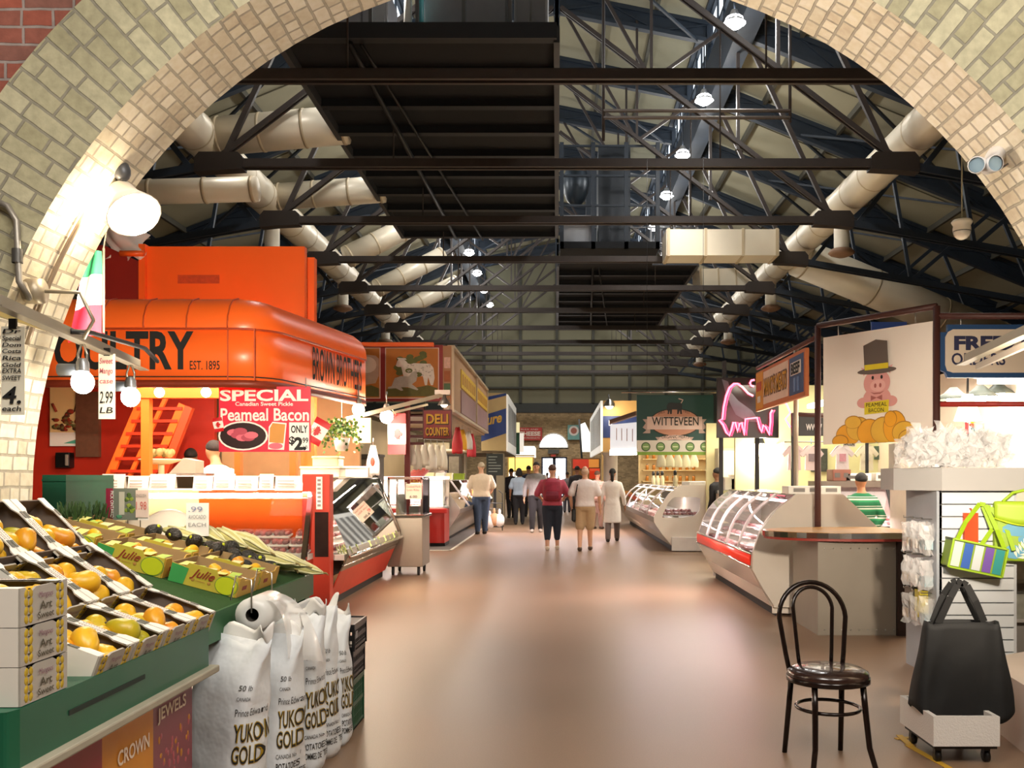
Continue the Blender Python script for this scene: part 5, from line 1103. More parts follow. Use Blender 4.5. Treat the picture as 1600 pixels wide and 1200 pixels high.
# italian tricolour by the arch
o = thing('tricolour_flag', 'green, white and red flag draped beside the arch lamp', 'flag', P(135, 400, 5.6)); m = MB()
for i, (f0, f1) in enumerate(((0, .28), (.28, .64), (.64, 1))):
    def g(a, b, f0=f0, f1=f1):
        t = f0+(f1-f0)*b; return V((px_at(160-50*(1-a)*(.55+.6*t), 5.6), 5.6+.03*math.sin(6*a+2*t), HC+(352-128*t-14*(1-a)*t)*5.6/F))
    m.grid(g, 8, 5, i)
m.build('cloth', [M('2e8a5a', .7), M('efeae6', .7), M('c8203a', .7)], o)
MB().tube([P(162, 388, 5.6), P(162, 520, 5.6)], .008, 6).tube([P(162, 388, 5.6), P(175, 300, 5.6), P(175, 292, 4.5)], .005, 5).build('pole', M('8a8070', .5), o)
tag(MB().box(px_at(66, 6.5), px_at(103, 6.5), 6.5, 7.2, P(0, 800, 6.5).z, P(0, 742, 6.5).z).box(px_at(66, 6.5), px_at(104, 6.5), 6.49, 7.2, P(0, 752, 6.5).z, P(0, 749, 6.5).z).box(px_at(66, 6.5), px_at(100, 6.5), 6.55, 7.15, 0, P(0, 800, 6.5).z).build('green_bin', M('1c5a44', .5, 0, .1)), 'green wooden bin standing beyond the arch pillar', 'bin')
# ---------------------------------------------------------------- deli and farther stalls on the same side
# stainless cart
x0, x1, Y = -2.50, -1.98, 13.7
o = thing('hot_food_cart', 'stainless steel hot food cart on casters with glass sides and a price card', 'cart', (-2.24, Y, 0))
MB().box(x0, x1, Y, Y+.75, .13, .86).build('cabinet', M('a69a8c', .35, .75, .08), o, bevel=.01); MB().box(x0-.03, x1+.03, Y-.03, Y+.78, .86, .90).build('counter_top', CHROME, o, bevel=.006)
for x in (x0, x1-.03):
    for y in (Y, Y+.72): MB().box(x, x+.03, y, y+.03, .9, 1.44).build('glass_post', CHROME, o)
MB().box(x0+.03, x1-.03, Y+.005, Y+.015, .9, 1.44).build('glass_pane', GLASS, o); MB().box(x1-.02, x1-.01, Y+.03, Y+.72, .9, 1.44).build('glass_pane', GLASS, o); MB().box(x0, x1, Y, Y+.75, 1.42, 1.46).build('roof_plate', CHROME, o)
for x in (x0+.07, x1-.07):
    for y in (Y+.08, Y+.66): MB().lathe([(0, -.015), (.055, -.015), (.055, .015), (0, .015)], (x, y, .055), 14, axis='X').box(x-.02, x+.02, y-.02, y+.02, .06, .14).build('caster', DARK, o)
m = MB(); a, b = P(634, 780, Y), P(659, 756, Y); m.box(a.x, b.x, Y-.012, Y-.002, a.z, b.z); text(m, 'Cooked Pork', (a.x+.01, Y-.013, b.z-.055), XA, ZA, .03, 1, width=.21, depth=.002); text(m, 'Loin Ribs', (a.x+.02, Y-.013, b.z-.105), XA, ZA, .03, 1, width=.18, depth=.002); text(m, '6.00', (a.x+.06, Y-.013, a.z+.02), XA, ZA, .035, 2, width=.11, bold=.02, depth=.002)
m.build('price_card', [M('ecdcc8', .7), M('a84030', .7), INK], o)
MB().box(x0+.08, x0+.2, Y+.3, Y+.5, .9, 1.2).box(x0+.28, x1-.1, Y+.25, Y+.6, .9, 1.02).build('food_pan', CHROME, o)
# deli case facing the camera, red
Y = 19.3; a, b = px_at(560, Y), px_at(694, Y); o = thing('deli_case', 'red deli case with lit glass top facing the aisle crossing beyond the cart', 'display case', ((a+b)/2, Y, 0))
MB().box(a, b, Y+.05, Y+.9, .08, .78).build('base', M('b4201c', .4), o); MB().box(a, b, Y+.15, Y+.9, 0, .08).build('kick', DARK, o)
MB().box(a, b+.06, Y-.02, Y+.1, .70, .80).build('bumper', M('d0302c', .35), o, bevel=.02); MB().obox((a, Y+.03, .8), (b-a, 0, 0), (0, .3, .6), (0, .01, 0)).build('front_glass', GLASS, o)
MB().box(a, b, Y+.25, Y+.95, 1.40, 1.47).build('top', M('efe8ec', .3, emit=1.2), o); m = MB(); m.box(b-.75, b-.35, Y+.24, Y+.25, 1.33, 1.42, 1); text(m, 'DELI', (b-.72, Y+.235, 1.345), XA, ZA, .06, 0, width=.34, bold=.03); m.build('label', [M('8c1a14', .5), M('c9a040', .5)], o)
MB().box(a, b, Y+.85, Y+.9, .8, 1.4).build('back', M('d6c4b0', .4), o); MB().box(b-.03, b+.01, Y+.05, Y+.9, .78, 1.42).build('end_glass', GLASS, o); MB().box(a, b, Y+.1, Y+.85, .8, .84).build('shelf', TRAY, o)
lamp('AREA', 'case_light', ((a+b)/2, Y+.5, 1.38), 60, (1, .88, .86), 1.2, .3, aim=((a+b)/2, Y+.4, 0))
for i in range(14): meat(('pink', 'red')[i % 2], a+.15+(i % 7)*.18, Y+.25+(i//7)*.22, .845+.05*(i//7), RN.uniform(-.2, .2), 'pink wrapped meat tray in the red deli case', 'trays in the red deli case', .2)
DC = aisle_case('deli_counter', 'long pale meat counter with slanted glass along the deli beyond the cart', -1, 20.3, 30.5, [(2.50, .08), (2.30, .4), (2.13, .66), (2.11, .76), (2.55, 1.36), (3.1, 1.36)], 'flat', M('d9d0c8', .45, 0, .04), STN, M('a29a90', .45), ribs=5)
lamp('AREA', 'case_light', (-2.62, 25.4, 1.27), 120, (1, .86, .86), .1, 9.8, aim=(-2.5, 25.4, 0))
for i in range(34): meat(('pink', 'red')[i % 3 == 0], -2.42-(i % 2)*.26, 20.6+(i//2)*.57, .70+.04*(i % 2), 1.57+RN.uniform(-.3, .3), 'wrapped meat tray in the long deli counter', 'trays in the long deli counter', .15)
m = MB()
for i in range(5): m.tube([(px_at(650, 19.9)+.16*math.cos(t*.524)+.03*i, 19.95+.12*math.sin(t*.524), 1.50+.03*i) for t in range(12)], .028, 8, 0, closed=True)
tag(m.build('sausage_coil', M('8a2a1a', .35, 0, .15)), 'coil of red sausage on top of the deli case', 'sausage')
for i, (x, Y2) in enumerate(((668, 20.8), (685, 21.5), (708, 23), (730, 26))):
    z = 1.385; X = px_at(x, Y2) if i < 1 else -2.75; MBx = MB().box(X-.14, X+.14, Y2, Y2+.3, z, z+.14).box(X-.15, X+.15, Y2-.01, Y2+.31, z+.14, z+.17)
    tag(MBx.build('counter_box', M(('e9dfae', 'efece6', 'd6d0a0', 'a6c23a')[i], .5)), ('cream box next to the coil of sausage', 'white box on the long deli counter', 'pale yellow tub box on the long deli counter', 'lime green box far along the long deli counter')[i], 'box')
# painted farm panels facing the camera
Y = 17.0; pz0, pz1 = HC+118*Y/F, HC+206*Y/F
o = thing('farm_mural', 'red framed painted panels of farm animals above the deli', 'sign', (px_at(630, Y), Y, pz0)); a, b = px_at(520, Y), px_at(692, Y)
MB().box(a, b, Y, Y+.08, pz0, pz1).build('frame', M('8a1a1c', .5), o); mx = px_at(598, Y); s = (px_at(686, Y)-px_at(602, Y))
for x0, x1, kind in ((px_at(602, Y), px_at(686, Y), 's'), (px_at(522, Y), px_at(594.5, Y), 'p')):
    z0, z1 = pz0+.05, pz1-.05; f = MB().box(x0, x1, Y-.01, Y, z0, z1).build('white_line', M('d8c4bc', .6), o)
    m = MB().box(x0+.015, x1-.015, Y-.016, Y-.01, z0+.015, z1-.015); O = V((x0, Y-.018, z0)); w_, h_ = x1-x0, z1-z0
    def sh(pts, mi, d=.0): outline(m, [(p[0]*w_, p[1]*h_) for p in pts], O, XA, ZA, 1, mi, d)
    sh([(.03, .04), (.97, .04), (.97, .2), (.8, .26), (.5, .2), (.2, .24), (.03, .18)], 1)
    if kind == 's':
        for i in range(26): sh(ell(RN.uniform(.22, .72), RN.uniform(.55, .9)*(1 if i % 3 else .8), .07, .05, 8), 2, .001+.0001*i)
        sh([(.3, .62), (.34, .44), (.4, .4), (.46, .42), (.6, .42), (.7, .44), (.74, .26), (.78, .26), (.8, .42), (.85, .26), (.89, .26), (.92, .4), (.9, .6), (.84, .68), (.6, .69), (.42, .70), (.36, .76), (.26, .78), (.22, .72), (.2, .64), (.24, .62)], 3, .003)
        sh([(.22, .80), (.38, .79), (.40, .76), (.24, .77)], 3, .003)
        sh([(.05, .22), (.12, .24), (.18, .4), (.3, .44), (.44, .43), (.5, .52), (.58, .54), (.6, .44), (.58, .34), (.5, .28), (.62, .18), (.6, .16), (.42, .22), (.3, .22), (.34, .16), (.3, .15), (.2, .2), (.06, .19)], 4, .005)
        for i in range(30): sh(ell(RN.uniform(.4, .88), RN.uniform(.44, .66), .018, .012, 6), 4, .007)
    else:
        sh([(.0, .3), (.35, .22), (.5, .3), (.62, .26), (.9, .3), (.97, .45), (.97, .78), (.9, .84), (.7, .86), (.5, .8), (.2, .85), (0, .8)], 5, .003)
        sh(ell(.72, .66, .2, .16, 16), 6, .005); sh([(.5, .84), (.62, .95), (.66, .84)], 7, .006)
    m.build('painting', [M('b06a22', .6, 0, .15), M('5f5a2a', .7, 0, .3, 14), M('5c6232', .7, 0, .3, 14), M('d6cec4', .7, 0, .2, 20), M('aea69c', .7, 0, .2, 20), M('b59a88', .7, 0, .2, 8), M('d9c6b8', .6), M('5a3428', .7)], f)
tag(MB().box(px_at(520, 16.5), px_at(678, 16.5), 16.4, 16.5, HC+203*16.5/F, HC+209*16.5/F).build('orange_beam', ORG), 'orange beam running along the top of the painted farm panels', 'beam')
# aisle fascia of the deli
xa = -1.93; o = thing('deli_fascia', 'long tan sign fascia with yellow bands along the deli aisle edge', 'sign', (xa, 17.1, 2.65))
MB().box(xa-.06, xa, 17.05, 25.6, 2.68, 3.86).build('backing', M('9a7858', .6, 0, .1), o)
for i in range(2):
    y0 = 18.6+i*3.7; MB().box(xa, xa+.02, y0, y0+3.3, 3.25, 3.62).build('yellow_band', M('b8962a', .5, 0, .1, 2), o); m = MB().box(xa, xa+.02, y0, y0+3.3, 2.74, 3.2); m.build('picture_band', M('8a6a6a', .35, 0, .3, 1.5), o)
    m = MB()
    for k in range(7): m.box(xa+.02, xa+.024, y0+.2+k*.43, y0+.42+k*.43, 3.33, 3.54)
    m.build('lettering', M('8a5a20', .6), o)
for z in (2.68, 3.86): MB().box(xa-.08, xa+.05, 17.05, 25.6, z-.03, z+.02).build('edge_trim', M('b5a48c', .4, .3), o)
for y in (17.06, 22.1, 25.55): MB().box(xa-.01, xa+.04, y-.04, y+.04, 2.68, 3.86).build('upright', M('b5a48c', .4, .3), o)
a = px_at(692, 17.0)
MB().box(a, xa, 17.0, 17.06, 2.3, 3.86).build('corner_panel', M('a87a58', .6, 0, .1), o); m = MB()
for z, h_, mi in ((3.45, .2, 0), (3.2, .2, 1), (2.95, .22, 2), (2.62, .18, 3)): m.box(a+.02, xa-.02, 16.99, 17.0, z, z+h_, mi)
m.build('corner_picture', [M('d8b0a0', .6, 0, .3, 20), M('a05a30', .6, 0, .3, 9), M('4f6a48', .6, 0, .4, 9), M('e6d8c8', .6)], o)
MB().box(xa-1.5, xa-.06, 17.1, 25.6, 2.60, 2.66).build('soffit', M('8a7050', .6), o)
# DELI COUNTER sign and goods hanging about it
Y = 16.96; a, b = P(660.5, 686, Y), P(706, 640, Y); o = thing('deli_counter_sign', 'maroon sign lettered in gold hanging below the painted farm panels', 'sign', a)
MB().box(a.x, b.x, Y, Y+.04, a.z, b.z).build('board', M('5c1414', .45), o); MB().box(a.x+.02, b.x-.02, Y-.006, Y, a.z+.02, b.z-.02).box(a.x+.035, b.x-.035, Y-.008, Y-.005, a.z+.24, a.z+.26).build('panel', M('8e1c1c', .45), o)
for s_, z, h_, wd in (('DELI', a.z+.285, .17, .40), ('COUNTER', a.z+.07, .14, .43)):
    m = MB(); text(m, s_, ((a.x+b.x)/2+.012, Y-.007, z-.012), XA, ZA, h_, 1, width=wd, bold=.05, align='C', depth=.001); text(m, s_, ((a.x+b.x)/2, Y-.01, z), XA, ZA, h_, 0, width=wd, bold=.03, align='C', depth=.003); m.build('lettering', [GOLD, INK], o)
for x in (a.x+.05, b.x-.05): MB().tube([(x, Y+.02, b.z), (x, Y+.02, 2.9)], .006, 5).build('hanger', STEEL, o)
tag(MB().box(px_at(632, 16.9), px_at(640, 16.9), 16.9, 17.0, 0, 2.85).build('red_post', M('7c1c18', .5)), 'dark red post under the painted farm panels', 'post')
m = MB()
for i in range(6): m.box(px_at(634, 17.1), px_at(662, 17.1), 17.1, 17.15, 2.05+i*.13, 2.10+i*.13)
tag(m.build('louvre_panel', M('5c1c1c', .5)), 'dark red slatted panel beside the deli lettering', 'panel')
def hanging_bag(label, p, w_, h_, c_, grp=None, seed=0, logo=None):
    o = thing('hanging_bag', label, 'bag', p, grp); rn = random.Random(seed); p = V(p); ph = rn.uniform(0, 6)
    def f(a, b): t = 2*PI*a; ww = w_*.5*(.35+.65*min(1, b*1.7))*(1+.08*math.sin(3*t+ph)); return p+V((math.cos(t)*ww, math.sin(t)*ww*.45, -h_*b+.015*math.sin(5*t+ph)))
    MB().grid(f, 16, 8).build('bag', M(c_, .5, 0, .06), o, solid=.004); MB().tube([p, p+V((0, 0, .1))], .006, 5).build('hook', STEEL, o)
    if logo: m = MB(); m.ball(p+V((0, -w_*.24, -h_*.55)), (w_*.18, .004, h_*.16), 10, 6); m.build('logo', M(logo, .6), o)
    return o
for i, (x, y, Y2, w_, h_, c_) in enumerate(((640, 698, 17.3, .22, .42, 'e9e4dc'), (651, 690, 17.5, .16, .5, 'd9d2c6'), (664, 692, 17.6, .2, .42, 'e2ddd0'), (676, 690, 17.8, .22, .5, 'ebe6da'), (690, 694, 18.4, .2, .46, 'dcd6c4'), (700, 692, 19, .18, .5, 'e6e0d0'))):
    hanging_bag('white carrier bag hanging under the deli sign, %s along the hooks' % ORD[i], V((px_at(634, 17.2)+(.1+.15*i)*(px_at(702, 19.1)-px_at(634, 17.2)), 17.2+(.1+.15*i)*1.9, 2.10)), w_, h_, c_, 'carrier bags under the deli sign', i)
hanging_bag('white carrier bag with a red logo beside the worker with glasses', P(583, 697, 11.7), .16, .36, 'f0eae6', None, 9, 'c8402c')
for i, (x, c_, w_, h_, y) in enumerate(((715, 'b8242c', .22, .55, 646), (722, 'd8a02c', .2, .45, 648), (732, 'c8c0b8', .2, .4, 655), (737, 'b42430', .22, .55, 655))):
    hanging_bag(('red', 'yellow', 'pale', 'second red')[i]+' packet hanging along the deli aisle edge', V((px_at(x, 19.5+i), 19.5+i, 2.5)), w_, h_, c_, 'packets along the deli aisle edge', 20+i)
tag(MB().tube([(px_at(634, 17.2), 17.2, 2.2), (px_at(702, 19.1), 19.1, 2.2)], .012, 6).tube([(px_at(640, 17.35), 17.35, 2.2), (px_at(640, 17.35), 17.35, 2.62)], .008, 5).tube([(px_at(700, 19), 19, 2.2), (px_at(700, 19), 19, 2.62)], .008, 5).build('hook_rail', STEEL), 'steel rail holding the white carrier bags under the deli sign', 'rail')
# backs of the deli
st(MB().box(-6.5, -5.0, 14.2, 33, 0, 3.0).build('wall_deli_back', M('9a8562', .7, 0, .2, 1)))
st(MB().box(-5.0, -3.6, 31, 31.2, 0, 2.6).build('wall_deli_end', M('cbbd9c', .7, 0, .2, 1)))
lamp('AREA', 'stall_light', (-3.6, 20, 2.55), 130, WARM, 2, 5, aim=(-3.6, 20, 0)); lamp('AREA', 'stall_light', (-3.4, 28, 2.8), 110, WARM, 2, 5, aim=(-3.4, 28, 0))
for i, (x, Y2, w_, h_, c_, lb) in enumerate(((612, 15.6, .5, .5, '5a5650', 'dark grey slicer behind the big flag'), (690, 24, .8, .7, '3a3230', 'dark shelf unit behind the deli counter'), (720, 27, .9, .8, '4a4038', 'dark shelf unit farther along the deli counter'), (735, 29.5, .7, 1.0, 'e0d8c8', 'white cold cabinet at the end of the deli counter'))):
    X = min(px_at(x, Y2), -3.25); tag(MB().box(X-w_/2, X+w_/2, Y2, Y2+.5, 0, 1.3+h_).box(X-w_/2-.02, X+w_/2+.02, Y2-.02, Y2+.5, 1.3+h_, 1.34+h_).box(X-w_/2+.05, X+w_/2-.05, Y2-.015, Y2, 1.0, 1.25+h_, 1).build('storage_unit', [M(c_, .5, 0, .1), M('8a8070', .4, 0, .5, 9)]), lb, 'cabinet')
# blue and cream sign beyond, menu board, trolley
Y = 28.2; a, b = P(752, 704, Y), P(791, 614, Y); o = thing('bakery_sign', 'cream sign with a slanting blue band and yellow script beyond the deli', 'sign', a)
MB().box(a.x, b.x, Y, Y+.2, a.z, b.z).build('board', M('b39c6c', .55, 0, .06), o); m = MB()
zz = lambda y: HC-(y-745)*Y/F
m.add([(a.x, Y-.005, zz(622)), (b.x, Y-.005, zz(614)), (b.x, Y-.005, zz(618)), (a.x, Y-.005, zz(628))], [(0, 3, 2, 1)]); m.add([(a.x, Y-.005, zz(650)), (b.x, Y-.005, zz(638)), (b.x, Y-.005, zz(677)), (a.x, Y-.005, zz(690))], [(0, 3, 2, 1)]); m.build('blue_band', M('1f3a78', .5), o)
m = MB(); text(m, 'ure', (px_at(761, Y), Y-.006, zz(664)), V((1, 0, .22)), ZA, .30, 0, width=.46, bold=.03, shear=.15); m.build('lettering', M('c8a03a', .5), o)
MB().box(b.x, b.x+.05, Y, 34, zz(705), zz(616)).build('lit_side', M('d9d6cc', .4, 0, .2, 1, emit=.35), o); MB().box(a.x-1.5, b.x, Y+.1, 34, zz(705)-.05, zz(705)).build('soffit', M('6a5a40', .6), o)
m = MB()
for i in range(8): m.box(b.x+.05, b.x+.06, Y+.3+i*.7, Y+.7+i*.7, zz(690), zz(630))
m.build('side_picture', M('8a8c8e', .4, 0, .4, 3), o)
o = thing('menu_board', 'black chalk menu board on a stand below the blue and cream sign', 'board', (px_at(773, 27), 27, 0)); a, b = P(760, 743, 27), P(786, 709, 27)
MB().box(a.x, b.x, 27, 27.05, a.z, b.z).build('board', M('1c2420', .6), o); MB().box((a.x+b.x)/2-.04, (a.x+b.x)/2+.04, 27.05, 27.1, 0, a.z+.2).box((a.x+b.x)/2-.25, (a.x+b.x)/2+.25, 26.9, 27.3, 0, .03).build('stand', DARK, o); m = MB()
for i in range(6): m.box(a.x+.06, a.x+.06+RN.uniform(.2, .36), 26.995, 27, b.z-.1-i*.085, b.z-.08-i*.085)
m.build('chalk_writing', M('8a928c', .8), o)
tag(MB().box(px_at(770, 28.4), px_at(788, 28.4), 28.3, 28.8, 0, 2.2).build('stall_pillar', M('8c8068', .7, 0, .1)), 'square tan pillar behind the black menu board', 'pillar')
o = thing('shopping_trolley', 'black folding shopping trolley loaded with white bags', 'trolley', (px_at(773, 25), 25, 0)); c = V((px_at(773, 25), 25, 0)); m = MB()
for dx in (-.2, .2): m.tube([c+V((dx, .1, .08)), c+V((dx, .1, 1.0)), c+V((dx*.5, .1, 1.1))], .012, 6).tube([c+V((dx, -.15, .3)), c+V((dx, -.15, .75))], .008, 6)
for z in (.3, .45, .6, .75): m.tube([c+V((-.2, -.15, z)), c+V((.2, -.15, z)), c+V((.2, .1, z)), c+V((-.2, .1, z))], .006, 5, closed=True)
m.build('wire_frame', BLACK, o)
for dx in (-.2, .2): MB().lathe([(0, -.012), (.08, -.012), (.08, .012), (0, .012)], c+V((dx, .1, .08)), 14, axis='X').build('wheel', DARK, o)
for i, (dx, z, c_) in enumerate(((-.12, .05, 'e6e0da'), (.14, .1, 'e9e4e0'), (0, .12, 'c89a70'))):
    m = MB(); m.ball(c+V((dx, -.2, z+.2)), (.14, .1, .18), 10, 7).ball(c+V((dx, -.2, z+.42)), (.04, .03, .09), 8, 5); tag(m.build('shopping_bag', M(c_, .5, 0, .1)), ('tied white bag hanging on the trolley beside the man in jeans', 'tied white bag hanging on the aisle edge of the trolley', 'tan bag between the white bags on the trolley')[i], 'bag', 'bags on the trolley')
# stalls near the far doors
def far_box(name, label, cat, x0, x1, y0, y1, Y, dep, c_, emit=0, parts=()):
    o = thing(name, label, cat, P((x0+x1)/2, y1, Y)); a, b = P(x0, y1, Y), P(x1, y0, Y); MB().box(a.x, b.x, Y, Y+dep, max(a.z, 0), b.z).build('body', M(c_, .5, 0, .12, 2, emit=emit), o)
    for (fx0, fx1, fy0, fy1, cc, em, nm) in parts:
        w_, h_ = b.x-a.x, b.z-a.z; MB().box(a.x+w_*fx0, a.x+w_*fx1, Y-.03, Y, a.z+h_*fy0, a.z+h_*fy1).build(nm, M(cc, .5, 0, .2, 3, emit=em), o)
    return o
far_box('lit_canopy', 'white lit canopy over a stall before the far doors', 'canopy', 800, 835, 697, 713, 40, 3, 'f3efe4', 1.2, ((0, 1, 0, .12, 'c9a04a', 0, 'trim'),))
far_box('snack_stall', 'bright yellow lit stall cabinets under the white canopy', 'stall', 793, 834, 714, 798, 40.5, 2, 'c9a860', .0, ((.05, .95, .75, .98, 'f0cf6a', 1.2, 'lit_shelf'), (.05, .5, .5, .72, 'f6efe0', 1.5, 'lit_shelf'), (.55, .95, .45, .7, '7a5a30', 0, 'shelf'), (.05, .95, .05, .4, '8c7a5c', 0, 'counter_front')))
far_box('banner', 'dark green banner with a cream curved top beyond the blue sign', 'banner', 799, 812, 673, 710, 36, .1, '1c4a34', 0, ((0, 1, .92, 1.35, 'e9dfae', .6, 'curved_top'), (1, 1.5, .1, .9, 'efe6da', .5, 'side_strip'), (.4, .5, -2.56, 0, '4a4a44', 0, 'pole')))
o = thing('cheese_sign', 'red sign with white lettering on the far brick wall', 'sign', P(832, 688, 59.8)); a, b = P(808, 688, 59.8), P(847, 668, 59.8); MB().box(a.x, b.x, 59.8, 59.95, a.z, b.z).build('board', M('a8322c', .5), o)
m = MB(); text(m, 'CHEESE', (a.x+.1, 59.79, a.z+.3), XA, ZA, .26, 0, width=1.4, bold=.04); text(m, 'BULK AND', (a.x+.25, 59.79, a.z+.66), XA, ZA, .09, 0, width=1.1); text(m, 'FARM PRODUCTS', (a.x+.15, 59.79, a.z+.1), XA, ZA, .1, 0, width=1.3); m.build('lettering', M('d8c8b8', .6), o)
o = thing('round_badge_sign', 'teal sign with a round pale badge on the far brick wall', 'sign', P(897, 686, 59.8)); a, b = P(887, 687, 59.8), P(911, 664, 59.8); MB().box(a.x, b.x, 59.8, 59.95, a.z, b.z).build('board', M('6a9a94', .5), o)
m = MB(); c = V(((a.x+b.x)/2-.1, 59.79, (a.z+b.z)/2+.1)); outline(m, ell(0, 0, .32, .32), c, XA, ZA, 1, 0, .001); outline(m, ell(0, 0, .2, .2), c, XA, ZA, 1, 1, .004); outline(m, ell(.42, .12, .1, .1, 12), c, XA, ZA, 1, 2, .001); m.build('badge', [M('cfc8c0', .5), M('9a5a4a', .5), M('b8a83a', .5)], o)
# ---------------------------------------------------------------- right side of the aisle
CREAM = M('d8cfc4', .42, 0, .04); PINKW = (1, .80, .82)
# first white case with curved glass
c1 = aisle_case('butcher_case', 'white curved glass meat case with a red stripe at the nearer aisle edge', 1, 9.75, 13.4, [(2.26, .1), (2.16, .28), (2.04, .50), (2.05, .66), (2.48, 1.26), (2.98, 1.26)], 'curved', CREAM, CHROME, CREAM, ribs=5)
MB().sheet([(2.042, .53), (2.035, .59), (2.042, .64)], lambda u, v, y: V((u-.012, y, v)), 9.75, 13.4).build('red_stripe', M('e0301c', .35, emit=.25), c1, solid=.01)
MB().tube([(2.03, 9.72, .515), (2.03, 13.42, .515)], .016, 6).tube([(2.035, 9.72, .655), (2.035, 13.42, .655)], .014, 6).build('chrome_trim', CHROME, c1)
m = MB().prism([(2.26, .12), (2.15, .29), (2.04, .49), (2.045, .68), (2.12, .90), (2.29, 1.12), (2.5, 1.28), (2.98, 1.28), (3.42, .86), (3.5, .24), (3.5, .1), (2.26, .1)], lambda u, v, y: V((u, y, v)), 9.66, 9.72); m.build('outer_end_panel', M('cbc2b6', .45, 0, .04), c1, bevel=.006)
MB().ball((2.7, 9.655, 1.14), (.025, .01, .025), 10, 6).build('badge', STEEL, c1)
m = MB().box(2.45, 3.0, 9.8, 10.1, 1.28, 1.36); 
for i in range(3): m.box(2.5+i*.17, 2.62+i*.17, 9.797, 9.8, 1.30, 1.34, 1)
tag(m.build('paper_stack', [PAPER, M('8f8a86', .8)]), 'stack of white price papers on top of the curved white case', 'paper')
lamp('AREA', 'case_light', (2.58, 11.6, 1.19), 110, PINKW, .1, 3.4, aim=(2.4, 11.6, 0))
for r_ in range(3):
    for c_ in range(11): meat(('pink', 'red', 'pink')[(c_+r_) % 3], 2.2+r_*.2, 9.95+c_*.32, .60+r_*.09, 1.57+RN.uniform(-.3, .3), 'pale pink meat tray in the curved white case', 'meat in the curved white case', .15)
# second long case
c2 = aisle_case('organic_case', 'long white meat case with a window in its end panel under the green organic sign', 1, 18.2, 28.9, [(2.24, .12), (2.06, .34), (1.92, .56), (1.93, .66), (2.42, 1.24), (3.3, 1.24)], 'curved', None, STN, M('b5aa98', .4), ribs=6)
def ey(z, y): return None
ep = [(2.24, .03), (2.24, .12), (2.06, .34), (1.90, .56), (1.90, .7), (2.18, 1.12), (2.42, 1.3), (2.92, 1.3), (3.34, .84), (3.3, .03)]
win = [(2.04, .66), (2.18, .96), (2.28, 1.06), (2.80, 1.06), (2.80, .82), (2.7, .70), (2.45, .66)]
m = MB(); n = 40
def ray(poly, c, a):
    d = V((math.cos(a), math.sin(a))); best = None
    for i in range(len(poly)):
        p = V(poly[i])-c; q = V(poly[(i+1) % len(poly)])-c; e = q-p; den = d.x*e.y-d.y*e.x
        if abs(den) < 1e-9: continue
        t = (p.x*e.y-p.y*e.x)/den; s_ = (p.x*d.y-p.y*d.x)/den
        if t > 0 and -1e-6 <= s_ <= 1+1e-6 and (best is None or t < best): best = t
    return c+d*best
cc = V((2.45, .86)); I = [ray(win, cc, 2*PI*i/n) for i in range(n)]; O_ = [ray(ep, cc, 2*PI*i/n) for i in range(n)]
for y in (18.12, 18.2): m.add([(p.x, y, p.y) for p in O_+I], [(i, (i+1) % n, n+(i+1) % n, n+i) for i in range(n)])
for L_ in (O_, I): m.add([(p.x, 18.12, p.y) for p in L_]+[(p.x, 18.2, p.y) for p in L_], [(i, (i+1) % n, n+(i+1) % n, n+i) for i in range(n)])
m.build('end_panel', CREAM, c2); MB().add([(p.x, 18.16, p.y) for p in I], [tuple(range(n))]).build('end_window', GLASS, c2)
MB().box(2.24, 3.3, 18.05, 18.12, .02, .28).build('end_kick', M('d9d4d0', .5), c2)
lamp('AREA', 'case_light', (2.5, 23.8, 1.16), 220, PINKW, .1, 10.8, aim=(2.4, 23.8, 0))
for i in range(44): meat(('pink', 'red', 'pink')[i % 3], 2.10+(i % 2)*.24, 18.4+(i//2)*.49, .60+.05*(i % 2), 1.57+RN.uniform(-.3, .3), 'pale chicken or meat tray in the long organic case', 'meat in the long organic case', .12)
for i in range(9): meat('pink', 2.12+i % 5*.15, 18.3+.16*(i//5), .70+.05*(i//5), RN.uniform(-.3, .3), 'pale meat tray seen through the organic case end window', 'meat behind the end window', .2)
# green organic sign
Y = 18.1; o = thing('organic_sign', 'dark green organic meats sign with a black bull and a white ribbon', 'sign', P(1055, 706, Y)); a, b = P(995, 688, Y), P(1115, 617, Y); u = Y/F
MB().box(a.x, b.x, Y, Y+.06, a.z, b.z).build('board', M('14413c', .5, 0, .04), o); m = MB()
def at2(x, y): return V((px_at(x, Y), Y-.002, HC-(y-745)*u))
def EL(x, y, rx, ry, mi, d, n=28): outline(m, [(p[0]*u, p[1]*u) for p in ell(0, 0, rx, ry, n)], at2(x, y), XA, ZA, 1, mi, d)
def PG(x, y, pts, mi, d): outline(m, [(p[0]*u, p[1]*u) for p in pts], at2(x, y), XA, ZA, 1, mi, d)
EL(1054.5, 660, 40, 22, 0, .001); EL(1054.5, 660, 38.5, 20.5, 1, .003)
PG(1054, 670, [(-50, 2), (-44, -2), (-50, -7), (-38, -7), (-38, 15), (-50, 15), (-45, 9)], 3, .004); PG(1054, 670, [(50, 2), (44, -2), (50, -7), (38, -7), (38, 15), (50, 15), (45, 9)], 3, .004)
PG(1054, 668, [(-43, -3), (43, -3), (43, 17), (-43, 17)], 2, .006)
ar_ = [(-30, -11), (-20, -6), (0, -4), (20, -6), (30, -11)]; PG(1054, 682, [(-26, -6), (-23, -1)]+[(-10, 2), (0, 2.5), (10, 2), (23, -1), (26, -6), (21, -9), (10, -5.5), (0, -5), (-10, -5.5), (-21, -9)], 2, .006); PG(1054, 682, [(-23, -1), (-30, -1), (-27, -5), (-29, -10), (-21, -8)], 3, .005); PG(1054, 682, [(23, -1), (30, -1), (27, -5), (29, -10), (21, -8)], 3, .005)
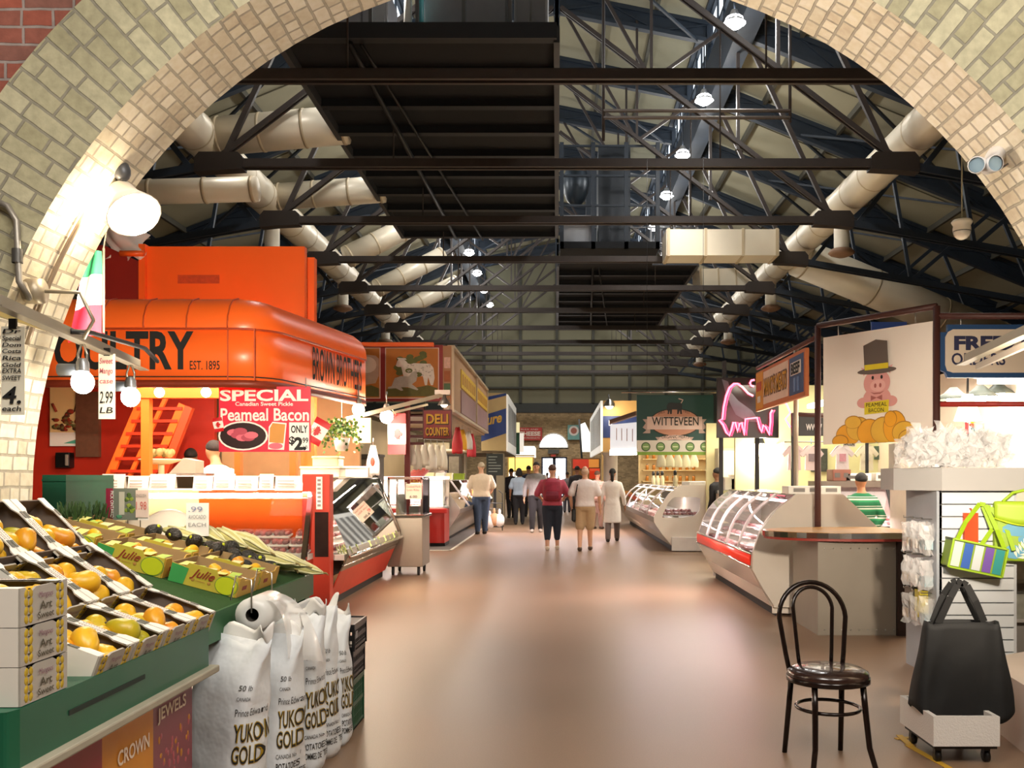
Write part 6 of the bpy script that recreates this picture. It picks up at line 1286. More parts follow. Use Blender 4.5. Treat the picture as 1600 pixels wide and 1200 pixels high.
text(m, 'WITTEVEEN', at2(1055, 664.5), XA, ZA, 13*u, 4, width=73*u, bold=.01, align='C', depth=.008); text(m, 'ORGANIC MEATS', at2(1055, 685), XA, ZA, 5*u, 4, width=43*u, align='C', depth=.008)
text(m, 'SINCE', V(at2(1028, 648)), V((1, 0, .3)), ZA, 4*u, 4, width=11*u, depth=.006); text(m, '1951', at2(1068, 644.5), V((1, 0, -.3)), ZA, 4*u, 4, width=9*u, depth=.006)
bull = [(-11, -3), (-11.5, 3), (-9, 8), (-5, 9), (5, 8), (11, 8.5), (13, 5), (12, -2), (12.5, -9), (10, -9), (9, -3), (7, -9), (5, -9), (5, -2), (-3, -2), (-3.5, -9), (-6, -9), (-6.5, -3), (-8, -9), (-10, -9), (-9.5, -4)]
PG(1053, 638, bull, 5, .009); m.tube([at2(1064, 630)+V((0, -.012, 0)), at2(1067, 625)+V((0, -.012, 0)), at2(1060, 623)+V((0, -.012, 0))], .012, 5, 2)
m.build('emblem', [M('2a1c14', .6), M('c58a70', .5, 0, .1), M('d9bcb0', .5), M('b59a8e', .5), INK, BLACK], o)
MB().box(a.x, b.x, Y-.01, Y+.05, P(0, 707, Y).z, a.z).build('lower_strip', M('d6cfc4', .5), o); m = MB().box(a.x, b.x, Y-.014, Y-.01, P(0, 711, Y).z, P(0, 706, Y).z, 2)
for i in range(5): x = 1009+i*23; EL(x, 698, 7.2, 7.2, 0, .012, 20); EL(x, 698, 5.6, 5.6, 1, .014, 20); m.box(px_at(x-4, Y), px_at(x+4, Y), Y-.02, Y-.016, HC-(699-745)*u, HC-(697-745)*u, 3)
m.build('round_seals', [M('3f5a34', .6), M('7a9a5c', .6), M('7ea03a', .6), M('c8d0a8', .6)], o)
MB().tube([(a.x-.3, Y, b.z+.05), (b.x+.1, Y, b.z+.05)], .015, 6).build('hanging_bar', CHROME, o); MB().tube([(a.x+.2, Y, b.z+.05), (a.x+.2, Y, HB-.3)], .005, 5).tube([(b.x-.2, Y, b.z+.05), (b.x-.2, Y, HB-.3)], .005, 5).build('cable', DARK, o)
tag(MB().box(px_at(1114, 18.3), px_at(1120, 18.3), 18.3, 18.4, 0, 3.1).box(px_at(1112, 18.3), px_at(1122, 18.3), 18.25, 18.45, 0, .05).build('sign_post', DARK), 'dark post beside the green organic sign', 'post')
# goods behind the organic case: lit shelves with jars
o = thing('lit_shelving', 'brightly lit shelves of jars and packets behind the organic case', 'shelves', (4.6, 24, 0)); MB().box(5.0, 5.1, 18.4, 31, 0, 2.9).build('back_board', M('e3cf9a', .6, 0, .2, 1), o); MB().box(2.6, 5.0, 29.5, 29.6, 0, 2.6).build('end_board', M('d8c090', .6, 0, .25, 1.5), o)
for z in (1.3, 1.65, 2.0, 2.3): MB().box(4.6, 5.0, 18.5, 31, z, z+.03).build('shelf', M('b59a6a', .5), o); MB().box(2.7, 4.6, 29.2, 29.5, z, z+.03).build('shelf', M('b59a6a', .5), o)
MB().box(4.3, 4.4, 18.8, 30, 2.5, 2.54).build('strip_light', M('fff2cc', .4, 0, 0, emit=12), o); MB().box(2.8, 4.4, 29.0, 29.08, 2.5, 2.54).build('strip_light', M('fff2cc', .4, 0, 0, emit=12), o)
lamp('AREA', 'stall_light', (3.7, 24, 2.75), 260, (1, .87, .62), 1.6, 10, aim=(3.7, 24, 0))
jar = None; jn = 0
for z in (1.33, 1.68, 2.03):
    for i in range(14):
        if jar is None:
            jar = thing('jar', 'x', 'jar', (0, 0, 0), 'jars on the lit shelves'); MB().lathe([(0, 0), (.05, 0), (.05, .13), (.035, .16), (0, .16)], (0, 0, 0), 12).build('glass_body', M('a86a2a', .25, 0, .6, 3), jar); MB().lathe([(.036, .155), (.036, .18), (0, .18)], (0, 0, 0), 12).build('lid', M('4a3a2c', .4), jar); o = jar
        else: o = dup(jar)
        if i < 8: o.location = (2.85+i*.21, 29.3, z)
        else: o.location = (4.75, 19+(i-8)*1.7, z)
        o['label'] = 'amber jar in a row on the lit shelves beyond the organic case' if i < 8 else 'amber jar on the lit wall shelf behind the organic case'; o['group'] = 'jars on the end shelves' if i < 8 else 'jars on the wall shelves'
for i, (x, Y2) in enumerate(((995, 24), (1009, 23), (1021, 22), (1047, 19.6))):
    o = thing('pepper_mill', 'dark topped pump bottle on the organic case, %s along from the aisle' % ORD[i], 'bottle', (px_at(x, Y2), Y2, 1.27), 'bottles on the organic case'); c = V((px_at(x, Y2) if px_at(x, Y2) > 2.45 else 2.5, Y2, 1.262))
    MB().lathe([(0, 0), (.05, 0), (.05, .16), (.03, .2), (.03, .24), (0, .24)], c, 12).build('bottle', M('cfc4a0', .4), o); MB().lathe([(.032, .23), (.04, .27), (.03, .33), (0, .34)], c, 12).build('cap', BLACK, o)
tag(MB().tube([(px_at(1025, 19.6), 19.5, 2.05), (px_at(1092, 20.4), 20.3, 2.05)], .012, 6).tube([(px_at(1092, 20.4), 20.3, 2.05), (5.0, 20.3, 2.05)], .012, 6).build('hook_rail', STEEL), 'steel rail holding clear bags behind the green organic sign', 'rail')
fbags = film('clear_bags', 'ece2c0', .55, .2)
for i in range(5): hanging_bag('clear plastic bag bunch hanging behind the green sign, %s along' % ORD[i], V((px_at(1025, 19.6)+(.1+.19*i)*(px_at(1092, 20.4)-px_at(1025, 19.6)), 19.5+(.1+.19*i)*.8, 1.95)), .2, .28, 'd9d2b4', 'clear bags behind the green sign', 40+i)
tag(MB().box(2.75, 3.2, 19.2, 20.4, 1.262, 1.36).build('deli_tray', M('e9e2da', .4)), 'white covered tray on the organic case top', 'tray')
# far stall with blue band and lit menus
Y = 25.0; zz = lambda y: HC-(y-745)*Y/F; a, b = P(942, 705, Y), P(1000, 626, Y); o = thing('fish_stall_sign', 'tan and blue stall sign with lit menu panels beyond the green organic sign', 'sign', a)
MB().box(a.x, b.x+1, Y, Y+.2, a.z, b.z).build('board', M('b38f52', .55, 0, .05), o); MB().box(a.x, b.x+1, Y-.01, Y, zz(684), zz(650)).build('blue_band', M('22376c', .5), o); m = MB(); text(m, 'D', (px_at(951, Y), Y-.012, zz(665)), XA, ZA, .14, 0, width=.1, bold=.02); m.build('lettering', M('c8c8c8', .5), o)
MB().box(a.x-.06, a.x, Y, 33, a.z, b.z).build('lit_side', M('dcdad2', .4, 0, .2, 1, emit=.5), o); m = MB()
for i in range(9): m.box(a.x-.065, a.x-.06, Y+.3+i*.8, Y+.75+i*.8, zz(695), zz(635))
m.build('side_picture', M('7a7c7c', .4, 0, .4, 3), o)
c = P(955, 690, 23.6); d = P(996, 694, 21.6); MB().bar(c+V((0, 0, .12)), d+V((0, 0, .2)), .05, .62).build('menu_panel', M('d9dce0', .4, 0, .1, 3, emit=.7), o); m = MB()
for i in range(4): p = c.lerp(d, .25+.2*i); m.bar(p+V((-.03, -.04, .2)), p+V((.12, -.06, .2)), .02, .3)
m.build('menu_print', M('b8887a', .5, 0, .3, 20), o); MB().bar(c+V((0, 0, .5)), d+V((0, 0, .72)), .09, .1).build('menu_hood', M('6a4a34', .5), o)
MB().bar(c+V((0, 0, -.28)), d+V((0, 0, -.18)), .08, .14).build('light_box', M('fff8ec', .4, 0, 0, emit=7), o)
o2 = thing('flood_lamp', 'bright lamp glowing on the tan band of the far stall sign', 'lamp', P(952, 634, 24.6)); c = P(952, 633, 24.7); MB().ball(c, .11, 12, 7).build('bulb', GLOW, o2); MB().lathe([(.06, .16), (.14, .04), (.16, -.04)], c, 12).build('shade', STEEL, o2); MB().tube([c+V((0, 0, .14)), c+V((0, .3, .3))], .02, 6).build('arm', DARK, o2)
lamp('POINT', 'bulb_light', c+V((.1, -.25, -.1)), 25, WARM, .1)
tag(MB().lathe([(.26, 0), (.26, .1), (.2, .2), (.2, 2.05), (.26, 2.15)], (px_at(954, 26.5), 26.5, 0), 18).build('round_pillar', M('9a9288', .6, 0, .08)), 'round grey pillar below the far blue banded sign', 'pillar')
tag(MB().box(px_at(940, 28), px_at(950, 28), 28, 28.3, 0, 2.3).build('tan_pillar', M('a88c5c', .6, 0, .1)), 'tan square pillar beside the round grey one', 'pillar')
far_box('produce_stall', 'colourful produce stall past the far pillars', 'stall', 893, 938, 716, 796, 42, 2, '8a6a48', 0, ((.05, .6, .8, .98, 'd0402c', .4, 'red_sign'), (.62, .98, .6, .8, 'e8502c', .4, 'red_sign'), (.05, .95, .55, .75, 'b8864a', 0, 'shelf'), (.05, .95, .3, .5, '7a6a3a', 0, 'shelf'), (.6, .95, .82, .98, 'd88a3c', .5, 'lit_shelf')))
o = thing('tall_banner', 'tall glowing white banner leaning near the far doors', 'banner', P(912, 706, 45)); m = MB(); zq = lambda y: HC-(y-745)*45/F
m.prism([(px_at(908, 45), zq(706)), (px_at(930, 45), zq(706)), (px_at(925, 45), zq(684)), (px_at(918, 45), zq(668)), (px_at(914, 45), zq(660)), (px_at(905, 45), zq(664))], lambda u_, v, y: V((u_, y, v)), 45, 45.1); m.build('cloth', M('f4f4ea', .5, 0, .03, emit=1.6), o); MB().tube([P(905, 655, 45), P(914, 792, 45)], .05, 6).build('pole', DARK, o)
# butcher frame with signs
o = thing('pipe_gantry', 'rust red pipe frame carrying the butcher signs', 'frame', (2.62, 9.3, 0))
A1 = V((2.68, 9.53, 0)); A2 = V((3.45, 8.43, 0)); zt_ = 3.01
for p, nm in ((A1, 'post'), (A2, 'post')): MB().tube([p, p+V((0, 0, zt_))], .033, 8).build(nm, RUST, o)
pz = V((0, 0, zt_)); MB().tube([A1+pz, A2+pz], .03, 8).build('top_pipe', RUST, o); MB().tube([A2+V((0, 0, 2.92)), V((6.2, 8.43, 2.92))], .03, 8).build('top_pipe', RUST, o)
MB().tube([A1+V((0, 0, 2.9)), V((2.66, 12.3, 2.9))], .028, 8).build('top_pipe', RUST, o); MB().tube([(2.68, 10.4, 1.27), (2.68, 10.4, 2.9)], .028, 8).build('post', M('a89a88', .4, .4), o)
MB().tube([(2.68, 10.4, 2.16), (4.6, 11.4, 2.15)], .025, 8).build('cross_pipe', RUST, o); MB().tube([A2+V((0, 0, 2.12)), V((6.2, 8.43, 2.12))], .025, 8).build('cross_pipe', M('a82a20', .5), o)
# board with the cartoon pig
n_ = (A2-A1).normalized(); o = thing('bacon_board', 'white board with a cartoon pig in a top hat over yellow buns', 'sign', A1+V((0, 0, 1.8)))
w0 = A1+n_*.07; L_ = (A2-A1).length-.1; z0, z1 = 1.79, 2.88; nn = n_.cross(ZA)
MB().obox(w0+V((0, 0, z0))-nn*.02, n_*L_, nn*.02, V((0, 0, z1-z0))).build('board', M('efe6dc', .4, 0, .02), o); m = MB(); u = L_/175.0
# picture coordinates: x 0..175 along the board, y 0..165 up
def pg(pts, mi, d): outline(m, [(p[0]*u, p[1]*u*.92) for p in pts], w0+V((0, 0, z0)), n_, ZA, 1, mi, d)
for i, (x, y, rx, ry) in enumerate(((42, 12, 20, 18), (60, 22, 20, 18), (78, 16, 20, 20), (100, 18, 20, 20), (118, 22, 18, 24), (132, 14, 18, 16), (30, 4, 14, 10), (140, 6, 16, 12), (112, 34, 10, 12), (52, 32, 14, 10))):
    pg([(p[0], max(p[1], 0)) for p in ell(x, y, rx, ry, 22)], 7, .001+.0008*i); pg([(p[0], max(p[1], 0)) for p in ell(x, y-.5, rx-1, ry-1, 22)], (0, 1)[i % 2], .0014+.0008*i)
pg(ell(70, 60, 11, 8, 16), 2, .012); pg(ell(112, 60, 11, 8, 16), 2, .012); pg(ell(91, 66, 22, 16, 20), 2, .010); pg(ell(91, 88, 21, 20, 26), 2, .012)
pg([(70, 100), (66, 113), (80, 108)], 3, .013); pg([(112, 100), (116, 113), (102, 108)], 3, .013); pg(ell(93, 84, 12, 9, 18), 3, .014); pg(ell(89, 84, 2, 3.5, 8), 4, .016); pg(ell(97, 84, 2, 3.5, 8), 4, .016); pg(ell(85, 96, 2, 3, 8), 5, .016); pg(ell(99, 96, 2, 3, 8), 5, .016)
pg([(81, 75), (87, 71.5), (97, 71.5), (104, 76), (97, 73.5), (87, 73.5)], 4, .016); pg([(82, 70), (82, 62), (91, 66), (100, 62), (100, 70), (91, 66.5)], 4, .017)
pg(ell(91, 106, 31, 5, 22), 8, .016); pg([(72, 106), (110, 106), (108, 148), (90, 152), (70, 145)], 8, .018); pg([(72.5, 108), (110, 108), (109.5, 116), (72, 116)], 6, .020)
pg([(72, 42), (110, 44), (111, 62), (72, 60)], 6, .020); q = w0+V((0, 0, z0)); text(m, 'PEAMEAL', q+n_*(75*u)+V((0, 0, 53*u*.92)), n_, ZA, 5.5*u, 5, width=33*u, bold=0, depth=.023); text(m, 'BACON', q+n_*(79*u)+V((0, 0, 45*u*.92)), n_, ZA, 5.5*u, 5, width=24*u, bold=0, depth=.023)
m.build('picture', [M('e8a41c', .5), M('e0b038', .5), M('d89a94', .5), M('e0aaa4', .5), M('a05a54', .5), INK, M('d8c41c', .5), M('a8721c', .5), M('5f544e', .5, 0, .1)], o)
for f in (.15, .85): MB().tube([w0+n_*L_*f+V((0, 0, z1)), w0+n_*L_*f+V((0, 0, zt_))], .006, 5).build('hanger', STEEL, o)
tag(MB().box(px_at(1362, 10.5), px_at(1417, 10.5), 10.5, 10.53, P(0, 525, 10.5).z, P(0, 503, 10.5).z).build('blue_sign', M('1c3a7c', .5)), 'small blue sign peeping over the cartoon pig board', 'sign')
# aisle side signs: meats and beef
o = thing('meats_sign', 'cream meats sign with yellow letters and an orange end along the aisle', 'sign', (2.58, 9.6, 2.3)); xs = 2.575; aY = -YA
MB().box(xs, xs+.04, 9.62, 12.0, 2.30, 2.80).build('board', M('b8622c', .5, 0, .06), o)
MB().box(xs-.006, xs, 10.32, 11.55, 2.36, 2.76).build('cream_panel', M('d8b8a4', .5), o); MB().box(xs-.006, xs, 9.68, 10.26, 2.35, 2.76).build('blue_panel', M('27406e', .5), o); MB().box(xs-.006, xs, 11.58, 11.98, 2.32, 2.78).build('orange_panel', M('d08a1c', .5), o)
m = MB(); text(m, "MANO'S MEATS", (xs-.008, 11.5, 2.46), aY, ZA, .2, 1, width=1.14, bold=.06, depth=.002); text(m, "MANO'S MEATS", (xs-.008, 11.49, 2.465), aY, ZA, .19, 0, width=1.12, bold=.015, depth=.005); m.build('lettering', [M('d8981c', .5), M('5a2a18', .5)], o)
m = MB(); m.box(xs-.012, xs-.008, 9.76, 10.18, 2.56, 2.70, 0); text(m, 'BEEF', (xs-.012, 10.15, 2.575), aY, ZA, .11, 1, width=.36, bold=.04, depth=.003); m.box(xs-.012, xs-.008, 9.84, 9.92, 2.38, 2.53, 2).box(xs-.012, xs-.008, 9.98, 10.06, 2.38, 2.53, 2).box(xs-.012, xs-.008, 11.65, 11.92, 2.55, 2.66, 3).box(xs-.012, xs-.008, 11.7, 11.86, 2.40, 2.48, 0); m.build('inset', [M('d8d0c8', .5), INK, M('5a74a0', .5), M('b8442c', .5)], o)
MB().box(xs+.5, xs+.6, 9.9, 11.4, 2.30, 2.35).build('lit_wall_glow', M('fff0d0', .4, 0, 0, emit=6), o)  # glowing bar added for the bright strip of lit wall below the sign
lamp('AREA', 'stall_light', (3.9, 11.6, 2.7), 75, (1, .9, .76), 2.4, 3, aim=(3.9, 11.6, 0)); lamp('AREA', 'stall_light', (4.6, 9.8, 2.6), 60, (1, .86, .74), 1.6, 1.2, aim=(4.6, 9.9, 0))
# freezer orders and sandwich signs
Y = 8.5; u = Y/F; zz = lambda y: HC-(y-745)*u; a, b = P(1469, 590, Y), P(1680, 507, Y); o = thing('freezer_sign', 'cream sign with a blue notched border and dark blue lettering', 'sign', a); w_, h_ = b.x-a.x, b.z-a.z; c_ = .07
def notch(i): return [(c_+i, i), (w_-c_-i, i), (w_-c_-i*.4, c_*.6+i*.2), (w_-i, c_+i), (w_-i, h_-c_-i), (w_-c_, h_-c_), (w_-c_-i, h_-i), (c_+i, h_-i), (c_, h_-c_), (i, h_-c_-i), (i, c_+i), (c_*.7+i*.3, c_*.7+i*.3)]
MB().prism(notch(0), lambda p, q, y: V((a.x+p, y, a.z+q)), Y, Y+.04).build('border', M('1f4470', .5), o); MB().prism(notch(.045), lambda p, q, y: V((a.x+p, y, a.z+q)), Y-.006, Y+.02).build('panel', M('d3c3b0', .5, 0, .05, 2), o)
m = MB(); text(m, 'FREEZER', (px_at(1490, Y), Y-.008, zz(546)), XA, ZA, 20*u, 0, width=150*u, bold=.05); text(m, 'ORDERS', (px_at(1486, Y), Y-.008, zz(570)), XA, ZA, 18*u, 0, width=84*u, bold=.02); m.build('lettering', M('2a2c4c', .5), o)
for x in (a.x+.2, b.x-.2): MB().tube([(x, Y+.02, b.z), (x, Y+.02, 2.92)], .008, 5).build('hanger', STEEL, o)
Y = 12; u = Y/F; zz = lambda y: HC-(y-745)*u; a, b = P(1510, 690, Y), P(1592, 619, Y); o = thing('sandwich_sign', 'white deli sign with a red border, a sandwich and a blue cup', 'sign', a)
MB().box(a.x, b.x, Y, Y+.04, a.z, b.z).build('border', M('c02c34', .5), o); MB().box(a.x+.03, b.x-.03, Y-.006, Y, a.z+.03, b.z-.03).build('panel', M('e6dcd8', .5), o); m = MB()
text(m, "MANO'S", (px_at(1560, Y), Y-.008, zz(623)), -ZA, XA, 9*u, 0, width=60*u, bold=.05); text(m, 'DELI', (px_at(1573, Y), Y-.008, zz(630)), -ZA, XA, 9*u, 1, width=46*u, bold=.05)
def pg2(pts, mi, d): outline(m, [(p[0]*u, p[1]*u) for p in pts], V((px_at(1510, Y), Y-.008, zz(690))), XA, ZA, 1, mi, d)
pg2([(24, 8), (40, 8), (47, 55), (20, 55)], 2, .001)
for y, rx, mi in ((20, 14, 3), (26, 17, 4), (32, 18, 5), (38, 17, 4), (43, 14, 6)): pg2(ell(20, y, rx, 4.5, 14), mi, .003+.0001*y)
pg2([(10, 6), (28, 6), (30, 18), (8, 18)], 3, .012); m.build('picture', [M('8c3a2c', .5), M('a8584a', .5), M('8aa8c8', .5), M('1c4a50', .5), M('c8381c', .5), M('d8941c', .5), M('c86428', .5)], o)
# neon bull
Y = 14.6; u = Y/F; zz = lambda y: HC-(y-745)*u; a, b = P(1121, 684, Y), P(1262, 590, Y); o = thing('neon_sign', 'dark sign with a glowing red neon bull outline', 'sign', a)
MB().box(a.x, b.x-.45, Y+.02, Y+.1, a.z, b.z).build('panel', M('190b0d', .3, 0, .2), o); m = MB()
outline(m, [(p[0]*u, -p[1]*u) for p in ((0, 0), (10, 4), (14, 20), (26, 34), (48, 50), (60, 68), (40, 66), (22, 56), (14, 40), (6, 22))], V((px_at(1128, Y), Y+.018, zz(592))), XA, ZA, 1, 0, .001); m.build('painted_bull', M('4c545c', .5, 0, .3, 5), o)
NEON = M('ff3050', .4, 0, 0, emit=5, name='neon_red'); NW = M('ff6478', .4, 0, 0, emit=4, name='neon_core')
def npath(pts, dx=0, mt=NW, r_=.016): MB().tube([V((px_at(x+dx, Y), Y-.04+.02*(dx > 0), zz(y))) for x, y in pts], r_, 6).build('neon_tube', mt, o)
body = [(1176, 619), (1168, 615), (1160, 606), (1152, 600), (1146, 600), (1139, 606), (1134, 618), (1130, 636), (1128, 655), (1123, 657), (1129, 664), (1134, 676), (1139, 681), (1142, 672), (1145, 660), (1148, 660), (1152, 675), (1155, 662), (1158, 660), (1162, 680), (1164, 655), (1182, 653), (1186, 668), (1189, 676), (1192, 664), (1196, 668), (1201, 680), (1203, 660), (1203, 646), (1206, 641)]
npath(body); npath(body[3:], 4, NEON, .010); npath([(1178, 594), (1173, 595), (1171, 599), (1173, 603), (1177, 604)]); npath([(1220, 625), (1228, 632), (1234, 645), (1226, 655), (1234, 668)])
lamp('POINT', 'neon_light', (px_at(1160, Y), Y-.35, zz(645)), 6, (1, .15, .25), .2)
MB().box(a.x+.1, a.x+.16, Y+.1, Y+.16, b.z, 3.3).build('bracket', DARK, o); MB().box(b.x-.8, b.x-.74, Y+.1, Y+.16, 0, a.z).box(a.x+.05, a.x+.11, Y+.1, Y+.16, 0, a.z).build('leg', DARK, o)
o = thing('web_banner', 'black banner with white web lettering behind the rust red post', 'banner', P(1260, 680, 14)); a, b = P(1238, 681, 14), P(1300, 645, 14); MB().box(a.x, b.x+.6, 14, 14.05, a.z, b.z).build('cloth', M('1c1a1c', .5), o); m = MB(); text(m, 'WWW', (px_at(1259, 14), 13.99, HC+73*14/F), XA, ZA, .09, 0, width=.24, bold=.03); m.build('lettering', M('d8d4d0', .5), o)
for x in (a.x+.02, b.x+.55): MB().box(x-.02, x+.02, 14.05, 14.09, 0, b.z).build('upright', DARK, o)
# lit back of the butcher stall
st(MB().box(3.0, 7.5, 15.6, 15.7, 0, 3.0).build('wall_butcher_back', M('d6d3a0', .6, 0, .06)))
st(MB().box(5.4, 5.5, 9.2, 15.6, 0, 2.9).build('wall_butcher_side', M('d9ccb8', .6, 0, .06)))
lamp('AREA', 'stall_light', (4.0, 14.6, 2.9), 42, (1, .95, .75), 2.4, .6, aim=(4.0, 15.2, 0)); lamp('AREA', 'stall_light', (3.3, 16.9, 2.6), 36, (1, .9, .72), 1.4, 1.2, aim=(3.3, 16.9, 0))
shirt = None
for i, (x, c_, lb) in enumerate(((1241, 'cdb8ba', 'pink white T-shirt hung behind the pale upright pole'), (1268, 'd8c6c6', 'white T-shirt with a blue hanger top behind the rust post'), (1316, 'd6cbd0', 'white T-shirt with a pink print beside the bacon tag'), (1354, 'd9d2bc', 'plain cream T-shirt at the end of the hung row'))):
    o = thing('hanging_t_shirt', lb, 'shirt', P(x, 690, 14.9), 'T-shirts on the lit wall'); s = 14.9/F; p = P(x, 735, 14.9)
    m = MB().prism([(-10, 0), (10, 0), (9, 28), (15, 22), (19, 27), (9, 40), (4, 42), (0, 39), (-4, 42), (-9, 40), (-19, 27), (-15, 22), (-9, 28)], lambda u_, v, y: V((p.x+u_*s, y+.01*math.sin(u_), p.z+v*s*.95)), 14.88, 14.93); m.build('shirt', M(c_, .8, 0, .08, 12), o)
    m = MB(); m.box(p.x-5*s, p.x+5*s, 14.865, 14.88, p.z+14*s, p.z+26*s); m.build('print', M(('3a2c34', '8a7a80', 'c08a98', 'cfc8b4')[i], .7, 0, .3, 30), o); MB().tube([p+V((0, .02, 41*s)), p+V((0, .02, 50*s))], .006, 5).build('hook', STEEL if i != 1 else M('2a8ad8', .4), o)
tag(MB().tube([(px_at(1225, 14.9), 14.9, 2.02), (px_at(1385, 14.9), 14.9, 2.02)], .012, 6).tube([(px_at(1230, 14.9), 14.9, 2.02), (px_at(1230, 14.9), 15.62, 2.02)], .01, 6).tube([(px_at(1380, 14.9), 14.9, 2.02), (px_at(1380, 14.9), 15.62, 2.02)], .01, 6).build('clothes_rail', STEEL), 'thin steel rail carrying the T-shirts along the lit wall', 'rail')
o = thing('bacon_tag', 'white bacon tag hanging above the T-shirts', 'sign', P(1326, 692, 14.5)); a = P(1317, 697, 14.5); MB().obox(a, V((.2, 0, -.02)), (0, .01, 0), (.01, 0, .09)).build('card', PAPER, o); MB().tube([a+V((.1, .005, .08)), (a.x+.1, 14.9, 2.02)], .003, 5).build('string', STEEL, o); m = MB(); text(m, 'BACON', a+V((.015, -.003, .018)), V((1, 0, -.1)), ZA, .05, 0, width=.165, bold=.03); m.build('lettering', INK, o)
for i, (x0, x1, y0, y1, c_, lb) in enumerate(((1268, 1293, 701, 737, '3f443a', 'dark notice board between the T-shirts'), (1367, 1382, 697, 718, '46594a', 'green pennant shaped notice on the lit wall'), (1376, 1391, 725, 732, '3a3a34', 'small dark notice low on the lit wall'), (1400, 1416, 728, 749, '6a5a4a', 'small patterned notice at the wall end'))):
    a, b = P(x0, y1, 15.55), P(x1, y0, 15.55); tag(MB().box(a.x, b.x, 15.55, 15.6, a.z, b.z).box(a.x+.02, b.x-.02, 15.545, 15.55, a.z+.03, b.z-.03, 1).build('wall_notice', [M(c_, .6), M(c_, .5, 0, .6, 20)]), lb, 'notice', 'notices on the lit wall')
# dark meat case facing the camera, behind the child
Y = 12.3; a, b = 3.6, 7.2; o = thing('dark_meat_case', 'black framed meat case facing the camera behind the child', 'display case', (5, Y, 0))
MB().box(a, b, Y+.05, Y+1, .08, .75).build('base', M('d6cfc8', .5), o); MB().box(a, b, Y+.3, Y+1, 1.32, 1.4).build('top', M('6a6058', .4, .2), o); MB().obox((a, Y+.05, .78), (b-a, 0, 0), (0, .32, .54), (0, .008, 0)).build('front_glass', GLASS, o); MB().box(a, b, Y+.1, Y+.95, .75, .79).build('shelf', TRAY, o)
for i in range(5): x = a+(b-a)*i/4; MB().bar((x, Y+.03, .78), (x, Y+.36, 1.34), .035, .035).build('glass_frame', DARK, o)
MB().box(a, b, Y, Y+.06, .72, .80).build('bumper', DARK, o); MB().box(a, b, Y+.9, Y+.95, .8, 1.32).build('back', M('8a7870', .5), o); MB().box(a, b, Y+.02, Y+.05, .45, .52).build('stripe', M('d8482c', .5), o)
lamp('AREA', 'case_light', ((a+b)/2, Y+.6, 1.3), 45, PINKW, 3.2, .1, aim=((a+b)/2, Y+.45, 0))
for i in range(26): meat(('red', 'pink')[i % 2], a+.2+(i % 13)*.26, Y+.3+(i//13)*.25, .795+.05*(i//13), RN.uniform(-.3, .3), 'meat tray in the black framed case behind the child', 'meat in the black framed case', .2)
for i, (x, y0, y1, w_, c_, lb) in enumerate(((1312, 742, 760, 28, '7a4636', 'brown shaded scale on the black framed case'), (1380, 749, 762, 30, 'dcd4c8', 'white box on the black framed case'), (1338, 752, 764, 40, 'e3ded6', 'white notice box on the case beside the brown scale'), (1403, 750, 764, 28, '544a42', 'dark box at the end of the black framed case'))):
    p = P(x, 0, Y+.5); zb = 1.402; h_ = (y1-y0)*(Y+.5)/F; W_ = w_*(Y+.5)/F; o = thing('case_top_box', lb, 'box', (p.x, Y+.5, zb)); MB().box(p.x-W_/2, p.x+W_/2, Y+.4, Y+.7, zb, zb+h_).build('box', M(c_, .5), o, bevel=.008); MB().box(p.x-W_*.4, p.x-W_*.1, Y+.395, Y+.4, zb+h_*.3, zb+h_*.7).box(p.x+W_*.1, p.x+W_*.35, Y+.395, Y+.4, zb+h_*.3, zb+h_*.7).build('label_print', M('55504c', .6), o)
# white counter stall below the neon, with register
Y = 16.4; a, b = px_at(1128, Y), px_at(1222, Y); o = thing('service_counter', 'white service counter glowing below the neon bull', 'counter', ((a+b)/2, Y, 0)); MB().box(a, b, Y, Y+.7, 0, 1.16).build('counter_body', M('e6dcd0', .5), o); MB().box(a-.04, b+.04, Y-.05, Y+.72, 1.16, 1.22).build('counter_top', CHROME, o)
for i, (x, w_, h_, c_, lb) in enumerate(((1140, .2, .22, 'efe9e2', 'white box on the service counter below the neon'), (1152, .24, .26, 'e3dad2', 'second white box on the service counter below the neon'), (1193, .36, .12, 'b8b0a6', 'steel tray on the service counter below the neon'), (1213, .12, .3, 'f4eede', 'pale bottle carton on the service counter below the neon'))):
    X = px_at(x, Y+.3); tag(MB().box(X-w_/2, X+w_/2, Y+.2, Y+.45, 1.225, 1.225+h_).box(X-w_/2-.01, X+w_/2+.01, Y+.19, Y+.46, 1.225+h_*.9, 1.235+h_).build('counter_goods', M(c_, .5)), lb, 'box')
o = thing('hanging_bulb', 'bright bare bulb hanging below the neon bull', 'lamp', P(1187, 698, 15.6)); p = P(1187, 702, 15.6); MB().ball(p, .13, 12, 8).build('bulb', GLOW, o); MB().tube([p+V((0, 0, .1)), p+V((0, 0, .35)), p+V((-.1, 0, .6))], .012, 6).build('cord', DARK, o); MB().lathe([(.05, .2), (.09, .1), (.1, .06)], p, 10).build('socket', DARK, o)
lamp('POINT', 'bulb_light', p+V((0, -.2, -.1)), 45, WARM, .12)
tag(MB().box(2.9, 4.9, 18.0, 18.08, 0, 2.5).build('lit_screen', M('e8dca8', .6, 0, .3, 2)), 'pale lit partition behind the service counter', 'partition')
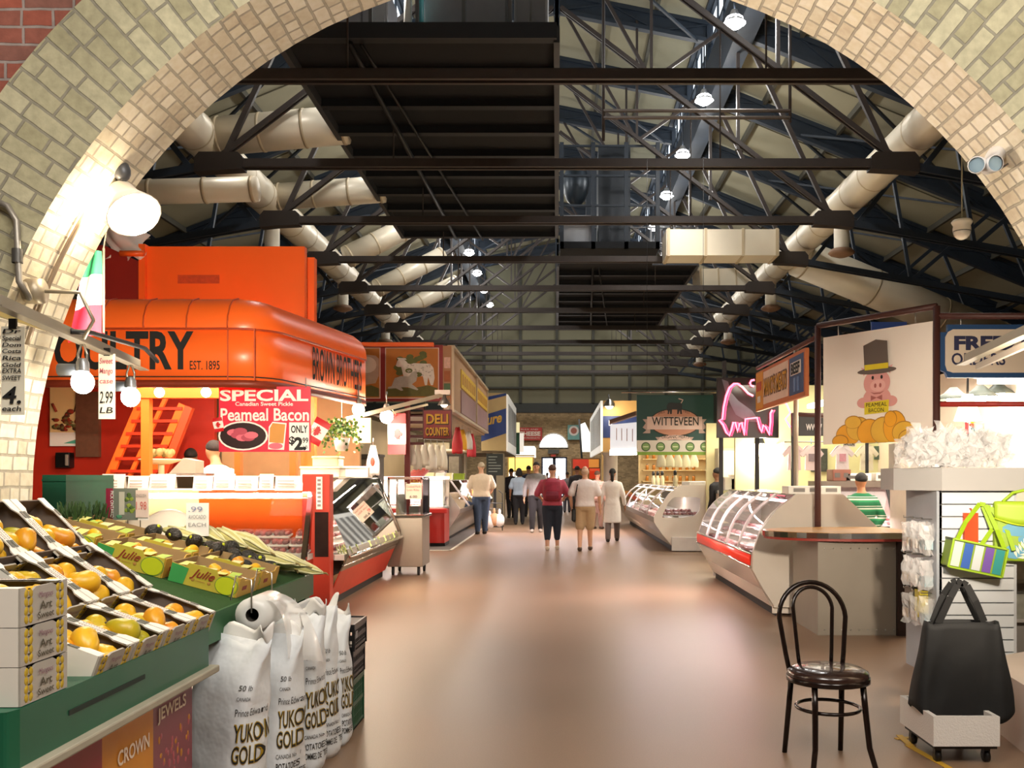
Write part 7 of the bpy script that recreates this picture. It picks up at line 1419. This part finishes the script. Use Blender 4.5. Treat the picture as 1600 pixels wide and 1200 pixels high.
for i, (x, w_, h_) in enumerate(((1143, .5, .5), (1187, .3, .7), (1208, .5, .35))): tag(MB().box(px_at(x, 17.5)-w_/2, px_at(x, 17.5)+w_/2, 17.5, 17.9, 0, 1.5+h_).box(px_at(x, 17.5)-w_*.4, px_at(x, 17.5)+w_*.4, 17.48, 17.5, 1.3, 1.45+h_, 1).build('fridge_unit', [M('c9bda4', .5), M('f6e6b8', .4, 0, .3, 6, emit=.9)]), ('lit fridge standing nearest the dark sign post', 'tall lit fridge behind the hanging bare bulb', 'low lit fridge by the pale upright pole')[i], 'fridge')
# hanging lamps by the freezer sign
for i, (x, y, r_) in enumerate(((1512, 643, .085), (1490, 622, .075), (1532, 618, .075), (1560, 614, .075))):
    Y2 = 9.2 if i == 0 else 10.2+i*.3; p = P(x, y, Y2); o = thing('shade_lamp', ('glowing bell shaded lamp hanging in front of the sandwich sign', 'wide shaded lamp beside the rust post under the cream sign', 'wide shaded lamp in the middle under the cream sign', 'wide shaded lamp farthest along under the cream sign')[i], 'lamp', p)
    MB().lathe([(.05, .17), (.07, .1), (.13, -.09), (.12, -.09), (.05, .1)] if i == 0 else [(.04, .12), (.1, .06), (.22, -.02), (.21, -.02), (.05, .05)], p, 16).build('shade', M('fff0dc', .4, 0, 0, emit=2.2) if i == 0 else M('57605a', .4), o); MB().ball(p+V((0, 0, -.02)), r_, 12, 7).build('bulb', GLOW, o); MB().tube([p+V((0, 0, .1)), (p.x, p.y, 2.35 if i else 2.5)], .012, 6).build('cord', DARK, o); lamp('POINT', 'bulb_light', p+V((0, 0, -.2)), 26, WARM, .1)
o = thing('neon_ceiling_strip', 'white ceiling strip light under the cream freezer sign', 'lamp', P(1570, 597, 10)); p = P(1540, 597, 10); MB().box(p.x, p.x+.9, 10, 10.2, p.z, p.z+.06).build('diffuser', M('fff4e6', .4, 0, 0, emit=6), o); MB().box(p.x-.03, p.x+.93, 9.97, 10.23, p.z+.06, p.z+.1).build('housing', STEEL, o)
# ---------------------------------------------------------------- right foreground
DK = M('3d2720', .22, 0, .2, 12, coat=.4); 
# cafe counter with rounded steel edged top
o = thing('round_end_counter', 'grey panelled counter with a rounded steel edged wooden top', 'counter', (2.9, 8.6, 0))
Yq = 8.55; a, b = px_at(1278, Yq), px_at(1400, Yq); MB().box(a, b, Yq, Yq+.9, 0, .86).build('base_panel', M('8c8478', .45, .15, .08, 5), o); m = MB()
for i in range(9): m.ball((a+.06+i*.08, Yq-.002, .05), (.008, .004, .008), 8, 5)
for i in range(9): m.ball((a+.06+i*.08, Yq-.002, .8), (.006, .004, .006), 8, 5)
m.build('rivet', STEEL, o); MB().box(b, b+.16, Yq-.04, Yq+.9, 0, .9).build('end_post', M('2a1712', .5), o)
cx, cy = 2.78, 8.95; pts = [(cx+.78*math.cos(PI*.5+PI*i/24)-0, cy+.52*math.sin(PI*.5+PI*i/24)) for i in range(25)]+[(3.35, cy-.52), (3.35, cy+.52)]
MB().prism(pts, lambda u, v, z: V((u, v, z)), .87, .90).build('under_top', M('8a2a1c', .5), o); MB().prism(pts, lambda u, v, z: V((cx+(u-cx)*1.02, cy+(v-cy)*1.02, z)), .895, .945).build('steel_edge', CHROME, o); MB().prism(pts, lambda u, v, z: V((cx+(u-cx)*.97, cy+(v-cy)*.97, z)), .9, .949).build('wood_top', M('a87a40', .3, 0, .15, 6), o)
# bentwood chair
ch = thing('bentwood_chair', 'dark bentwood cafe chair with a round padded seat standing alone in the aisle', 'chair', (0, 0, 0))
SM = M('1f1512', .18, .3, .2); MB().lathe([(0, .425), (.19, .425), (.203, .435), (.203, .455), (.2, .47), (.17, .487), (.1, .494), (0, .496)], (0, 0, 0), 32).build('seat', M('2f1d18', .25, 0, .1, 8, coat=.5), ch); MB().lathe([(.19, .415), (.208, .42), (.208, .445), (.19, .45)], (0, 0, 0), 32).build('seat_rim', SM, ch)
def hoop(w_, z, y0, y1, n=18): return [(-w_*.78, y0, .43)]+[(-w_*(.80+.2*f), y0+(y1-y0)*f*.55, .43+(z-.43-w_)*f) for f in (.35, .7)]+[(-w_*math.cos(PI*i/n), y0+(y1-y0)*(.55+.45*math.sin(PI*i/n)), z-w_+w_*math.sin(PI*i/n)) for i in range(n+1)]+[(w_*(.80+.2*f), y0+(y1-y0)*f*.55, .43+(z-.43-w_)*f) for f in (.7, .35)]+[(w_*.78, y0, .43)]
MB().tube(hoop(.183, .895, .155, .24), .013, 10).build('back_frame', SM, ch); MB().tube(hoop(.108, .87, .16, .232), .0105, 10).build('inner_hoop', SM, ch)
for sx in (-1, 1):
    MB().tube([(sx*.125, -.13, .43), (sx*.13, -.15, .3), (sx*.14, -.175, .12), (sx*.165, -.205, 0)], [.0155, .0155, .0145, .0135], 10).build('leg', SM, ch); MB().tube([(sx*.138, .145, .43), (sx*.145, .165, .25), (sx*.155, .20, 0)], [.0155, .015, .0135], 10).build('leg', SM, ch)
MB().tube([(.158*math.cos(2*PI*i/28), .158*math.sin(2*PI*i/28)*1.02, .285) for i in range(28)], .0095, 8, closed=True).build('ring_stretcher', SM, ch)
place(ch, (1.385, 4.74, 0), .12)
# white foam box on a dolly with a black tote
dl = thing('box_dolly', 'black low dolly on casters under the white foam box', 'dolly', (2.06, 4.9, 0)); MB().box(1.92, 2.24, 4.72, 5.12, .075, .097).build('platform', DARK, dl)
for x in (1.95, 2.2):
    for y in (4.76, 5.08): MB().lathe([(0, -.012), (.032, -.012), (.032, .012), (0, .012)], (x, y, .032), 14, axis='X').box(x-.016, x+.016, y-.016, y+.016, .04, .08).build('caster', BLACK, dl)
fb = thing('foam_crate', 'white foam crate on the black dolly holding up the black tote', 'box', (2.06, 4.9, .1)); x0, x1, y0, y1 = 1.9, 2.235, 4.68, 5.14; m = MB().box(x0, x1, y0, y1, .10, .13)
m.box(x0, x0+.025, y0+.025, y1-.025, .13, .25).box(x1-.025, x1, y0+.025, y1-.025, .13, .25).box(x0, x1, y0, y0+.025, .13, .25).box(x0, x1, y1-.025, y1, .13, .25); m.build('crate_body', M('d9d4ce', .6, 0, .03, bump=.2, bs=120), fb); MB().box(x0+.02, x1-.02, y0+.02, y1-.02, .19, .2).build('lining', M('b08a70', .7), fb)
tb = thing('tote_bag', 'large black cloth tote bag standing on the white foam crate', 'bag', (2.13, 4.95, .2)); BK = M('08090a', .75, 0, .25, 6, bump=.3, bs=8)
def tote(a, b):
    t = 2*PI*a; e = .45; w_ = .185+.075*(1-b)**.8; d_ = .05+.055*(1-b); X = math.copysign(abs(math.cos(t))**e, math.cos(t))*w_; Y_ = math.copysign(abs(math.sin(t))**e, math.sin(t))*d_
    k = 1+.05*math.sin(5*t+4*b)+.03*math.sin(9*t-6*b); return V((2.135+X*(1+.02*math.sin(7*b)), 4.90+Y_*k, .215+.04*math.cos(2*t)*(1-b)+.485*b-.012*math.sin(t*2)**2*b))
m = MB().grid(tote, 48, 14); m.grid(lambda a, b: V((2.135, 4.9, .21)).lerp(tote(a, 0), b), 48, 2); m.build('bag_body', BK, tb, solid=.004)
for s, yy in ((-1, 4.865), (1, 4.935)):
    pts = [(1.99+.0, yy, .60), (2.0, yy, .69), (2.06, yy+.01*s, .83), (2.10, yy, .895), (2.125, yy, .905), (2.15, yy, .89), (2.19, yy+.01*s, .81), (2.24, yy, .70), (2.25, yy, .60)]; m = MB()
    for i in range(len(pts)-1): p, q = V(pts[i]), V(pts[i+1]); d = (q-p).normalized(); nx = V((d.z, 0, -d.x))*.018; m.add([p-nx, p+nx, q+nx, q-nx], [(0, 1, 2, 3)])
    m.build('handle', BK, tb, solid=.006, weld=True)
# slatwall stand with bags
sw = thing('slatwall_stand', 'white slatwall display stand with a grey boxed top', 'stand', (3.0, 6.7, 0)); x0, x1, y0, y1 = 2.76, 3.30, 6.7, 7.28; m = MB()
for i in range(15): z = .02+i*.089; m.box(x0, x1, y0, y0+.02, z, z+.079).box(x0, x0+.02, y0, y1, z, z+.079)
m.build('slat_board', M('cfd4d8', .45, 0, .03), sw); MB().box(x0+.02, x1, y0+.02, y1, 0, 1.36).build('carcass', M('6a6c70', .6), sw); MB().box(x1, x1+.02, y0, y1, 0, 1.36).build('side_panel', M('b8bcc0', .5), sw)
MB().prism([(x0-.22, y0+.3), (x0-.0, y0-.05), (x1+.05, y0-.05), (x1+.05, y1), (x0-.22, y1)], lambda u, v, z: V((u, v, z)), 1.36, 1.525).build('top_box', M('a9a8a6', .5, 0, .04), sw); MB().box(x0-.02, x0, y0-.005, y1, 0, 1.36).build('corner_trim', M('9aa0a8', .5), sw)
CLEAR = film('clear_cups', 'ffffff', .3, .08)
for i in range(26):
    r_, c_ = divmod(i, 9); x = 2.62+c_*.082+.04*(r_ % 2); y = 6.75+r_*.13; z = 1.526; o = thing('plastic_cup_bag', 'crumpled clear plastic packet heaped on the grey boxed top', 'packet', (x, y, z), 'clear packets on the slatwall top'); rn = random.Random(i); hh_ = .22+.06*rn.random()
    def f(a, b): t = 2*PI*a; rr = (.045+.012*math.sin(3*t+i)+.01*math.sin(7*b+i))*(1.1-.25*b); return V((x+rr*math.cos(t)+.03*b*math.sin(i*2.3), y+rr*math.sin(t), z+hh_*b+.012*math.sin(4*t+i)*b))+V((rn.uniform(-1, 1), rn.uniform(-1, 1), rn.uniform(-.6, .6) if b > .1 else 0))*.016
    MB().grid(lambda a, b: V((x+(a-.5)*.15+rn.uniform(-.03, .03), y+rn.uniform(-.05, .05), max(z+.002, z+hh_*1.05*b*(1-1.2*(a-.5)**2)+rn.uniform(-.025, .025)))), 7, 8, sm=False).build('film', CLEAR, o)
    MB().grid(lambda a, b: V((x+rn.uniform(-.06, .06), y+rn.uniform(-.05, .05), z+hh_*(.35+.75*b)+rn.uniform(-.04, .04))), 5, 4, sm=False).build('crumple', CLEAR, o)
for i in range(9):
    r_, c_ = divmod(i, 3); z = 1.12-r_*.27; y = 6.78+c_*.17; o = thing('hanging_packet', 'clear packet of glassy goods hanging on the slatwall side, %s' % ('top row', 'middle row', 'bottom row')[r_], 'packet', (x0-.06, y, z), 'packets on the slatwall side'); rn = random.Random(70+i)
    MB().grid(lambda a, b: V((x0-.06+.045*math.cos(2*PI*a)*(1+.2*math.sin(5*b+i)), y+.07*math.sin(2*PI*a), z-.22*b+.01*math.sin(6*a+i)))+V((rn.uniform(-1, 1), rn.uniform(-1, 1), rn.uniform(-1, 1)))*.010, 11, 6, sm=False).build('film', CLEAR, o); MB().box(x0-.09, x0-.03, y-.05, y+.05, z-.19, z-.12).build('contents', M(('9ab0b8', 'b8b0a8', 'a89a8a')[i % 3], .3), o); MB().tube([(x0, y, z+.03), (x0-.1, y, z+.03), (x0-.1, y, z+.045)], .004, 5).build('peg', STEEL, o)
for i, (y, z, c_) in enumerate(((6.9, .62, 'c8b83a'), (7.1, .62, '5a5048'))):
    tag(MB().box(x0-.08, x0-.02, y-.05, y+.05, z-.2, z).tube([(x0, y, z+.03), (x0-.06, y, z+.03), (x0-.06, y, z)], .004, 5).build('carded_goods', M(c_, .4, 0, .5, 20)), ('yellow printed card pack low on the slatwall side', 'dark card pack low on the slatwall side')[i], 'packet')
tag(MB().box(x0+.17, x0+.27, y0-.03, y0, .98, 1.2).tube([(x0+.22, y0+.02, 1.23), (x0+.22, y0-.03, 1.23), (x0+.22, y0-.03, 1.2)], .004, 5).build('orange_pack', M('c84a1c', .5, 0, .3, 9)), 'orange packet hanging behind the striped cooler', 'packet')
LIMEG = M('94b81c', .5, 0, .06); cb = thing('striped_cooler', 'small lime cooler bag with white, blue, purple and teal stripes hanging on the slatwall', 'bag', (0, 0, 0)); W_, H_, D_ = .37, .20, .2
MB().box(-W_/2, W_/2, -D_, 0, -H_, 0).build('bag_body', M('7d9c22', .5, 0, .1), cb, bevel=.012); m = MB()
cols = ('c9ccc0', '2a58a8', 'c2c8c8', '6a4a9c', '2a8a86')
for i in range(5):
    m.box(-W_/2+.012+i*.071, -W_/2+.012+i*.071+.058, -D_-.004, -D_, -H_+.012, -.014, i)
m.build('stripe', [M(c_, .5, 0, .05) for c_ in cols], cb); MB().box(-W_/2-.004, W_/2+.004, -D_-.004, 0, -.012, .004).build('zip_lid', M('3a4c1c', .5), cb); m = MB()
for x in (-W_/2, W_/2): m.box(x-.006, x+.006, -D_-.006, -D_+.002, -H_, 0)
m.box(-W_/2, W_/2, -D_-.006, -D_+.002, -H_-.005, -H_+.006).box(-W_/2, W_/2, -D_-.006, -D_+.002, -.006, .006); m.build('piping', LIMEG, cb)
for xx in (-.14, .06):
    pts = [(xx-.02, -.1, 0), (xx+.04, -.06, .12), (.02, -.02, .265), (xx*.2+.06, -.02, .27), (xx+.14, -.05, .14), (xx+.2 if xx > 0 else .1, -.1, 0)] if xx > 0 else [(-.16, -D_, 0), (-.1, -.1, .13), (-.01, -.03, .28), (.03, -.03, .28), (.12, -.1, .12), (.16, -D_, 0)]
    m = MB()
    for i in range(len(pts)-1): p, q = V(pts[i]), V(pts[i+1]); d = (q-p).normalized(); nx = d.cross(YA).normalized()*.015; m.add([p-nx, p+nx, q+nx, q-nx], [(0, 1, 2, 3)])
    m.build('handle', LIMEG, cb, solid=.004, weld=True)
cb.location = (2.99, 6.69, .99); cb.rotation_euler = (0, .2, -.12)
lb = thing('leaf_cooler', 'big lime cooler bag with blue patches and white leaf pattern hanging at the stand edge', 'bag', (0, 0, 0)); W_, H_, D_ = .42, .43, .11
MB().box(-W_/2, W_/2, -D_, 0, -H_, 0).build('bag_body', M('8fae2c', .5, 0, .06), lb, bevel=.025); m = MB()
for i, (x, z, rx, rz) in enumerate(((-.06, -.2, .1, .05), (.06, -.27, .12, .04), (-.08, -.36, .07, .05), (.1, -.14, .08, .05))): outline(m, ell(0, 0, rx, rz, 9), (x, -D_-.001, z), XA, ZA, 1, 0, .001)
def frond(x, z, L_, a0):
    for k in range(9):
        t = k/9; c = V((x+L_*t*math.cos(a0), -D_-.001, z+L_*t*math.sin(a0)))
        for s in (-1, 1): aa = a0+s*.9; e = V((math.cos(aa), 0, math.sin(aa)))*L_*.3*(1-t*.6); pn = V((-math.sin(aa), 0, math.cos(aa)))*.01; m.add([c-V((0, .003, 0)), c+e*.5+pn-V((0, .003, 0)), c+e-V((0, .003, 0)), c+e*.5-pn-V((0, .003, 0))], [(0, 1, 2, 3)], 1)
frond(-.06, -.40, .24, 1.0); frond(.02, -.13, .2, .35); frond(.1, -.38, .18, 1.3); m.build('leaf_pattern', [M('5a9ab8', .5), M('d8dcc8', .5)], lb)
MB().grid(lambda a, b: V((-W_/2+W_*a, -D_-.012-.01*math.sin(PI*a), -.12*b-.05*math.sin(PI*a)*b)), 14, 4).build('flap', M('9dbb2a', .5, 0, .05), lb, solid=.006); MB().tube([(-W_/2+W_*i/14, -D_-.02, -.12-.05*math.sin(PI*i/14)) for i in range(15)], .006, 6).build('piping', M('b8d01c', .5), lb); MB().tube([(-.15, -.1, 0), (-.08, -.06, .06), (.0, -.05, .08), (.1, -.06, .06), (.16, -.1, 0)], .012, 6).build('handle', LIMEG, lb)
lb.location = (3.36, 6.68, 1.285); lb.rotation_euler = (0, .0, -.3); MB().tube([(0, 0, .05), (0, .12, .05)], .006, 6).build('hook', STEEL, lb)
# goods and counters past the stand at the picture edge
o = thing('grey_shelf_unit', 'grey shelf unit with red and dark goods past the slatwall stand', 'shelves', (3.8, 7.6, 0)); MB().box(3.5, 4.6, 7.7, 8.1, 0, 1.2).build('carcass', M('8c8884', .5), o)
for i, (z, c_) in enumerate(((.95, '6a1c1c'), (.62, 'c8c0b8'), (.3, '8a8a80'))): MB().box(3.52, 4.55, 7.6, 7.7, z, z+.2).build('goods_row', M(c_, .5, 0, .5, 14), o); MB().box(3.5, 4.6, 7.58, 8.1, z-.03, z).build('shelf', M('a8a4a0', .5), o)
tag(MB().prism([(2.42, 4.55), (3.2, 4.55), (3.2, 6.0), (2.56, 5.6)], lambda u, v, z: V((u, v, z)), 0, .36).build('pale_plinth', M('b8a89c', .55, 0, .05), bevel=.01), 'pale low plinth at the edge beside the foam crate', 'plinth')
for i, (x, y, w_, h_, c_) in enumerate(((1420, 700, .3, .5, 'c4b098'), (1560, 715, .5, .35, 'f0dcb0'))): 
    Y2 = 13.5; p = P(x, 0, Y2); tag(MB().box(p.x-w_/2, p.x+w_/2, Y2, Y2+.4, 0, 1.45+h_).box(p.x-w_*.4, p.x+w_*.4, Y2-.02, Y2, 1.2, 1.4+h_, 1).build('lit_fridge', [M('a8a098', .5), M(c_, .4, 0, .3, 6, emit=.5)]), ('lit drinks fridge beside the pig board end', 'wide lit fridge below the sandwich sign')[i], 'fridge')
tag(MB().box(px_at(1425, 10.6), px_at(1425, 10.6)+1.28, 10.6, 11.3, 0, 1.38).box(px_at(1425, 10.6)-.03, px_at(1425, 10.6)+1.3, 10.55, 11.35, 1.38, 1.43, 1).build('back_counter', [M('c8bcae', .5), CHROME]), 'cream counter with a steel top behind the slatwall stand', 'counter')
# ---------------------------------------------------------------- arch lamp, rails, dome camera, flood heads
p = V((-1.985, 4.30, 2.72)); o = thing('arch_flood_lamp', 'glaring white flood lamp with a wide shade fixed inside the arch', 'lamp', p); d = V((.55, -.35, -.76)).normalized()
rm = d.to_track_quat('-Z', 'Y').to_matrix(); m = MB(); prof = [(.03, .13), (.06, .1), (.075, .03), (.125, -.07), (.12, -.07), (.07, .03)]
vs = []; n = 18
for r_, z in prof:
    for k in range(n): vs.append(p+rm @ V((r_*math.cos(2*PI*k/n), r_*math.sin(2*PI*k/n), z)))
m.add(vs, [(i*n+k, i*n+(k+1) % n, (i+1)*n+(k+1) % n, (i+1)*n+k) for i in range(len(prof)-1) for k in range(n)], 0, True); m.build('shade', M('f4ead8', .5, 0, .02), o)
MB().ball(p+d*.03, .062, 14, 9).build('bulb', M('fff0d0', .3, 0, 0, emit=60), o); MB().ball(p+V((-.03, .0, .155)), (.04, .04, .05), 10, 7).tube([p+V((-.02, 0, .12)), p+V((-.1, .02, .26))], .022, 8).build('bracket', M('5a5c60', .4, .4), o)
lamp('SPOT', 'flood_light', p+d*.12+V((0, .08, 0)), 1800, (1, .86, .66), .06, aim=(-3.9, 9.2, 2.75), spot=62)
lamp('POINT', 'flood_light', p+V((-.10, -.05, -.06)), 17, (1, .80, .55), .05)
o = thing('arch_conduit', 'steel conduit with a round junction box on the arch brickwork', 'conduit', (-2.3, 4.2, 2.2)); 
def onarch(z, y, off=.02): dz = z-AZ; return V((AX-math.sqrt((AR-off)**2-dz*dz), y, z))
MB().tube([onarch(2.66-.06*i, 4.22) for i in range(11)], .012, 6).build('conduit', M('9a8a78', .4, .5), o); q = onarch(2.28, 4.1, .03)
MB().lathe([(0, -.05), (.055, -.05), (.058, 0), (.055, .02), (0, .025)], q+V((.03, 0, 0)), 16, axis='X').build('junction_box', M('a39884', .4, .5), o); 
MB().tube([P(-5, 315, 3.97), P(12, 322, 3.97), P(26, 345, 3.97), P(28, 400, 3.97), P(30, 440, 3.97), P(45, 465, 3.98), q+V((0, -.06, .02))], .014, 8).build('conduit', M('9a948a', .4, .5), o); MB().lathe([(.022, -.03), (.022, .03)], P(27, 400, 3.97), 10).build('coupling', M('5a5854', .4, .5), o)
def rail(label, nearp, farp, pts_sign, right=False):
    o = thing('light_rail', label, 'rail', nearp); s = -1 if right else 1; m = MB(); m.bar(nearp, farp, .05, .006).bar(nearp+V((-.025*s, 0, .03)), farp+V((-.025*s, 0, .03)), .006, .06); m.build('angle_bar', M('857d6e', .4, .3, .1), o); return o
n1, f1 = V((-2.03, 3.35, 2.08)), V((-2.40, 5.4, 2.08)); r1 = rail('metal angle rail with clipped lamps and paper signs above the mango stand', n1, f1, None)
q0 = n1+(f1-n1)*.42+V((0, 0, .03)); MB().tube([q0+V((-.02, 0, .01)), q0+V((.02, .1, .02)), q0+V((.0, .5, .03)), q0+V((-.06, .85, .05)), q0+V((-.10, 1.1, .01))], .012, 6).build('cable', DARK, r1); MB().bar(n1+V((-.35, .0, .09)), n1+(f1-n1)*.42+V((-.1, 0, .06)), .02, .05).build('support_bar', M('8a7a48', .5), r1); MB().tube([q+V((.06, 0, 0)), q+V((.2, .03, .0)), q+V((.25, .05, -.12)), q+V((.2, .06, -.2))], .009, 6).build('flex_conduit', M('a39a88', .4, .5), r1)
for f, lb in ((.47, 'clip flood bulb hanging from the angle rail above the herbs'), (.86, 'clip flood bulb hanging at the end of the angle rail')):
    c = n1+(f1-n1)*f; c = V((c.x, c.y, 1.90)); o = thing('clip_lamp', lb, 'lamp', c, 'clip lamps on the angle rail'); MB().ball(c, (.05, .05, .055), 14, 9).build('bulb', M('fff4e0', .3, 0, 0, emit=30), o); MB().lathe([(.03, .05), (.028, .09), (.02, .11)], c, 12).build('socket', M('8a8c90', .3, .6), o)
    for dx in (-.018, .018): MB().tube([c+V((dx, 0, .06)), c+V((dx*1.2, 0, .13)), c+V((0, 0, .19))], .006, 6).build('spring_clip', STEEL, o)
    MB().lathe([(0, -.03), (.03, -.03), (.028, .05), (.02, .06), (0, .06)], c+V((-.09, .02, .06)), 10, axis='X').build('lamp_arm', M('6a7078', .4, .4), o); lamp('POINT', 'clip_light', c+V((.16, -.03, -.1)), 8, WARM, .06)
    if f > .6: lamp('SPOT', 'clip_light', c+V((.09, -.02, .03)), 420, WARM, .06, aim=(2.0, 4.2, 3.1), spot=64)  # extra beam added to brighten the opposite arch soffit
def strip_sign(label, c, w_, h_, lines, mi2=None):
    o = thing('paper_sign', label, 'sign', c, 'paper signs on the angle rail'); m = MB().box(c.x-w_/2, c.x+w_/2, c.y, c.y+.002, c.z-h_, c.z); m.build('paper', M('e6e0cc', .8, 0, .04), o); m = MB()
    for s_, dz, hh_, mi in lines: text(m, s_, (c.x-w_*.42, c.y-.001, c.z-dz), XA, ZA, hh_, mi, width=w_*.8, bold=.015, shear=.15)
    m.build('handwriting', [INK, M('b8606a', .7)], o); MB().box(c.x-.015, c.x+.015, c.y-.004, c.y+.006, c.z-.01, c.z+.03).build('clip', BLACK, o); return o
c = n1+(f1-n1)*.13; c = V((px_at(20, c.y), c.y, HC+235*c.y/F)); strip_sign('white handwritten price sign clipped near the arch pillar', c, .092, .345, [('Dr', .028, .018, 0), ('Special', .055, .018, 0), ('Dom', .08, .016, 0), ('Costa', .104, .016, 0), ('Rica', .132, .018, 0), ('Gold', .158, .016, 0), ('EXTRA', .182, .018, 0), ('SWEET', .21, .018, 0), ('4.', .30, .065, 0), ('each', .33, .02, 0)])
c = n1+(f1-n1)*.66; c = V((px_at(167, c.y), c.y, HC+192*c.y/F)); strip_sign('white price sign with pink writing clipped between the two lamps', c, .085, .33, [('Sweet', .05, .028, 1), ('Mango', .10, .028, 1), ('case', .15, .026, 1), ('2.99', .25, .06, 0), ('LB', .30, .03, 0)])
n2, f2 = V((2.06, 4.09, 2.08)), V((2.24, 5.15, 2.08)); r2 = rail('grey angle rail reaching past the arch in front of the cream freezer sign', n2, f2, None, True); MB().bar(n2+V((.05, 0, -.02)), f2+V((.05, -.1, -.02)), .02, .03).build('paper_strip', M('a39a90', .7), r2); MB().bar(n2+V((0, -.3, 0)), V((2.52, 4.2, 2.08)), .03, .03).build('wall_bracket', M('a8a090', .4, .3), r2)
for y, tgt, e in ((3.75, (3.05, 8.6, 2.2), 420), (3.3, (2.6, 6.6, .9), 300)):  # lamps added out of view to brighten the pig board and slatwall
    c = V((2.06-.1*(4.09-y), y, 1.9)); lamp('SPOT', 'clip_light', c, e, WARM, .06, aim=tgt, spot=60)
    o = thing('clip_lamp', 'unseen clip bulb added on the grey angle rail to brighten the %s' % ('cartoon pig board' if e == 420 else 'slatwall stand'), 'lamp', c); MB().ball(c+V((0, -.08, .02)), .05, 12, 8).build('bulb', GLOW, o); MB().tube([c+V((0, -.08, .06)), c+V((0, -.08, .2))], .012, 6).build('stem', STEEL, o)
MB().bar(n2, n2+V((-.17, -1.0, 0)), .05, .006).build('angle_bar', M('857d6e', .4, .3, .1), r2)
o = thing('twin_flood_heads', 'white emergency light with two round heads on the arch brick', 'lamp', (1.98, 4.25, 2.9)); c = P(1556, 243, 4.25); MB().ball(c, (.04, .075, .072), 14, 9, rot=Matrix.Rotation(.5, 3, 'Y')).build('base', M('d8d4d0', .4), o)
for dx, dz, lbn in ((-.10, -.055, 'lens'), (-.045, -.06, 'lens')):
    e = c+V((dx, -.04, dz)); dd = V((-.5, -.8, -.3)).normalized() if dx < -.06 else V((.05, -1, -.1)).normalized(); rm = dd.to_track_quat('-Z', 'Y').to_matrix(); m = MB(); n = 14; prof = [(.02, .05), (.034, .03), (.038, -.05), (.034, -.05)]; vs = [e+rm @ V((r_*math.cos(2*PI*k/n), r_*math.sin(2*PI*k/n), z)) for r_, z in prof for k in range(n)]
    m.add(vs, [(i*n+k, i*n+(k+1) % n, (i+1)*n+(k+1) % n, (i+1)*n+k) for i in range(3) for k in range(n)], 0, True); hd = m.build('lamp_head', M('d3d2d2', .4), o); m = MB().add([e+rm @ V((.033*math.cos(2*PI*k/n), .033*math.sin(2*PI*k/n), -.042)) for k in range(n)], [tuple(range(n))]); m.build('lens', M('9ab4c4', .15, .3), hd)
MB().box(c.x+.04, c.x+.10, c.y-.03, c.y+.06, c.z-.05, c.z+.06).build('back_box', M('6a625c', .6), o)
c = P(1503, 362, 9.6); o = thing('dome_camera', 'white dome security camera hanging on a thin rod', 'camera', c); MB().ball(c, .085, 16, 10).build('dome', M('cfc8b8', .25), o); MB().lathe([(.088, .0), (.09, .03), (.085, .06), (.10, .085), (.105, .1), (.09, .12), (0, .125)], c, 18).build('housing', M('d6cdb8', .45), o); MB().tube([c+V((0, 0, .12)), (c.x, c.y, zt(c.x)+.3)], .008, 6).build('rod', M('8a8468', .5), o); MB().lathe([(.0885, -.005), (.09, 0), (.0885, .005)], c, 18).build('seam_ring', M('5a564c', .5), o)
